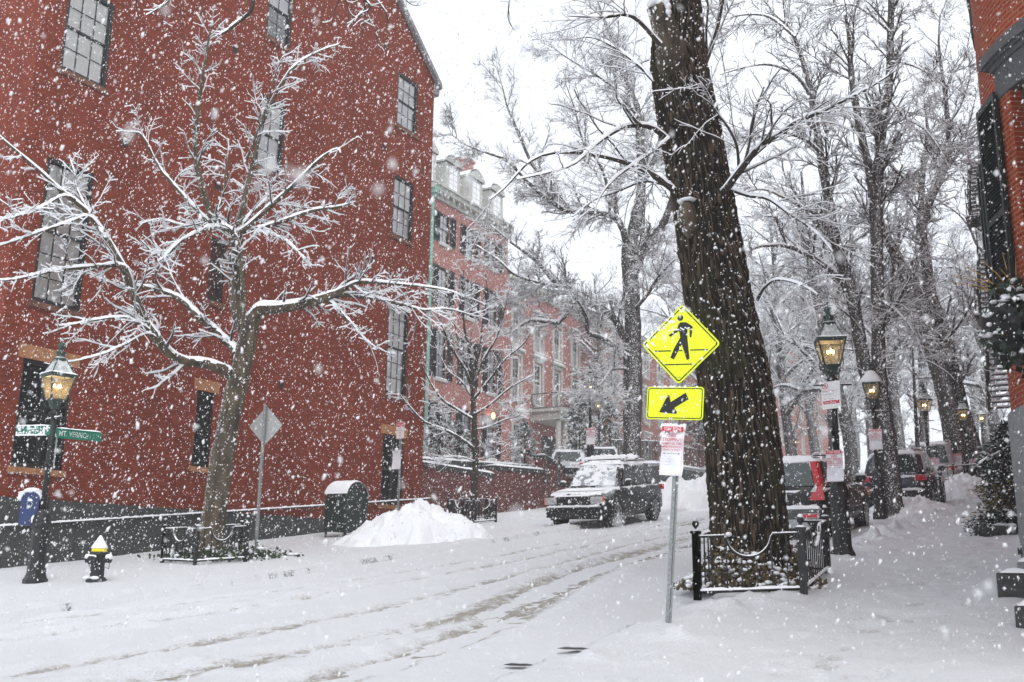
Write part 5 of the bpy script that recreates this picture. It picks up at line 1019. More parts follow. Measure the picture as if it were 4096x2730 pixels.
    # ends
    if front:
        m = MB(); m.box((0, hl+.005, .78), (hw*1.02, .05, .24));
        for i in range(5): m.box((0, hl+.034, .69+i*.045), (hw*.98, .02, .012))
        m.build('grille', 'plastic', t)
        for s in (-1, 1):
            m = MB(); m.box((s*hw*.74, hl-.015, .79), (hw*.38, .08, .20)); hm = bv(m.build('headlight', 'lens', t), .02); m = MB()
            for dx, dz, r in ((-.10, -.03, .055), (.0, .02, .065), (.11, .035, .035), (.11, -.045, .035)): m.tube([(s*(hw*.74+dx), hl+.02, .79+dz), (s*(hw*.74+dx), hl+.034, .79+dz)], [r, r*.85], 16)
            m.build('bulb', 'rim', hm); m = MB(); m.box((s*hw*.945, hl-.04, .79), (.035, .09, .19)); m.build('indicator', 'amber', hm)
        m = MB(); m.box((0, hl+.01, .47), (W*.90, .16, .30)); bv(m.build('bumper', paint, t), .05); m = MB(); m.box((0, hl+.075, .38), (W*.5, .05, .12)); m.build('bumper_vent', 'plastic', t)
        m = MB(); snow_line(m, (-hw*.85, hl+.0, .625), (hw*.85, hl+.0, .625), .14, .05); snow_line(m, (-hw*.55, hl-.0, .91), (hw*.55, hl-.0, .91), .12, .05); m.build('snow_cap', 'snow', t)
        m = MB(); m.tube([(-hw*.6, y0c+.08, belt+.0), (-.1, y0c+.11, belt+.03), (.3, y0c+.10, belt+.05)], .012, 5); m.tube([(0, y0c+.12, belt+.0), (.4, y0c+.12, belt+.03), (hw*.7, y0c+.06, belt+.04)], .012, 5); m.build('wiper', 'plastic', t)
    m = MB(); m.box((0, -hl-.01, .50), (W*.88, .16, .26)); bv(m.build('bumper', 'paint_grey' if style == 'wagon' else 'plastic', t), .05)
    m = MB(); snow_line(m, (-hw*.84, -hl-.02, .635), (hw*.84, -hl-.02, .635), .15, .07); m.build('snow_cap', 'snow', t)
    if style == 'wagon':
        m = MB(); m.prism([(-.62, -.09), (.62, -.09), (.50, .08), (-.50, .08)], .05, frame_M((0, -hl-.085, .36), (0, -1, 0))); bv(m.build('skid_plate', 'silver', t), .02)
        for s in (-1, 1):
            m = MB(); vs = []
            for v in (.05, .3, .6, .93): p = P_('B', s*-.0+0, v); w = (wb+(wt-wb)*v); yb = y1c+(y1t-y1c)*v; vs += [(s*(w-.13), yb-.02, p.z), (s*(w-.03), yb+.02, p.z), (s*(w+.015), yb+.15, p.z)]
            m.add(vs, [(i*3+k, i*3+k+1, i*3+k+4, i*3+k+3) for i in range(3) for k in range(2)]); 
            m.prism([(-.15, -.14), (.15, -.14), (.13, .13), (-.02, .13)][::1] if s > 0 else [(-.15, -.14), (.15, -.14), (.02, .13), (-.13, .13)], .05, frame_M((s*(hw-.19), -hl-.0, .93), (0, -1, 0))); tl = m.build('tail_light', 'tail_red', t)
            m = MB(); m.prism([(-.11, -.05), (.0, -.05), (.02, .12)] if s > 0 else [(.0, -.05), (.11, -.05), (-.02, .12)], .055, frame_M((s*(hw-.19), -hl-.0, 1.0), (0, -1, 0))); m.build('lens', 'lens', tl)
            m = MB(); m.prism([(-.14, -.03), (.12, -.03), (.15, .035), (-.15, .035)], .012, frame_M((s*(hw-.32), -hl-.088, .50), (0, -1, 0))); m.build('fog_light', 'tail_red', t)
            m = MB(); m.prism([(-.17, -.045), (.15, -.045), (.18, .05), (-.18, .05)], .008, frame_M((s*(hw-.32), -hl-.086, .50), (0, -1, 0))); m.build('fog_trim', 'silver', t)
    else:
        for s in (-1, 1): m = MB(); m.box((s*(hw-.17), -hl+.0, belt-.12), (.30, .08, .16)); bv(m.build('tail_light', 'tail_red', t), .02)
    m = MB(); m.prism(rrect(.32, .17, .02), .006, frame_M((0, -hl-.022, .84), (0, -1, 0))); m.build('number_plate', 'plate', t)
    # snow on the roof, hood and racks
    def slab(x0, x1, ya, yb, z, h, nx=14, ny=22, seed=0, slope=0.):
        X, Y = np.meshgrid(np.linspace(0, 1, nx), np.linspace(0, 1, ny)); e = np.minimum(np.minimum(X, 1-X)*8, np.minimum(Y, 1-Y)*10).clip(0, 1)**.5
        Z = z+slope*(Y-.5)+h*e*(1+1.2*fbm(X*4+seed, Y*7, 3, seed))-.02*(1-e); co = np.stack([x0+(x1-x0)*X, ya+(yb-ya)*Y, Z], -1).reshape(-1, 3); i = np.arange(nx-1)[None]+np.arange(ny-1)[:, None]*nx
        return np_mesh('snow_cap', co, np.stack([i, i+1, i+nx+1, i+nx], -1).reshape(-1, 4), ['snow'], None, True, t)
    slab(-wt+.02, wt-.02, y1t-.02, y0t+.04, H-.015, .085, seed=int(abs(loc[0])*7)); slab(-hw*.8, hw*.8, y0c+.18, hl-.45, hood-.02, .028, seed=5, slope=-.03)
    m = MB(); r = MB()
    for s in (-1, 1): r.tube([(s*(wt-.12), y1t+.15, H+.0), (s*(wt-.12), y1t+.25, H+.075), (s*(wt-.12), y0t-.25, H+.075), (s*(wt-.12), y0t-.15, H)], .018, 6); snow_line(m, (s*(wt-.12), y1t+.25, H+.085), (s*(wt-.12), y0t-.25, H+.085), .06, .05)
    if style == 'suv':
        for yy in (y0t-.42, y0t-1.35): r.tube([(-wt+.02, yy, H+.13), (wt-.02, yy, H+.13)], .03, 6); snow_line(m, (-wt+.0, yy, H+.13), (wt-.0, yy, H+.13), .18, .13)
    r.build('roof_rack', 'plastic', t); m.build('snow_cap', 'snow', t)
    return t
s0 = G(1400, 1203); sx = -12.0; car((sx-.12, 27.0, road_z(-11, 27.2)-.02), PI, 'black SUV with snow-covered windscreen and roof rack parked facing downhill', L=4.75, W=1.95, H=1.80, hood=1.10, belt=1.13, cab=(1.12, .40, -1.85, -2.30)).scale = (.95, .95, .97)
v = G(1910, 1232); car((v.x-.99, v.y+2.45, road_z(-5.2, v.y+2.4)-.04), 0, 'grey estate car with tall red tail lights parked right behind the big trunk', L=4.72, W=1.86, H=1.56, hood=1.02, belt=1.02, cab=(1.0, .2, -1.95, -2.26), paint='paint_black', wr=.34, style='wagon').scale = (1.05, 1.05, 1.08)
v = at(2058*KD, 1165*KD, 31.5); v.z = road_z(-5.3, v.y+2.2); car((v.x, v.y+2.2, v.z), 0, 'dark blue SUV with snow-plastered rear parked behind the forked tree', L=4.6, W=1.88, H=1.72, hood=1.1, belt=1.1, cab=(1.0, .3, -1.95, -2.2), paint='paint_blue', wr=.36, style='plain')
v = at(2150*KD, 1150*KD, 40.5); v.z = gz(v.x, v.y+2.2); car((v.x-.1, v.y+2.2, v.z), 0, 'pale snow-covered van parked up the street behind the small bare tree', L=4.9, W=1.95, H=1.95, hood=1.1, belt=1.15, cab=(1.3, .7, -2.2, -2.4), paint='paint_white', style='plain')
v = at(1277*KD, 1062*KD, 44.); car((v.x, v.y+1.6, 5.2), R(20), 'white snow-covered car parked behind the brick retaining wall, left one', L=4.5, W=1.8, H=1.45, belt=.9, hood=.9, cab=(.9, .1, -1.5, -2.), paint='paint_white', wr=.33, style='plain', tilt=False)
v = at(1345*KD, 1062*KD, 46.); car((v.x, v.y+1.6, 5.35), R(28), 'dark car with red tail lights parked behind the retaining wall, right one', L=4.8, W=1.9, H=1.65, belt=1.0, hood=1.0, cab=(.9, .2, -1.8, -2.3), paint='paint_grey', wr=.34, style='plain', tilt=False)
for (x, y, dd, lb) in ((1257, 1080, 41, 'left of two thin wooden bollards in front of the cars behind the wall'), (1284, 1090, 40.6, 'right of two thin wooden bollards in front of the cars behind the wall')):
    p = at(x*KD, y*KD, dd); b_ = thing('bollard', p-Vector((0, 0, .4)), 0, lb, 'bollard'); m = MB(); m.box((0, 0, .55), (.10, .10, 1.5)); m.build('post', 'bark_far', b_); m = MB(); m.blob((0, 0, 1.31), (.06, .06, .05)); m.build('snow_cap', 'snow', b_)

# ---------------------------------------------------------------- snowy trees
def unit(v): return v/np.maximum(np.linalg.norm(v, axis=-1, keepdims=True), 1e-9)
def resample(pts, rs, n):                        # smooth a traced limb
    pts = np.array(pts, float); k = len(pts); out = []
    t = np.linspace(0, k-1-1e-6, n)
    for q in t:
        i = int(q); f = q-i; p0, p1, p2, p3 = pts[max(i-1, 0)], pts[i], pts[min(i+1, k-1)], pts[min(i+2, k-1)]
        out.append(.5*((2*p1)+(-p0+p2)*f+(2*p0-5*p1+4*p2-p3)*f*f+(-p0+3*p1-3*p2+p3)*f**3))
    return np.array(out), np.interp(t, np.linspace(0, k-1, len(rs)), rs)
def grow(g, P0, D0, L, r0, n, wig=.25, up=.0, r1=.3, droop=0.):
    M = len(P0); C = np.zeros((M, n, 3)); C[:, 0] = P0; d = unit(D0); st = (L/(n-1))[:, None]
    for i in range(1, n):
        d = unit(d+g.normal(size=(M, 3))*wig+np.array([0, 0, up])-np.array([0, 0, droop])*(i/n)); C[:, i] = C[:, i-1]+d*st
    Rr = r0[:, None]*np.linspace(1, r1, n)[None]
    return C, Rr
def children(g, C, Rr, per_m, ang=(35, 70), ratio=.5, t0=.15, t1=1., rr=.5, lmin=.1, lmax=9., rmin=.003, flat=0., base=None):
    seg = np.linalg.norm(np.diff(C, axis=1), axis=2); Lp = seg.sum(1); cnt = g.poisson(per_m*Lp*(t1-t0)); idx = np.repeat(np.arange(len(C)), cnt); m = len(idx)
    if m == 0: return np.zeros((0, 3)), np.zeros((0, 3)), np.zeros(0), np.zeros(0)
    t = g.uniform(t0, t1, m)*(C.shape[1]-1-1e-6); i = t.astype(int); f = (t-i)[:, None]; p = C[idx, i]*(1-f)+C[idx, i+1]*f; tan = unit(C[idx, i+1]-C[idx, i]); r = Rr[idx, i]
    q = g.normal(size=(m, 3)); q[:, 2] *= (1-flat); q = unit(q-tan*(q*tan).sum(1, keepdims=True)); a = np.radians(g.uniform(*ang, m))[:, None]; d = tan*np.cos(a)+q*np.sin(a)
    L = np.clip((Lp[idx] if base is None else base)*ratio*(1.08-.6*t/C.shape[1])*g.uniform(.45, 1.15, m), lmin, lmax)
    return p, d, L, np.maximum(np.minimum(r*rr, .02+.02*L), rmin)
def tube_mesh(C, Rr, snow, g, k=6):              # chains -> cross-sections with snow lying on the upper side
    M, n, _ = C.shape
    T = np.empty_like(C); T[:, 1:-1] = C[:, 2:]-C[:, :-2]; T[:, 0] = C[:, 1]-C[:, 0]; T[:, -1] = C[:, -1]-C[:, -2]; T = unit(T); hz = np.hypot(T[..., 0], T[..., 1])[..., None]
    S_ = np.cross(T, np.array([0, 0, 1.])); bad = (hz[..., 0] < .12); S_[bad] = np.cross(T[bad], np.array([.3, .95, 0])); S_ = unit(S_); U = unit(np.cross(S_, T)); U = np.where((U[..., 2:3] < -1e-3), -U, U)
    r = Rr[..., None]; env = g.uniform(.45, 1.2, (M, n, 1)); h = snow*env*(.18+.82*hz**1.5); w = np.maximum(r*.98, np.minimum(r+snow*.28*hz, r*2.2)*(.8+.2*env))
    if k == 6: V = [-U*r, S_*r*.92-U*r*.25, S_*w+U*r*.35, U*(r+h), -S_*w+U*r*.35, -S_*r*.92-U*r*.25]; mi = [0, 1, 1, 1, 1, 0]
    else: V = [-U*r*.5, S_*w-U*r*.1, U*(r*.7+h), -S_*w-U*r*.1]; mi = [0, 1, 1, 0]
    V = np.stack([C+v for v in V], 2).reshape(-1, 3); a = (np.arange(M)[:, None, None]*n+np.arange(n-1)[None, :, None])*k+np.arange(k)[None, None]; b = (np.arange(M)[:, None, None]*n+np.arange(n-1)[None, :, None])*k+(np.arange(k)[None, None]+1) % k
    F_ = np.stack([a, b, b+k, a+k], -1).reshape(-1, 4); mt = np.broadcast_to(np.array(mi)[None, None], (M, n-1, k)).reshape(-1); return V, F_, mt
def round_mesh(C, Rr, k=12):
    M, n, _ = C.shape; T = np.empty_like(C); T[:, 1:-1] = C[:, 2:]-C[:, :-2]; T[:, 0] = C[:, 1]-C[:, 0]; T[:, -1] = C[:, -1]-C[:, -2]; T = unit(T)
    ref = np.array([.35, -.2, .1]); S_ = unit(np.cross(T, ref)); 
    U = np.cross(S_, T); a = np.linspace(0, 2*PI, k, endpoint=False); r = Rr[..., None, None]
    V = C[:, :, None]+(S_[:, :, None]*np.cos(a)[None, None, :, None]+U[:, :, None]*np.sin(a)[None, None, :, None])*r
    i0 = (np.arange(M)[:, None, None]*n+np.arange(n-1)[None, :, None])*k; a_ = i0+np.arange(k); b_ = i0+(np.arange(k)+1) % k
    return V.reshape(-1, 3), np.stack([a_, b_, b_+k, a_+k], -1).reshape(-1, 4)
def snow_strip(C, Rr, thick, g):                 # lumpy snow lying along thick limbs
    M, n, _ = C.shape; T = np.empty_like(C); T[:, 1:-1] = C[:, 2:]-C[:, :-2]; T[:, 0] = C[:, 1]-C[:, 0]; T[:, -1] = C[:, -1]-C[:, -2]; T = unit(T); hz = np.hypot(T[..., 0], T[..., 1])[..., None]
    S_ = unit(np.cross(T, np.array([0, 0, 1.]))+1e-9); U = unit(np.cross(S_, T)); r = Rr[..., None]; e = g.uniform(.6, 1.2, (M, n, 1))*np.clip((hz-.22)*2.2, 0, 1); V = []
    for a in np.linspace(.12, PI-.12, 7): V.append(C+S_*np.cos(a)*r*(1.03 if .3 < a < 2.9 else .97)*np.clip(e*1.3, .2, 1)+U*(np.sin(a)*r*.97+thick*e*np.sin(a)**.8-.004))
    V = np.stack(V, 2).reshape(-1, 3); k = 7; i0 = (np.arange(M)[:, None, None]*n+np.arange(n-1)[None, :, None])*k; a_ = i0+np.arange(k-1); return V, np.stack([a_, a_+1, a_+1+k, a_+k], -1).reshape(-1, 4)
def cat_mesh(parts):
    o = 0; Vs, Fs, Ms = [], [], []
    for p in parts: V, F_, mt = p; Vs.append(V); Fs.append(F_+o); Ms.append(mt); o += len(V)
    return np.concatenate(Vs), np.concatenate(Fs), np.concatenate(Ms)
def build_tree(label, limbs, seed, levels, bark='bark', twig='twig', snow=.02, loc=None, group=None, name='bare_tree', trunk_n=1, k=6, strip=.05, trunk_mesh=True, cat='tree', nres=16, notrunk=False, minz=None):
    """limbs: list of (points, radii); first trunk_n are the trunk.  levels: dicts for children generations"""
    g = np.random.default_rng(seed); base = Vector(limbs[0][0][0]) if loc is None else Vector(loc); t = thing(name, base, 0, label, cat, group); off = np.array(base[:])
    n = nres; C = []; Q = []
    for pts, rs in limbs:
        c, r = resample([tuple(p) for p in pts], rs, n); C.append(c-off); Q.append(r)
    C = np.array(C); Q = np.array(Q); 
    if trunk_mesh and trunk_n:
        c2, q2 = [], []
        for i in range(trunk_n):
            cc, qq = resample(C[i], Q[i], 60); jit = fbm(np.linspace(0, 7, 60)+seed, np.zeros(60)+i, 3, seed)*.18; c2.append(cc); q2.append(qq*(1+jit))
        V, F_ = round_mesh(np.array(c2), np.array(q2), 22); V = V+unit(V-np.repeat(np.array(c2).reshape(-1, 3), 22, 0))*(fbm(V[:, 0]*9+V[:, 1]*7, V[:, 2]*2.5, 4, seed)*np.repeat(np.array(q2).reshape(-1), 22)*.28)[:, None]
        np_mesh('trunk', V, F_, [bark], None, True, t)
    L = C[trunk_n:]; LQ = Q[trunk_n:]
    if len(L):
        V, F_ = round_mesh(L, LQ, 10); np_mesh('branch', V, F_, [bark], None, True, t)
    allC, allQ = C, Q
    if strip:
        m = (np.hypot(*(C[:, -1]-C[:, 0])[:, :2].T) > -1); cc = []; qq = []
        for i in range(len(C)): a_, b_ = resample(C[i], Q[i], 46); cc.append(a_); qq.append(b_)
        V, F_ = snow_strip(np.array(cc), np.array(qq), strip, g); np_mesh('snow_cap', V, F_, ['snow'], None, True, t)
    parts = []; Cs, Qs = [(C, Q)], None
    prev = [(C, Q)] if not notrunk else [(C[trunk_n:], Q[trunk_n:])]
    for lv in levels:
        nxt = []
        for (c, q) in prev:
            P0, D0, LL_, r0 = children(g, c, q, lv['n'], lv.get('ang', (35, 70)), lv.get('ratio', .5), lv.get('t0', .15), 1., lv.get('rr', .5), lv.get('lmin', .1), lv.get('lmax', 9.), lv.get('rmin', .004), lv.get('flat', 0.), lv.get('base'))
            if minz is not None: kk = P0[:, 2] > minz; P0, D0, LL_, r0 = P0[kk], D0[kk], LL_[kk], r0[kk]
            if len(P0) == 0: continue
            cc, rr_ = grow(g, P0, D0, LL_, r0, lv.get('k', 6), lv.get('wig', .22), lv.get('up', .05), lv.get('r1', .4), lv.get('droop', 0)); nxt.append((cc, rr_)); parts.append(tube_mesh(cc, rr_, lv.get('snow', snow), g, k))
        if lv.get('keep'): nxt = nxt+prev
        prev = nxt
    if parts:
        V, F_, mt = cat_mesh(parts); np_mesh('crown', V, F_, [twig, 'twig_snow'], mt, False, t)
    return t
def tl(pts, d, r, dz=None):                      # traced limb: photo pixels + distance (number or start,end) + radii
    d0, d1 = d if isinstance(d, tuple) else (d, d); n = len(pts); out = [at(x, y, d0+(d1-d0)*i/max(n-1, 1)) for i, (x, y) in enumerate(pts)]
    return (out, list(r))

# the leaning tree by the big wall ------------------------------------------------
def left_tree():
    D = 21.9; s = []
    s.append(tl([(826, 2262), (838, 2200), (868, 1980), (900, 1760), (942, 1566), (968, 1462), (989, 1358), (1000, 1270)], D, [.33, .27, .235, .225, .215, .21, .205, .19]))
    s.append(tl([(988, 1330), (1031, 1247), (1085, 1233), (1172, 1224), (1302, 1192), (1370, 1160), (1443, 1127), (1573, 1137), (1694, 1147), (1804, 1167), (1860, 1190)], (D, D-2.6), [.19, .17, .14, .12, .10, .055, .04, .026, .018, .012, .006]))
    s.append(tl([(1300, 1190), (1403, 1182), (1503, 1199), (1604, 1217), (1694, 1242), (1794, 1237), (1900, 1267)], (D-.9, D-.4), [.075, .05, .04, .03, .022, .014, .006]))
    s.append(tl([(1290, 1200), (1327, 1212), (1403, 1292), (1463, 1363), (1510, 1395)], (D-.8, D-2), [.04, .03, .02, .014, .008]))
    s.append(tl([(985, 1310), (955, 1250), (942, 1152), (941, 1071), (946, 990), (945, 930)], (D, D+.3), [.2, .17, .16, .16, .16, .15]))
    s.append(tl([(970, 1240), (972, 1120), (958, 1000), (925, 925), (880, 900)], (D-.3, D-.5), [.07, .06, .055, .055, .05]))
    s.append(tl([(946, 1000), (925, 935), (880, 905), (850, 880)], (D+.2, D), [.14, .13, .11, .08]))
    s.append(tl([(860, 890), (844, 866), (790, 679), (781, 571), (790, 446), (808, 330), (826, 214), (839, 134), (845, 100)], (D, D-.8), [.075, .07, .065, .06, .05, .04, .032, .022, .015]))
    s.append(tl([(850, 885), (866, 857), (893, 768), (911, 625), (915, 560)], (D-.1, D+1.), [.045, .04, .035, .025, .012]))
    s.append(tl([(955, 900), (969, 839), (991, 741), (1018, 625), (1049, 500), (1085, 410), (1159, 286), (1230, 232), (1293, 200), (1355, 179)], (D+.2, D+.6), [.065, .06, .055, .05, .045, .04, .032, .025, .018, .01]))
    s.append(tl([(985, 640), (1018, 560), (1075, 400), (1100, 300), (1130, 230)], (D+.3, D-.6), [.03, .028, .022, .016, .01]))
    s.append(tl([(960, 930), (1000, 900), (1085, 822), (1150, 765), (1202, 715), (1284, 634), (1346, 598), (1362, 615)], (D, D-1.2), [.07, .06, .055, .048, .04, .03, .02, .012]))
    s.append(tl([(985, 925), (1070, 905), (1172, 871), (1262, 841), (1343, 831), (1423, 810)], (D, D-1.8), [.05, .045, .04, .035, .028, .015]))
    s.append(tl([(970, 930), (1050, 925), (1100, 945), (1152, 971), (1202, 1021), (1247, 1066)], (D, D-1.2), [.04, .035, .03, .025, .02, .01]))
    s.append(tl([(870, 905), (820, 915), (777, 937), (714, 973), (660, 1027), (630, 1050)], (D, D-1.4), [.06, .05, .045, .035, .025, .012]))
    s.append(tl([(860, 890), (830, 884), (768, 821), (679, 723), (625, 652), (571, 545), (520, 530), (464, 527)], (D, D+.9), [.05, .045, .04, .035, .03, .022, .016, .01]))
    s.append(tl([(880, 905), (820, 885), (740, 905), (640, 880), (560, 900)], (D, D+1.3), [.045, .04, .032, .022, .012]))
    s.append(tl([(950, 930), (1000, 860), (1060, 800), (1080, 740), (1130, 690)], (D+.2, D+1.6), [.05, .04, .03, .022, .012]))
    s.append(tl([(925, 1500), (905, 1483), (860, 1466), (812, 1452), (750, 1447), (708, 1441), (670, 1405), (645, 1379), (599, 1316), (567, 1264), (536, 1181), (510, 1108), (468, 1025), (416, 942), (370, 875), (344, 848), (295, 795), (214, 741), (161, 688), (80, 616), (0, 553), (-60, 500)], (D, D-2.2), [.13, .12, .115, .11, .105, .10, .10, .10, .095, .09, .08, .075, .068, .06, .055, .05, .045, .04, .032, .025, .02, .015]))
    s.append(tl([(535, 1190), (500, 1070), (400, 1066), (312, 1072), (220, 1082), (156, 1098), (62, 1119), (0, 1124)], (D-1.3, D-2.6), [.05, .045, .04, .036, .03, .026, .02, .012]))
    s.append(tl([(390, 905), (348, 866), (268, 893), (161, 929), (60, 965), (-20, 990)], (D-1.8, D-2.9), [.03, .028, .025, .022, .018, .012]))
    s.append(tl([(300, 800), (250, 786), (152, 839), (60, 868), (0, 879)], (D-2, D-2.9), [.025, .022, .02, .016, .01]))
    s.append(tl([(595, 1320), (560, 1298), (489, 1270), (364, 1285), (290, 1300), (224, 1306)], (D-1, D-2.2), [.035, .03, .025, .02, .016, .01]))
    s.append(tl([(620, 1350), (583, 1337), (500, 1379), (406, 1420), (302, 1446)], (D-.9, D-2), [.03, .026, .02, .016, .01]))
    s.append(tl([(420, 955), (357, 857), (308, 759), (300, 700), (280, 640)], (D-1.8, D-1.), [.03, .026, .02, .014, .008]))
    s.append(tl([(945, 1425), (942, 1400), (900, 1360), (864, 1327), (791, 1264), (729, 1202), (645, 1165), (552, 1145), (480, 1150)], (D, D+1.4), [.10, .095, .09, .085, .08, .072, .06, .045, .02]))
    s.append(tl([(740, 1210), (690, 1120), (660, 1040), (610, 960), (600, 880)], (D+.9, D+1.8), [.035, .03, .025, .018, .01]))
    s.append(tl([(650, 1165), (620, 1110), (640, 1040), (600, 1000), (560, 960)], (D+1, D+.2), [.03, .026, .02, .014, .008]))
    build_tree('leaning snow-laden tree with wide forked limbs before the big red brick wall', s, 5, [
        dict(n=6.2, ratio=.30, ang=(30, 65), t0=.16, lmax=1.1, lmin=.2, rr=.36, rmin=.007, k=9, wig=.12, up=.0, snow=.030, flat=.6, base=3.6),
        dict(n=10, ratio=.42, ang=(35, 70), lmax=.42, lmin=.08, rr=.55, rmin=.005, k=6, wig=.13, up=.0, snow=.024, flat=.5, keep=False),
        dict(n=4., ratio=.5, ang=(35, 65), lmax=.16, lmin=.05, rr=.6, rmin=.004, k=4, wig=.15, snow=.02)], bark='bark_left', snow=.030, strip=.038, notrunk=True)
left_tree()
# the big elm -----------------------------------------------------------------------
def big_tree():
    a = G(1726, 1347); D = math.hypot(a.x, a.y)+.15; base = Vector((a.x, a.y, a.z-.15))
    cl = [((1727, 1352), 182, 1.12), ((1724, 1300), 172, 1.), ((1721, 1240), 170, 1.), ((1712, 1100), 172, 1.), ((1704, 1000), 168, 1), ((1684, 850), 163, 1), ((1663, 747), 157, 1), ((1640, 620), 150, 1), ((1618, 476), 141, 1), ((1583, 285), 140, 1), ((1560, 143), 127, 1), ((1557, 0), 100, 1), ((1553, -160), 92, 1), ((1560, -400), 80, 1)]
    pts = [at(x*KD, y*KD, D) for (x, y), w, k in cl]; rs = [w*KD/2/F*math.sqrt(sum(c*c for c in (p.x, p.y, p.z-CAMZ)))*1.0*k*(F/ math.sqrt(F*F+(x*KD-2048)**2+(y*KD-1365)**2)) for ((x, y), w, k), p in zip(cl, pts)]
    t = thing('elm_tree', base, 0, 'thick leaning dark trunk with furrowed bark rising behind the yellow sign', 'tree'); off = np.array(base[:]); C, q = resample([tuple(p) for p in pts], rs, 620); C = C-off
    k = 260; a_ = np.linspace(0, 2*PI, k, endpoint=False); Z = C[:, 2:3]+0*a_[None]; A_ = a_[None]+0*Z; ca, sa = np.cos(A_), np.sin(A_)
    wx = fbm(ca*2.2+3, Z*1.3+sa*2.2, 3, 4)*1.4; u = A_*9.5+wx*1.6+.35*np.sin(Z*2.1+ca*2)
    # ridges: elongated plates, periodic round the trunk
    rid = np.abs(((A_/(2*PI)*46+wx*2.6+2.6*vnoise(ca*7+7, Z*2.9+sa*7, 5)) % 1.)-.5)*2; rid2 = np.abs(((A_/(2*PI)*74+wx*3+3.2*vnoise(ca*9, Z*4.2+sa*9, 6)) % 1.)-.5)*2
    plate = np.clip(rid*.6+rid2*.4, 0, 1)**.8; brk = vnoise(ca*26+4, Z*9+sa*26, 9); plate = plate*(.35+.75*brk)+.12*(fbm(ca*30, Z*16+sa*30, 3, 12))
    flare = np.exp(-Z/.35)*.16*(1+.7*np.sin(A_*5+1)+.4*np.sin(A_*3)); big = fbm(ca*1.4, Z*.5+sa*1.4, 3, 14)*.07
    Rr = q[:, None]*(.955+big)+plate*.048+flare*.6
    V = np.stack([C[:, 0:1]+Rr*ca, C[:, 1:2]+Rr*sa, Z], -1).reshape(-1, 3); n = len(C); i0 = np.arange(n-1)[:, None]*k; f1 = i0+np.arange(k)[None]; f2 = i0+(np.arange(k)[None]+1) % k
    o = np_mesh('trunk', V, np.stack([f1, f2, f2+k, f1+k], -1).reshape(-1, 4), ['elm_bark'], None, True, t); at_ = o.data.color_attributes.new('dirt_furrow', 'FLOAT_COLOR', 'POINT'); pl = np.clip(plate, 0, 1).reshape(-1); at_.data.foreach_set('color', np.stack([pl]*3+[np.ones(len(pl))], -1).ravel())  # attribute holds furrow depth here: deep grooves coloured darker, ridges lighter
    m = MB(); kn = at(2748, 862, D-.42)-base
    m.blob(kn, (.13, .12, .22), n=14, m=10, j=.1); m.blob(kn+Vector((.02, .02, -.18)), (.10, .10, .14), n=12, m=8, j=.12); st = [at(2700, 280, D-.2)-base, at(2680, 180, D-.5)-base, at(2648, 80, D-.65)-base, at(2625, 20, D-.75)-base]; m.tube(st, [.26, .20, .17, .15], 16); m.build('burl', 'bark_left', t)
    m = MB(); rr = random.Random(4); m.blob(kn+Vector((0, 0, .2)), (.15, .13, .05), flat=.8)
    for i in range(26): f = rr.random(); p = st[0].lerp(st[3], f) if f < .5 else st[1].lerp(st[3], f); m.blob(p+Vector((.10+rr.uniform(-.05, .08), -.10, .05)), (.05, .05, .05), seed=i)
    m.blob(st[3]+Vector((0, 0, .03)), (.16, .15, .08)); m.build('snow_cap', 'snow', t)
    s = []; E = D-.3
    s.append(tl([(2895, 770), (2914, 746), (2981, 655), (3047, 580), (3130, 531), (3196, 481), (3304, 439), (3404, 390), (3487, 348), (3586, 282)], (E, E-2.2), [.085, .075, .06, .05, .042, .035, .028, .02, .014, .007]))
    s.append(tl([(2925, 760), (3000, 785), (3072, 796), (3155, 854), (3230, 905), (3290, 960), (3330, 1010)], (E, E-1.), [.04, .035, .03, .024, .018, .012, .006]))
    s.append(tl([(2955, 690), (2948, 589), (2914, 514), (2865, 448), (2831, 373), (2800, 330)], (E-.2, E-1.6), [.03, .026, .022, .016, .01, .006]))
    s.append(tl([(2700, 765), (2660, 735), (2559, 672), (2425, 629), (2300, 610), (2184, 618), (2104, 661), (2023, 750), (1960, 800)], (E+.1, E-.6), [.075, .065, .052, .042, .034, .026, .02, .014, .007]))
    s.append(tl([(2670, 560), (2604, 509), (2514, 504), (2443, 536), (2371, 589), (2300, 655), (2200, 690), (2068, 720)], (E, E-2.), [.06, .052, .045, .038, .03, .022, .016, .008]))
    s.append(tl([(2675, 556), (2620, 600), (2559, 643), (2461, 714), (2400, 790), (2380, 850)], (E-.3, E-1.9), [.035, .03, .024, .018, .012, .006]))
    s.append(tl([(2700, 760), (2640, 735), (2568, 728), (2470, 768), (2380, 800), (2290, 870)], (E, E+1.2), [.035, .03, .025, .018, .012, .006]))
    s.append(tl([(2790, 330), (2840, 200), (2870, 100), (2890, 0), (2905, -80)], (E+.3, E+1.), [.06, .055, .048, .04, .03]))
    s.append(tl([(2620, 330), (2540, 250), (2440, 180), (2360, 150), (2290, 160)], (E+.2, E+1.5), [.04, .032, .025, .016, .008]))
    s.append(tl([(2640, 180), (2560, 90), (2500, 60), (2400, 70), (2270, 65)], (E-.4, E-1.2), [.05, .04, .03, .018, .008]))
    s.append(tl([(3030, 1200), (3060, 1150), (3110, 1120), (3200, 1140), (3270, 1180)], (E+.3, E-.8), [.03, .024, .018, .012, .006]))
    c = []; 
    gg = np.random.default_rng(9); C_ = []; Q_ = []
    for p, r in s: a1, b1 = resample([tuple(v) for v in p], [q_*.72 for q_ in r], 18); C_.append(a1-off); Q_.append(b1)
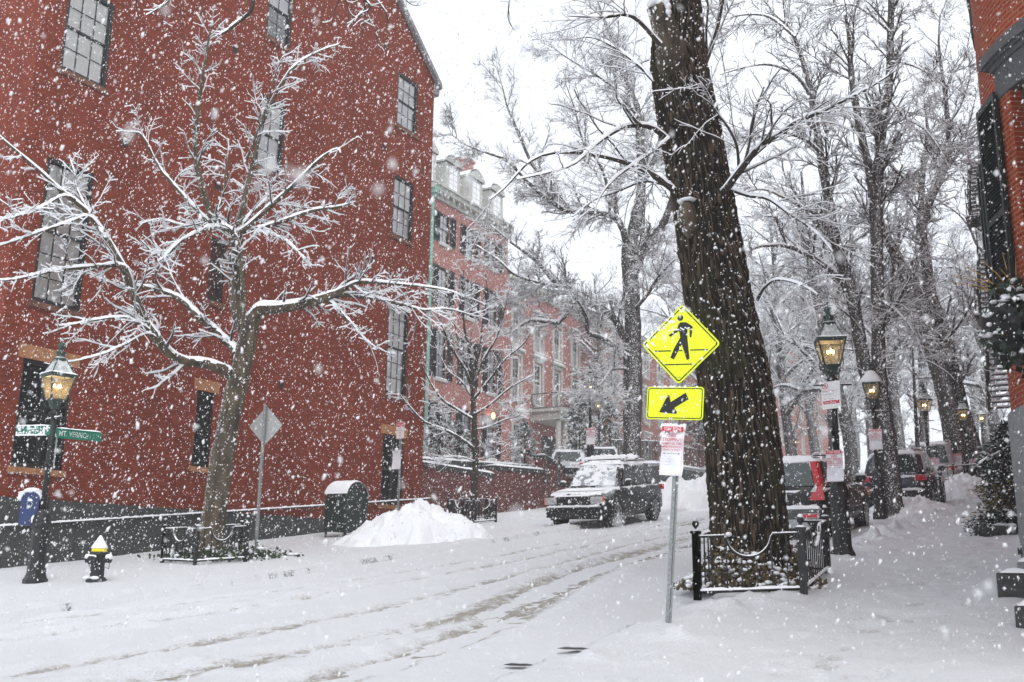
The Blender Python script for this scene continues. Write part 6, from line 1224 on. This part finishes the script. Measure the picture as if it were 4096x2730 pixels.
    C_ = np.array(C_); Q_ = np.array(Q_); V, F_ = round_mesh(C_, Q_, 10); np_mesh('branch', V, F_, ['bark'], None, True, t); V, F_ = snow_strip(C_, Q_, .03, gg); np_mesh('snow_cap', V, F_, ['snow'], None, True, t)
    parts = []; prev = [(C_, Q_)]
    for lv in (dict(n=5.5, ratio=.45, lmax=1.5, lmin=.3, rmin=.005, rr=.42, k=9, wig=.10, droop=.07, snow=.013, flat=.2, ang=(22, 50)), dict(n=7., ratio=.42, lmax=.5, lmin=.1, rmin=.0035, rr=.5, k=6, wig=.12, droop=.03, snow=.010, flat=.2, ang=(25, 55)), dict(n=4., ratio=.5, lmax=.2, lmin=.05, rmin=.003, rr=.6, k=4, wig=.12, droop=0, snow=.009, flat=0, ang=(25, 55))):
        nxt = []
        for cc, qq in prev:
            P0, D0, L_, r0 = children(gg, cc, qq, lv['n'], lv['ang'], lv['ratio'], .12, 1., lv['rr'], lv['lmin'], lv['lmax'], lv['rmin'], lv['flat'], 3.2 if cc is C_ else None); a1, b1 = grow(gg, P0, D0, L_, r0, lv['k'], lv['wig'], .01, .45, lv['droop']); nxt.append((a1, b1)); parts.append(tube_mesh(a1, b1, lv['snow'], gg, 6))
        prev = nxt
    V, F_, mt = cat_mesh(parts); np_mesh('crown', V, F_, ['twig', 'twig_snow'], mt, False, t)
    # ivy and leaf litter round the foot
    g = np.random.default_rng(3); n = 5200; th = g.uniform(0, 2*PI, n); hh = np.abs(g.normal(0, .22, n))+.0; rad = .56+g.uniform(0, .42, n)*np.exp(-hh/.3); P_ = np.stack([rad*np.cos(th), rad*np.sin(th)*1.1, hh*(.75+.35*np.sin(th*3))+.12], 1)
    iv = thing('ivy', base, 0, 'snow-dusted ivy and dead leaves round the foot of the big trunk inside its guard', 'ivy'); leaf_obj('foliage', P_, g.normal(size=(n, 3))+np.array([0, 0, .3]), .065, 'leaf_autumn', iv, .7); m = MB(); rr = random.Random(6)
    for i in range(430):
        j = rr.randrange(n); p = P_[j]; s_ = rr.uniform(.012, .038); m.blob((p[0]*1.02, p[1]*1.02, p[2]+.02), (s_*1.3, s_*1.3, s_*.8), seed=i, n=6, m=4)
    m.build('snow_cap', 'snow', iv)
big_tree()
a = G(476, 1292); n = 2600; g = np.random.default_rng(8); P_ = np.stack([g.normal(-.1, .55, n), g.normal(.1, .5, n), np.abs(g.normal(0, .1, n))+.02], 1); iv = thing('ivy', (a.x, a.y+.5, a.z+.03), 0, 'low snowy ivy at the foot of the leaning tree inside its guard', 'ivy'); leaf_obj('foliage', P_, g.normal(size=(n, 3)), .09, 'leaf', iv, .8); m = MB(); rr = random.Random(6)
for i in range(170): p = P_[rr.randrange(n)]; s_ = rr.uniform(.02, .06); m.blob((p[0], p[1], p[2]+.04), (s_*1.3, s_*1.3, s_*.6), seed=i, n=6, m=4)
m.build('snow_cap', 'snow', iv)
# young tree beside the snow bank ----------------------------------------------------
D = math.hypot(*G(1087, 1205)[:2])+.3; s = [tl([(1890, 2110), (1893, 2050), (1900, 1900), (1905, 1780), (1898, 1700), (1893, 1620), (1888, 1540)], D, [.14, .11, .10, .095, .09, .08, .07])]
for p, d, r in (([(1900, 1800), (1850, 1760), (1780, 1720), (1700, 1690), (1640, 1630), (1600, 1580)], (D, D-1.5), [.05, .045, .04, .032, .024, .012]), ([(1890, 1560), (1860, 1480), (1800, 1380), (1760, 1280), (1740, 1200), (1720, 1130)], (D, D+.6), [.055, .05, .04, .03, .02, .01]), ([(1888, 1545), (1885, 1440), (1860, 1330), (1850, 1200), (1855, 1080)], (D, D-.4), [.06, .05, .04, .028, .012]),
    ([(1890, 1560), (1930, 1450), (1990, 1340), (2020, 1230), (2040, 1150)], (D, D+.8), [.055, .045, .035, .025, .01]), ([(1893, 1600), (1950, 1530), (2020, 1440), (2090, 1380), (2130, 1320)], (D, D-1.), [.045, .038, .03, .02, .01]), ([(1895, 1660), (1960, 1620), (2030, 1560), (2080, 1530), (2140, 1500)], (D, D-.9), [.04, .032, .025, .018, .008]),
    ([(1897, 1680), (1830, 1640), (1760, 1590), (1710, 1510), (1680, 1440)], (D, D-.8), [.045, .04, .03, .02, .01]), ([(1900, 1720), (1950, 1710), (2020, 1680), (2080, 1660), (2110, 1600)], (D, D-.7), [.03, .026, .02, .014, .008]), ([(1893, 1600), (1850, 1530), (1790, 1480), (1740, 1380)], (D, D+1.), [.04, .03, .02, .01]), ([(1903, 1850), (1850, 1830), (1790, 1830), (1740, 1850)], (D, D-1.), [.02, .018, .012, .006]), ([(1903, 1840), (1960, 1830), (2030, 1800), (2060, 1760)], (D, D-1.2), [.02, .018, .012, .006]),
    ([(1885, 1500), (1840, 1400), (1820, 1300), (1790, 1180), (1800, 1090)], (D, D+1.), [.04, .03, .02, .016, .008]), ([(1890, 1520), (1920, 1400), (1930, 1290), (1950, 1180), (1940, 1100)], (D, D-.9), [.04, .03, .02, .016, .008])): s.append(tl(p, d, r))
build_tree('young tree with upswept snowy branches standing beside the snow bank', s, 21, [dict(n=5.5, ratio=.4, lmax=1.1, lmin=.25, rr=.40, rmin=.006, k=7, wig=.10, up=.06, snow=.022, ang=(25, 55), base=2.6), dict(n=9.5, ratio=.5, lmax=.5, lmin=.1, rmin=.005, k=5, wig=.14, up=.05, snow=.024, ang=(25, 60)), dict(n=4, ratio=.5, lmax=.25, lmin=.07, rmin=.0045, k=4, wig=.14, snow=.02, ang=(25, 60))], snow=.026, strip=.03, notrunk=True)
# large tree behind the SUV -----------------------------------------------------------
def fan(gz_, d, n, seed):
    return None
D = 40.; s = [tl([(2528, 2010), (2528, 1850), (2530, 1557), (2531, 1301), (2520, 1100), (2518, 1000), (2545, 880), (2560, 800)], D, [.46, .40, .375, .35, .33, .31, .26, .22])]
for p, d, r in (([(2560, 800), (2568, 700), (2558, 580), (2554, 446), (2514, 348), (2470, 241), (2443, 152), (2407, 54), (2390, 0)], (D, D+1), [.2, .18, .16, .14, .11, .09, .07, .05, .03]), ([(2535, 1100), (2565, 1020), (2600, 960), (2660, 880), (2700, 760), (2740, 640)], (D, D-2), [.2, .18, .17, .15, .11, .07]), ([(2515, 1010), (2499, 950), (2480, 890), (2429, 855), (2333, 849), (2263, 842), (2193, 798), (2120, 740), (2040, 650), (1961, 616), (1880, 590), (1800, 536)], (D, D-4), [.16, .15, .14, .13, .12, .11, .09, .075, .055, .045, .03, .015]),
    ([(2300, 846), (2240, 800), (2148, 690), (2097, 590), (2060, 500), (2030, 430), (2010, 350), (1995, 300)], (D-1.5, D-1), [.09, .085, .075, .065, .05, .038, .025, .012]), ([(2515, 1430), (2499, 1423), (2423, 1359), (2353, 1333), (2346, 1276), (2320, 1220), (2280, 1170)], (D, D-3), [.13, .12, .10, .08, .07, .05, .02]), ([(2518, 1360), (2493, 1346), (2455, 1270), (2384, 1225), (2302, 1180), (2238, 1148), (2160, 1060), (2100, 1010), (2030, 960), (1960, 900)], (D, D-3), [.17, .16, .15, .14, .12, .11, .08, .06, .04, .015]),
    ([(2290, 1210), (2276, 1244), (2240, 1285), (2219, 1292), (2142, 1282), (2095, 1296), (2050, 1330)], (D-1.5, D-2), [.10, .095, .09, .085, .07, .05, .02]), ([(2560, 760), (2600, 680), (2640, 560), (2660, 430), (2690, 300), (2700, 180)], (D, D+2), [.12, .11, .09, .07, .05, .02]), ([(2555, 470), (2510, 420), (2440, 340), (2330, 270), (2250, 220), (2190, 170)], (D, D-2), [.07, .06, .05, .035, .025, .01]), ([(2480, 900), (2440, 780), (2400, 660), (2330, 560), (2300, 440), (2260, 330)], (D, D-3), [.08, .07, .06, .045, .03, .012]), ([(2238, 1148), (2150, 1130), (2060, 1100), (1990, 1040), (1900, 980)], (D-2, D-4), [.06, .05, .04, .03, .012]), ([(2525, 1480), (2450, 1480), (2400, 1540), (2350, 1560)], (D, D-3), [.05, .04, .03, .01]), ([(2530, 1250), (2590, 1180), (2640, 1100), (2700, 1040)], (D, D-3), [.08, .06, .05, .02])): s.append(tl(p, d, r))
FT = lambda sn=.03, q=1.: [dict(n=3.0*q, ratio=.40, lmax=3.2, lmin=.7, rr=.34, rmin=.010, k=9, wig=.10, up=.02, snow=sn*1.15, ang=(25, 60), t0=.12, base=5.5, droop=.03), dict(n=5.2*q, ratio=.42, lmax=1.4, lmin=.35, rmin=.006, k=7, wig=.09, up=.01, snow=sn*.95, ang=(25, 60), droop=.03), dict(n=6.5*q, ratio=.5, lmax=.7, lmin=.15, rmin=.004, k=4, wig=.10, snow=sn*.75, ang=(25, 60))]
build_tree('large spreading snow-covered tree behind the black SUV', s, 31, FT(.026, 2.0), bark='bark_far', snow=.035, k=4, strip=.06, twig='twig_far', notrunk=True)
# forked tree behind the right lamp -----------------------------------------------------
D = 28.5; s = [tl([(3568, 2060), (3562, 2000), (3552, 1850), (3536, 1700), (3505, 1560), (3470, 1500)], D, [.36, .31, .27, .26, .25, .2]),
     tl([(3520, 1600), (3516, 1480), (3511, 1244), (3507, 995), (3507, 746), (3520, 622), (3536, 456), (3557, 332), (3561, 166), (3566, 0), (3570, -150)], (D, D+.5), [.22, .19, .18, .175, .17, .13, .12, .115, .10, .09, .07]),
     tl([(3500, 1560), (3458, 1475), (3430, 1300), (3404, 1161), (3362, 1036), (3329, 896), (3312, 788), (3287, 663), (3271, 539), (3245, 400), (3229, 315), (3180, 149), (3120, 80), (3080, 50)], (D+.2, D+2), [.2, .19, .18, .17, .16, .14, .13, .12, .10, .09, .08, .06, .04, .02])]
for p, d, r in (([(3490, 790), (3480, 700), (3437, 498), (3404, 290), (3400, 180), (3380, 60)], (D, D-1), [.13, .12, .11, .09, .06, .03]), ([(3365, 1130), (3346, 1103), (3263, 1037), (3155, 987), (3080, 983), (3014, 995), (2980, 1040)], (D+.3, D-2), [.09, .085, .075, .06, .045, .03, .015]), ([(3329, 900), (3250, 850), (3150, 800), (3060, 760), (2980, 770)], (D, D-1.5), [.06, .05, .04, .025, .01]), ([(3290, 620), (3220, 560), (3120, 530), (3000, 560), (2920, 600)], (D, D-2), [.05, .045, .035, .02, .01]), ([(3240, 380), (3180, 300), (3080, 260), (2980, 270), (2880, 300)], (D, D-1), [.05, .045, .035, .02, .01]), ([(3180, 150), (3080, 70), (2980, 60), (2900, 80)], (D, D+1), [.045, .035, .025, .01]),
    ([(3560, 400), (3620, 470), (3700, 520), (3760, 600), (3800, 680)], (D, D-1.5), [.035, .03, .024, .018, .008]), ([(3565, 250), (3640, 260), (3720, 300), (3790, 360)], (D, D-1), [.03, .026, .02, .01]), ([(3520, 620), (3600, 700), (3680, 770), (3740, 860)], (D, D+1), [.04, .03, .022, .01]), ([(3508, 900), (3560, 980), (3640, 1080), (3720, 1200)], (D, D+1.5), [.04, .03, .022, .01]), ([(3515, 1200), (3590, 1250), (3660, 1340), (3700, 1440)], (D, D-1.5), [.04, .03, .022, .01]), ([(3560, 130), (3480, 60), (3400, 20), (3300, 40)], (D, D-1), [.04, .03, .02, .01]), ([(3440, 1320), (3380, 1250), (3300, 1220), (3200, 1250)], (D, D-1.8), [.03, .025, .018, .008])): s.append(tl(p, d, r))
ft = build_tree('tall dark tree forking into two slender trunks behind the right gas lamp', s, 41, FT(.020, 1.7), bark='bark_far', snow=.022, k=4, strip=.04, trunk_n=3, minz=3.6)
# twin-trunked tree further up ------------------------------------------------------------
D = 42.; s = [tl([(3850, 2010), (3838, 1963), (3816, 1748), (3774, 1540), (3716, 1333), (3694, 1244), (3627, 1119), (3561, 978), (3500, 900), (3450, 860)], D, [.48, .42, .37, .35, .33, .3, .25, .2, .14, .08]), tl([(3925, 1990), (3905, 1860), (3849, 1665), (3799, 1457), (3758, 1291), (3727, 1200), (3702, 1036), (3688, 940)], (D+.5, D+.5), [.40, .36, .34, .31, .29, .26, .22, .18])]
for p, d, r in (([(3690, 950), (3710, 829), (3768, 705), (3793, 580), (3785, 415), (3768, 290), (3755, 180), (3760, 60)], (D, D-1), [.16, .15, .13, .11, .09, .07, .05, .02]), ([(3685, 960), (3677, 912), (3694, 663), (3710, 539), (3700, 430)], (D, D+1), [.14, .13, .11, .08, .03]), ([(3770, 700), (3830, 620), (3870, 520), (3900, 400)], (D, D-1), [.06, .05, .035, .015]), ([(3560, 980), (3520, 860), (3500, 720), (3460, 600)], (D, D+1), [.11, .09, .06, .02]), ([(3780, 1370), (3850, 1280), (3900, 1180), (3940, 1080)], (D, D-1), [.07, .05, .04, .015]), ([(3720, 1330), (3640, 1280), (3560, 1290), (3500, 1340)], (D, D-2), [.05, .04, .03, .012]), ([(3790, 500), (3840, 430), (3880, 300), (3870, 180)], (D, D-1), [.04, .035, .025, .01])): s.append(tl(p, d, r))
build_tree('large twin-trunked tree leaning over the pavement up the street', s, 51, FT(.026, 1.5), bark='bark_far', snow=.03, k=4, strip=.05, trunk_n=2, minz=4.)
# small bare tree
D = 34.; b = at(3690, 2010, D); b.z = gz(b.x, b.y); s = [([b, at(3680, 1900, D), at(3668, 1760, D), at(3662, 1640, D), at(3655, 1500, D), at(3650, 1380, D)], [.09, .075, .065, .055, .035, .012])]
build_tree('small bare dark-twigged tree inside the guard up the right pavement', s, 61, [dict(n=9, ratio=.42, lmax=1.5, lmin=.4, rr=.4, rmin=.008, k=7, wig=.1, up=.04, snow=.004, ang=(50, 85), t0=.32, base=3.), dict(n=5, ratio=.45, lmax=.5, lmin=.15, rmin=.005, k=4, wig=.12, snow=.003, ang=(30, 60))], twig='twig', bark='bark_far', snow=.008, k=4, strip=0)
# ---- trees filling the background: four shapes, each copied
def gen_tree(seed, H, lean, r0, label, twig='twig_far', q=1.):
    g = np.random.default_rng(seed); top = np.array([lean[0], lean[1], H]); tr = [np.array([0, 0, -.4])]
    for i in range(1, 9): f = i/8; tr.append(top*f+np.array([math.sin(f*5+seed)*.25, math.cos(f*4+seed)*.25, 0]))
    limbs = [([tuple(p) for p in tr], list(np.linspace(r0, r0*.18, 9)))]; n = 16
    for i in range(n):
        f = .26+.7*i/n; p = top*f+np.array([math.sin(f*5+seed)*.25, math.cos(f*4+seed)*.25, 0]); az = i*2.4+seed+g.uniform(-.4, .4); L = H*(.50-.32*f)*g.uniform(.8, 1.25); el = R(g.uniform(25, 62)); d = np.array([math.cos(az)*math.cos(el), math.sin(az)*math.cos(el), math.sin(el)]); pts = [p]
        for j in range(5): d = unit(d+g.normal(size=3)*.17+np.array([0, 0, .03-.05*j])); pts.append(pts[-1]+d*L/5)
        limbs.append(([tuple(v) for v in pts], list(np.linspace(r0*(.5-.3*f), .02, 6))))
    return build_tree(label, limbs, seed, FT(.034, q), bark='bark_far', twig=twig, snow=.034, k=4, strip=.06, loc=(0, 0, 0), group='snowy trees lining the street beyond')
TP = []
def place_bg(px, D, base_y=None, z=None):
    p = at(px*KD, 1000*KD, D); return Vector((p.x, p.y, gz(p.x, min(p.y, 150)) if z is None else z))
specs = [(1700, 66, None, 3, 17, 'snowy tree whose crown shows just right of the yellow plaque beyond the trunk'), (2060, 64, None, 2, 18, 'snowy tree rising between the forked tree and the twin-trunked tree'), (1900, 70, None, 0, 19, 'snowy tree with wide crown above the right gas lamp'), (2180, 120, None, 1, 24, 'haziest snowy tree at the top of the right pavement'), (1960, 130, None, 3, 25, 'haziest snowy tree at the very end of the street'), (1850, 125, None, 2, 25, 'haziest snowy tree above the roof of the estate car'), (2270, 88, None, 2, 22, 'tall hazy snowy tree beside the fire escape'), (1825, 58, None, 0, 15.5, 'bare snowy tree with curved limbs just right of the big trunk, beyond the parked cars'), (1950, 52, None, 1, 17, 'tall snowy tree between the right gas lamp and the forked tree'), (1395, 66, 8, 3, 13, 'snowy tree rising behind the two parked cars above the wall'),
         (2290, 62, None, 1, 17, 'hazy snowy tree left of the fire escape at the right edge'), (1640, 72, None, 2, 18, 'pale snowy tree seen just left of the big trunk above the iron fence'), (1880, 85, None, 3, 19, 'faint snowy tree in the haze above the estate car'), (2110, 78, None, 0, 18, 'faint snowy tree in the haze behind the small bare tree'),
         (1540, 95, None, 1, 20, 'very faint snowy tree in the haze behind the yellow diamond sign'), (2000, 105, None, 2, 21, 'very faint tall snowy tree far up the street'), (1750, 110, None, 0, 21, 'farthest faint snowy tree behind the big trunk'), (2230, 98, None, 3, 21, 'very faint snowy tree far up the right pavement'), (1345, 92, 9, 2, 14, 'faint snowy tree behind the brick houses left of the large spreading tree'), (1465, 80, None, 0, 15, 'pale snowy tree directly behind the large spreading tree')]
protos = {}
for px, D, z, kd, H, lb in specs:
    p = place_bg(px, D, z=z)
    if kd not in protos: t = gen_tree(70+kd*7, 16., ((.8, -.5), (-1.4, .6), (.5, 1.), (-.6, -1.1))[kd], .34, lb, q=1.15); protos[kd] = t; t.location = p; t.scale = (H/16,)*3
    else: copy_thing(protos[kd], p, D*1.7, lb, (H/16,)*3)
# snowy evergreens and shrubs behind the wall
for (px, D, z, h, w, lb) in ((1205, 45, 6.0, 2.1, 1.2, 'snow-laden round shrub in front of the columned porch'), (1330, 55, 7.2, 4.2, 1.6, 'dark evergreen smothered in snow behind the gas lamp above the wall'), (1400, 56, 7.4, 3.4, 1.7, 'snow-white evergreen right of the lamp above the wall'), (1605, 60, 8.4, 4., 2., 'snowy dark hedge shrub behind the iron fence'), (1010, 40.5, 5.4, 2.6, 1.3, 'snow-matted shrub behind the ramp parapet near the green downpipe'), (1050, 42, 5.6, 2.0, 1.2, 'smaller snow-matted shrub behind the ramp parapet and young tree')):
    p = at(px*KD, 1000*KD, D); p.z = z; evergreen(p, h, w, lb, n=5200, snow=.62, seed=int(px), group='snowy shrubs behind the wall')
# twigs hanging in from a tree out of view above the camera
def hang():
    E = 12.5; s = [tl([(1500, -420), (1250, -300), (1000, -230), (700, -160), (520, -130)], (E+.5, E-.5), [.09, .07, .05, .035, .02])]
    for p, r in (([(1120, -270), (1030, -90), (1012, 0), (1000, 50), (940, 98), (900, 130), (870, 140)], [.035, .03, .03, .026, .022, .016, .008]), ([(600, -150), (560, -40), (545, 10), (548, 80)], [.014, .012, .01, .006]), ([(720, -170), (690, -20), (640, 30), (585, 62)], [.016, .014, .01, .006]), ([(690, -20), (655, 20), (650, 80), (655, 100)], [.01, .01, .008, .004]), ([(1420, -380), (1440, -60), (1480, 30), (1440, 60), (1390, 110)], [.02, .018, .014, .012, .006]), ([(1440, -60), (1470, 60), (1500, 120), (1512, 190)], [.012, .01, .008, .004]), ([(1400, -350), (1380, -60), (1395, 60), (1385, 110)], [.014, .012, .008, .004]), ([(1460, -60), (1530, 30), (1545, 60), (1555, 110)], [.012, .01, .008, .004]), ([(1380, -60), (1340, 40), (1325, 110)], [.01, .008, .004]), ([(1520, -400), (1600, -60), (1640, 15), (1690, 20)], [.014, .012, .008, .004]), ([(1460, 0), (1455, 80), (1450, 150)], [.008, .007, .004]), ([(1560, -420), (1900, -200), (2030, -60), (2032, 70), (2060, 120)], [.03, .02, .012, .008, .003])): s.append(tl(p, (E, E), r))
    build_tree('snowy twig ends hanging into the top left of the view from a tree overhead', s, 91, [dict(n=5, ratio=.3, lmax=.3, lmin=.08, rmin=.005, k=5, wig=.2, snow=.016, ang=(30, 70), base=.8)], trunk_n=0, name='overhanging_branch', cat='branch', snow=.018, strip=.02)
hang()

# ---------------------------------------------------------------- falling snow
def flakes():
    g = np.random.default_rng(77); Ps = []
    for (d0, d1, n) in ((3.6, 8., 8500), (8., 14., 27000), (14., 24., 85000), (24, 45, 60000), (45, 90, 50000)):
        u = g.uniform(size=n); d = (d0**3+(d1**3-d0**3)*u)**(1/3); x = g.uniform(-.64, .64, n); y = g.uniform(-.44, .44, n); P_ = AF[None]+AR[None]*x[:, None]+AU[None]*y[:, None]; P_ = P_*d[:, None]+np.array([0, 0, CAMZ]); Ps.append(P_)
    P_ = np.concatenate(Ps); P_ = P_[(P_[:, 0] > WX+.2) & (P_[:, 2] > GH+GS*P_[:, 1]+.15)]; n = len(P_); dist = np.linalg.norm(P_-np.array([0, 0, CAMZ]), axis=1)
    s = np.exp(g.normal(math.log(.0041), .42, n)).clip(.0018, .012)*np.interp(dist, [0, 3, 14, 40], [.8, 1., 1.25, 2.2])
    base = np.array([[1, 0, 0], [0, 1, 0], [-1, 0, 0], [0, -1, 0], [0, 0, 1], [0, 0, -1]], float)[None]*g.uniform(.55, 1.3, (n, 6, 1)); a = unit(g.normal(size=(n, 3))); b = unit(np.cross(a, g.normal(size=(n, 3)))); c = np.cross(a, b); Rm = np.stack([a, b, c], 1)
    V = np.einsum('nij,njk->nik', base*s[:, None, None], Rm); fall = unit(np.array([-.28, -.1, -1.])+g.normal(size=(n, 3))*.22); V = V+fall[:, None, :]*((V*fall[:, None, :]).sum(-1, keepdims=True))*g.uniform(.0, 1.5, (n, 1, 1)); V = V+P_[:, None]
    f = np.array([[0, 1, 4], [1, 2, 4], [2, 3, 4], [3, 0, 4], [1, 0, 5], [2, 1, 5], [3, 2, 5], [0, 3, 5]]); F_ = (np.arange(n)[:, None, None]*6+f[None]).reshape(-1, 3)
    # close flakes: ragged clumps of crystals, finer geometry
    nn = 300; d = (.8**3+(3.6**3-.8**3)*g.uniform(size=nn))**(1/3); x = g.uniform(-.64, .64, nn); y = g.uniform(-.44, .44, nn); Pn = (AF[None]+AR[None]*x[:, None]+AU[None]*y[:, None])*d[:, None]+np.array([0, 0, CAMZ]); Pn = Pn[Pn[:, 2] > GH+GS*Pn[:, 1]+.15]; nn = len(Pn)
    q = 9; sz = g.uniform(.0018, .0042, nn); cen = np.repeat(Pn, q, 0)+g.normal(size=(nn*q, 3))*np.repeat(sz, q)[:, None]*np.array([.8, .8, 1.1]); V2 = base[:1]*0; b6 = np.array([[1, 0, 0], [0, 1, 0], [-1, 0, 0], [0, -1, 0], [0, 0, 1], [0, 0, -1]], float)[None]*g.uniform(.5, 1.3, (nn*q, 6, 1))*np.repeat(sz, q)[:, None, None]*.95+cen[:, None]
    V = np.concatenate([V.reshape(-1, 3), b6.reshape(-1, 3)]); F_ = np.concatenate([F_, (n*6+np.arange(nn*q)[:, None, None]*6+f[None]).reshape(-1, 3)])
    o = np_mesh('falling_snow', V.reshape(-1, 3), F_, ['flake'], None, True); tag(o, 'snowflakes falling through the air all over the scene', 'snow', kind='stuff')
flakes()

# ---------------------------------------------------------------- air, sky, light, camera
HZ = .0015
m = MB(); m.box((-55, 95, 18), (330, 300, 78)); hz = m.build('haze', 'snow'); mt = bpy.data.materials.new('haze'); mt.use_nodes = True; t = mt.node_tree; t.nodes.clear(); out = t.nodes.new('ShaderNodeOutputMaterial'); pv = t.nodes.new('ShaderNodeVolumePrincipled'); pv.inputs['Color'].default_value = (.97, .975, .98, 1); pv.inputs['Density'].default_value = HZ; pv.inputs['Anisotropy'].default_value = 0.; t.links.new(pv.outputs[0], out.inputs['Volume'])
hz.data.materials.clear(); hz.data.materials.append(mt); tag(hz, kind='stuff'); hz.display_type = 'WIRE'
w = bpy.data.worlds.new('World'); S.world = w; w.use_nodes = True; t = w.node_tree; t.nodes.clear(); out = t.nodes.new('ShaderNodeOutputWorld'); bg = t.nodes.new('ShaderNodeBackground'); sk = t.nodes.new('ShaderNodeTexSky'); sk.sky_type = 'NISHITA'; sk.sun_disc = False; sk.sun_elevation = R(48); sk.sun_rotation = R(132); sk.dust_density = 6; sk.air_density = 1.5
hs = t.nodes.new('ShaderNodeHueSaturation'); hs.inputs['Saturation'].default_value = .12; t.links.new(sk.outputs[0], hs.inputs['Color']); mx = t.nodes.new('ShaderNodeMix'); mx.data_type = 'RGBA'; mx.inputs[0].default_value = .82; t.links.new(hs.outputs[0], mx.inputs[6]); mx.inputs[7].default_value = (9.2, 9.75, 10.6, 1)   # cloud layer
t.links.new(mx.outputs[2], bg.inputs[0]); bg.inputs[1].default_value = .1; t.links.new(bg.outputs[0], out.inputs[0])
sl = bpy.data.lights.new('sun', 'SUN'); sl.energy = 1.35; sl.angle = R(50); sl.color = (1, .98, .95); so = bpy.data.objects.new('sun', sl); COL.objects.link(so); so.rotation_euler = (R(42), 0, R(48)); so.location = (0, 0, 50)
cam = bpy.data.cameras.new('camera'); co_ = bpy.data.objects.new('camera', cam); COL.objects.link(co_); cam.sensor_width = 36; cam.lens = F/4096*36; cam.clip_end = 2000; cam.clip_start = .1
M = Matrix((tuple(AR), tuple(AU), tuple(-AF))).transposed().to_4x4(); M.translation = (0, 0, CAMZ); co_.matrix_world = M; S.camera = co_
cam.dof.use_dof = True; cam.dof.focus_distance = 15.; cam.dof.aperture_fstop = 2.8
S.view_settings.view_transform = 'Standard'; S.view_settings.look = 'None'; S.view_settings.exposure = .45; S.view_settings.gamma = 1
S.cycles.max_bounces = 8; S.cycles.diffuse_bounces = 3; S.cycles.glossy_bounces = 3; S.cycles.transmission_bounces = 4; S.cycles.transparent_max_bounces = 12; S.cycles.volume_bounces = 1; S.cycles.use_denoising = True; S.cycles.use_adaptive_sampling = True; S.cycles.adaptive_threshold = .03; S.cycles.sample_clamp_indirect = 6
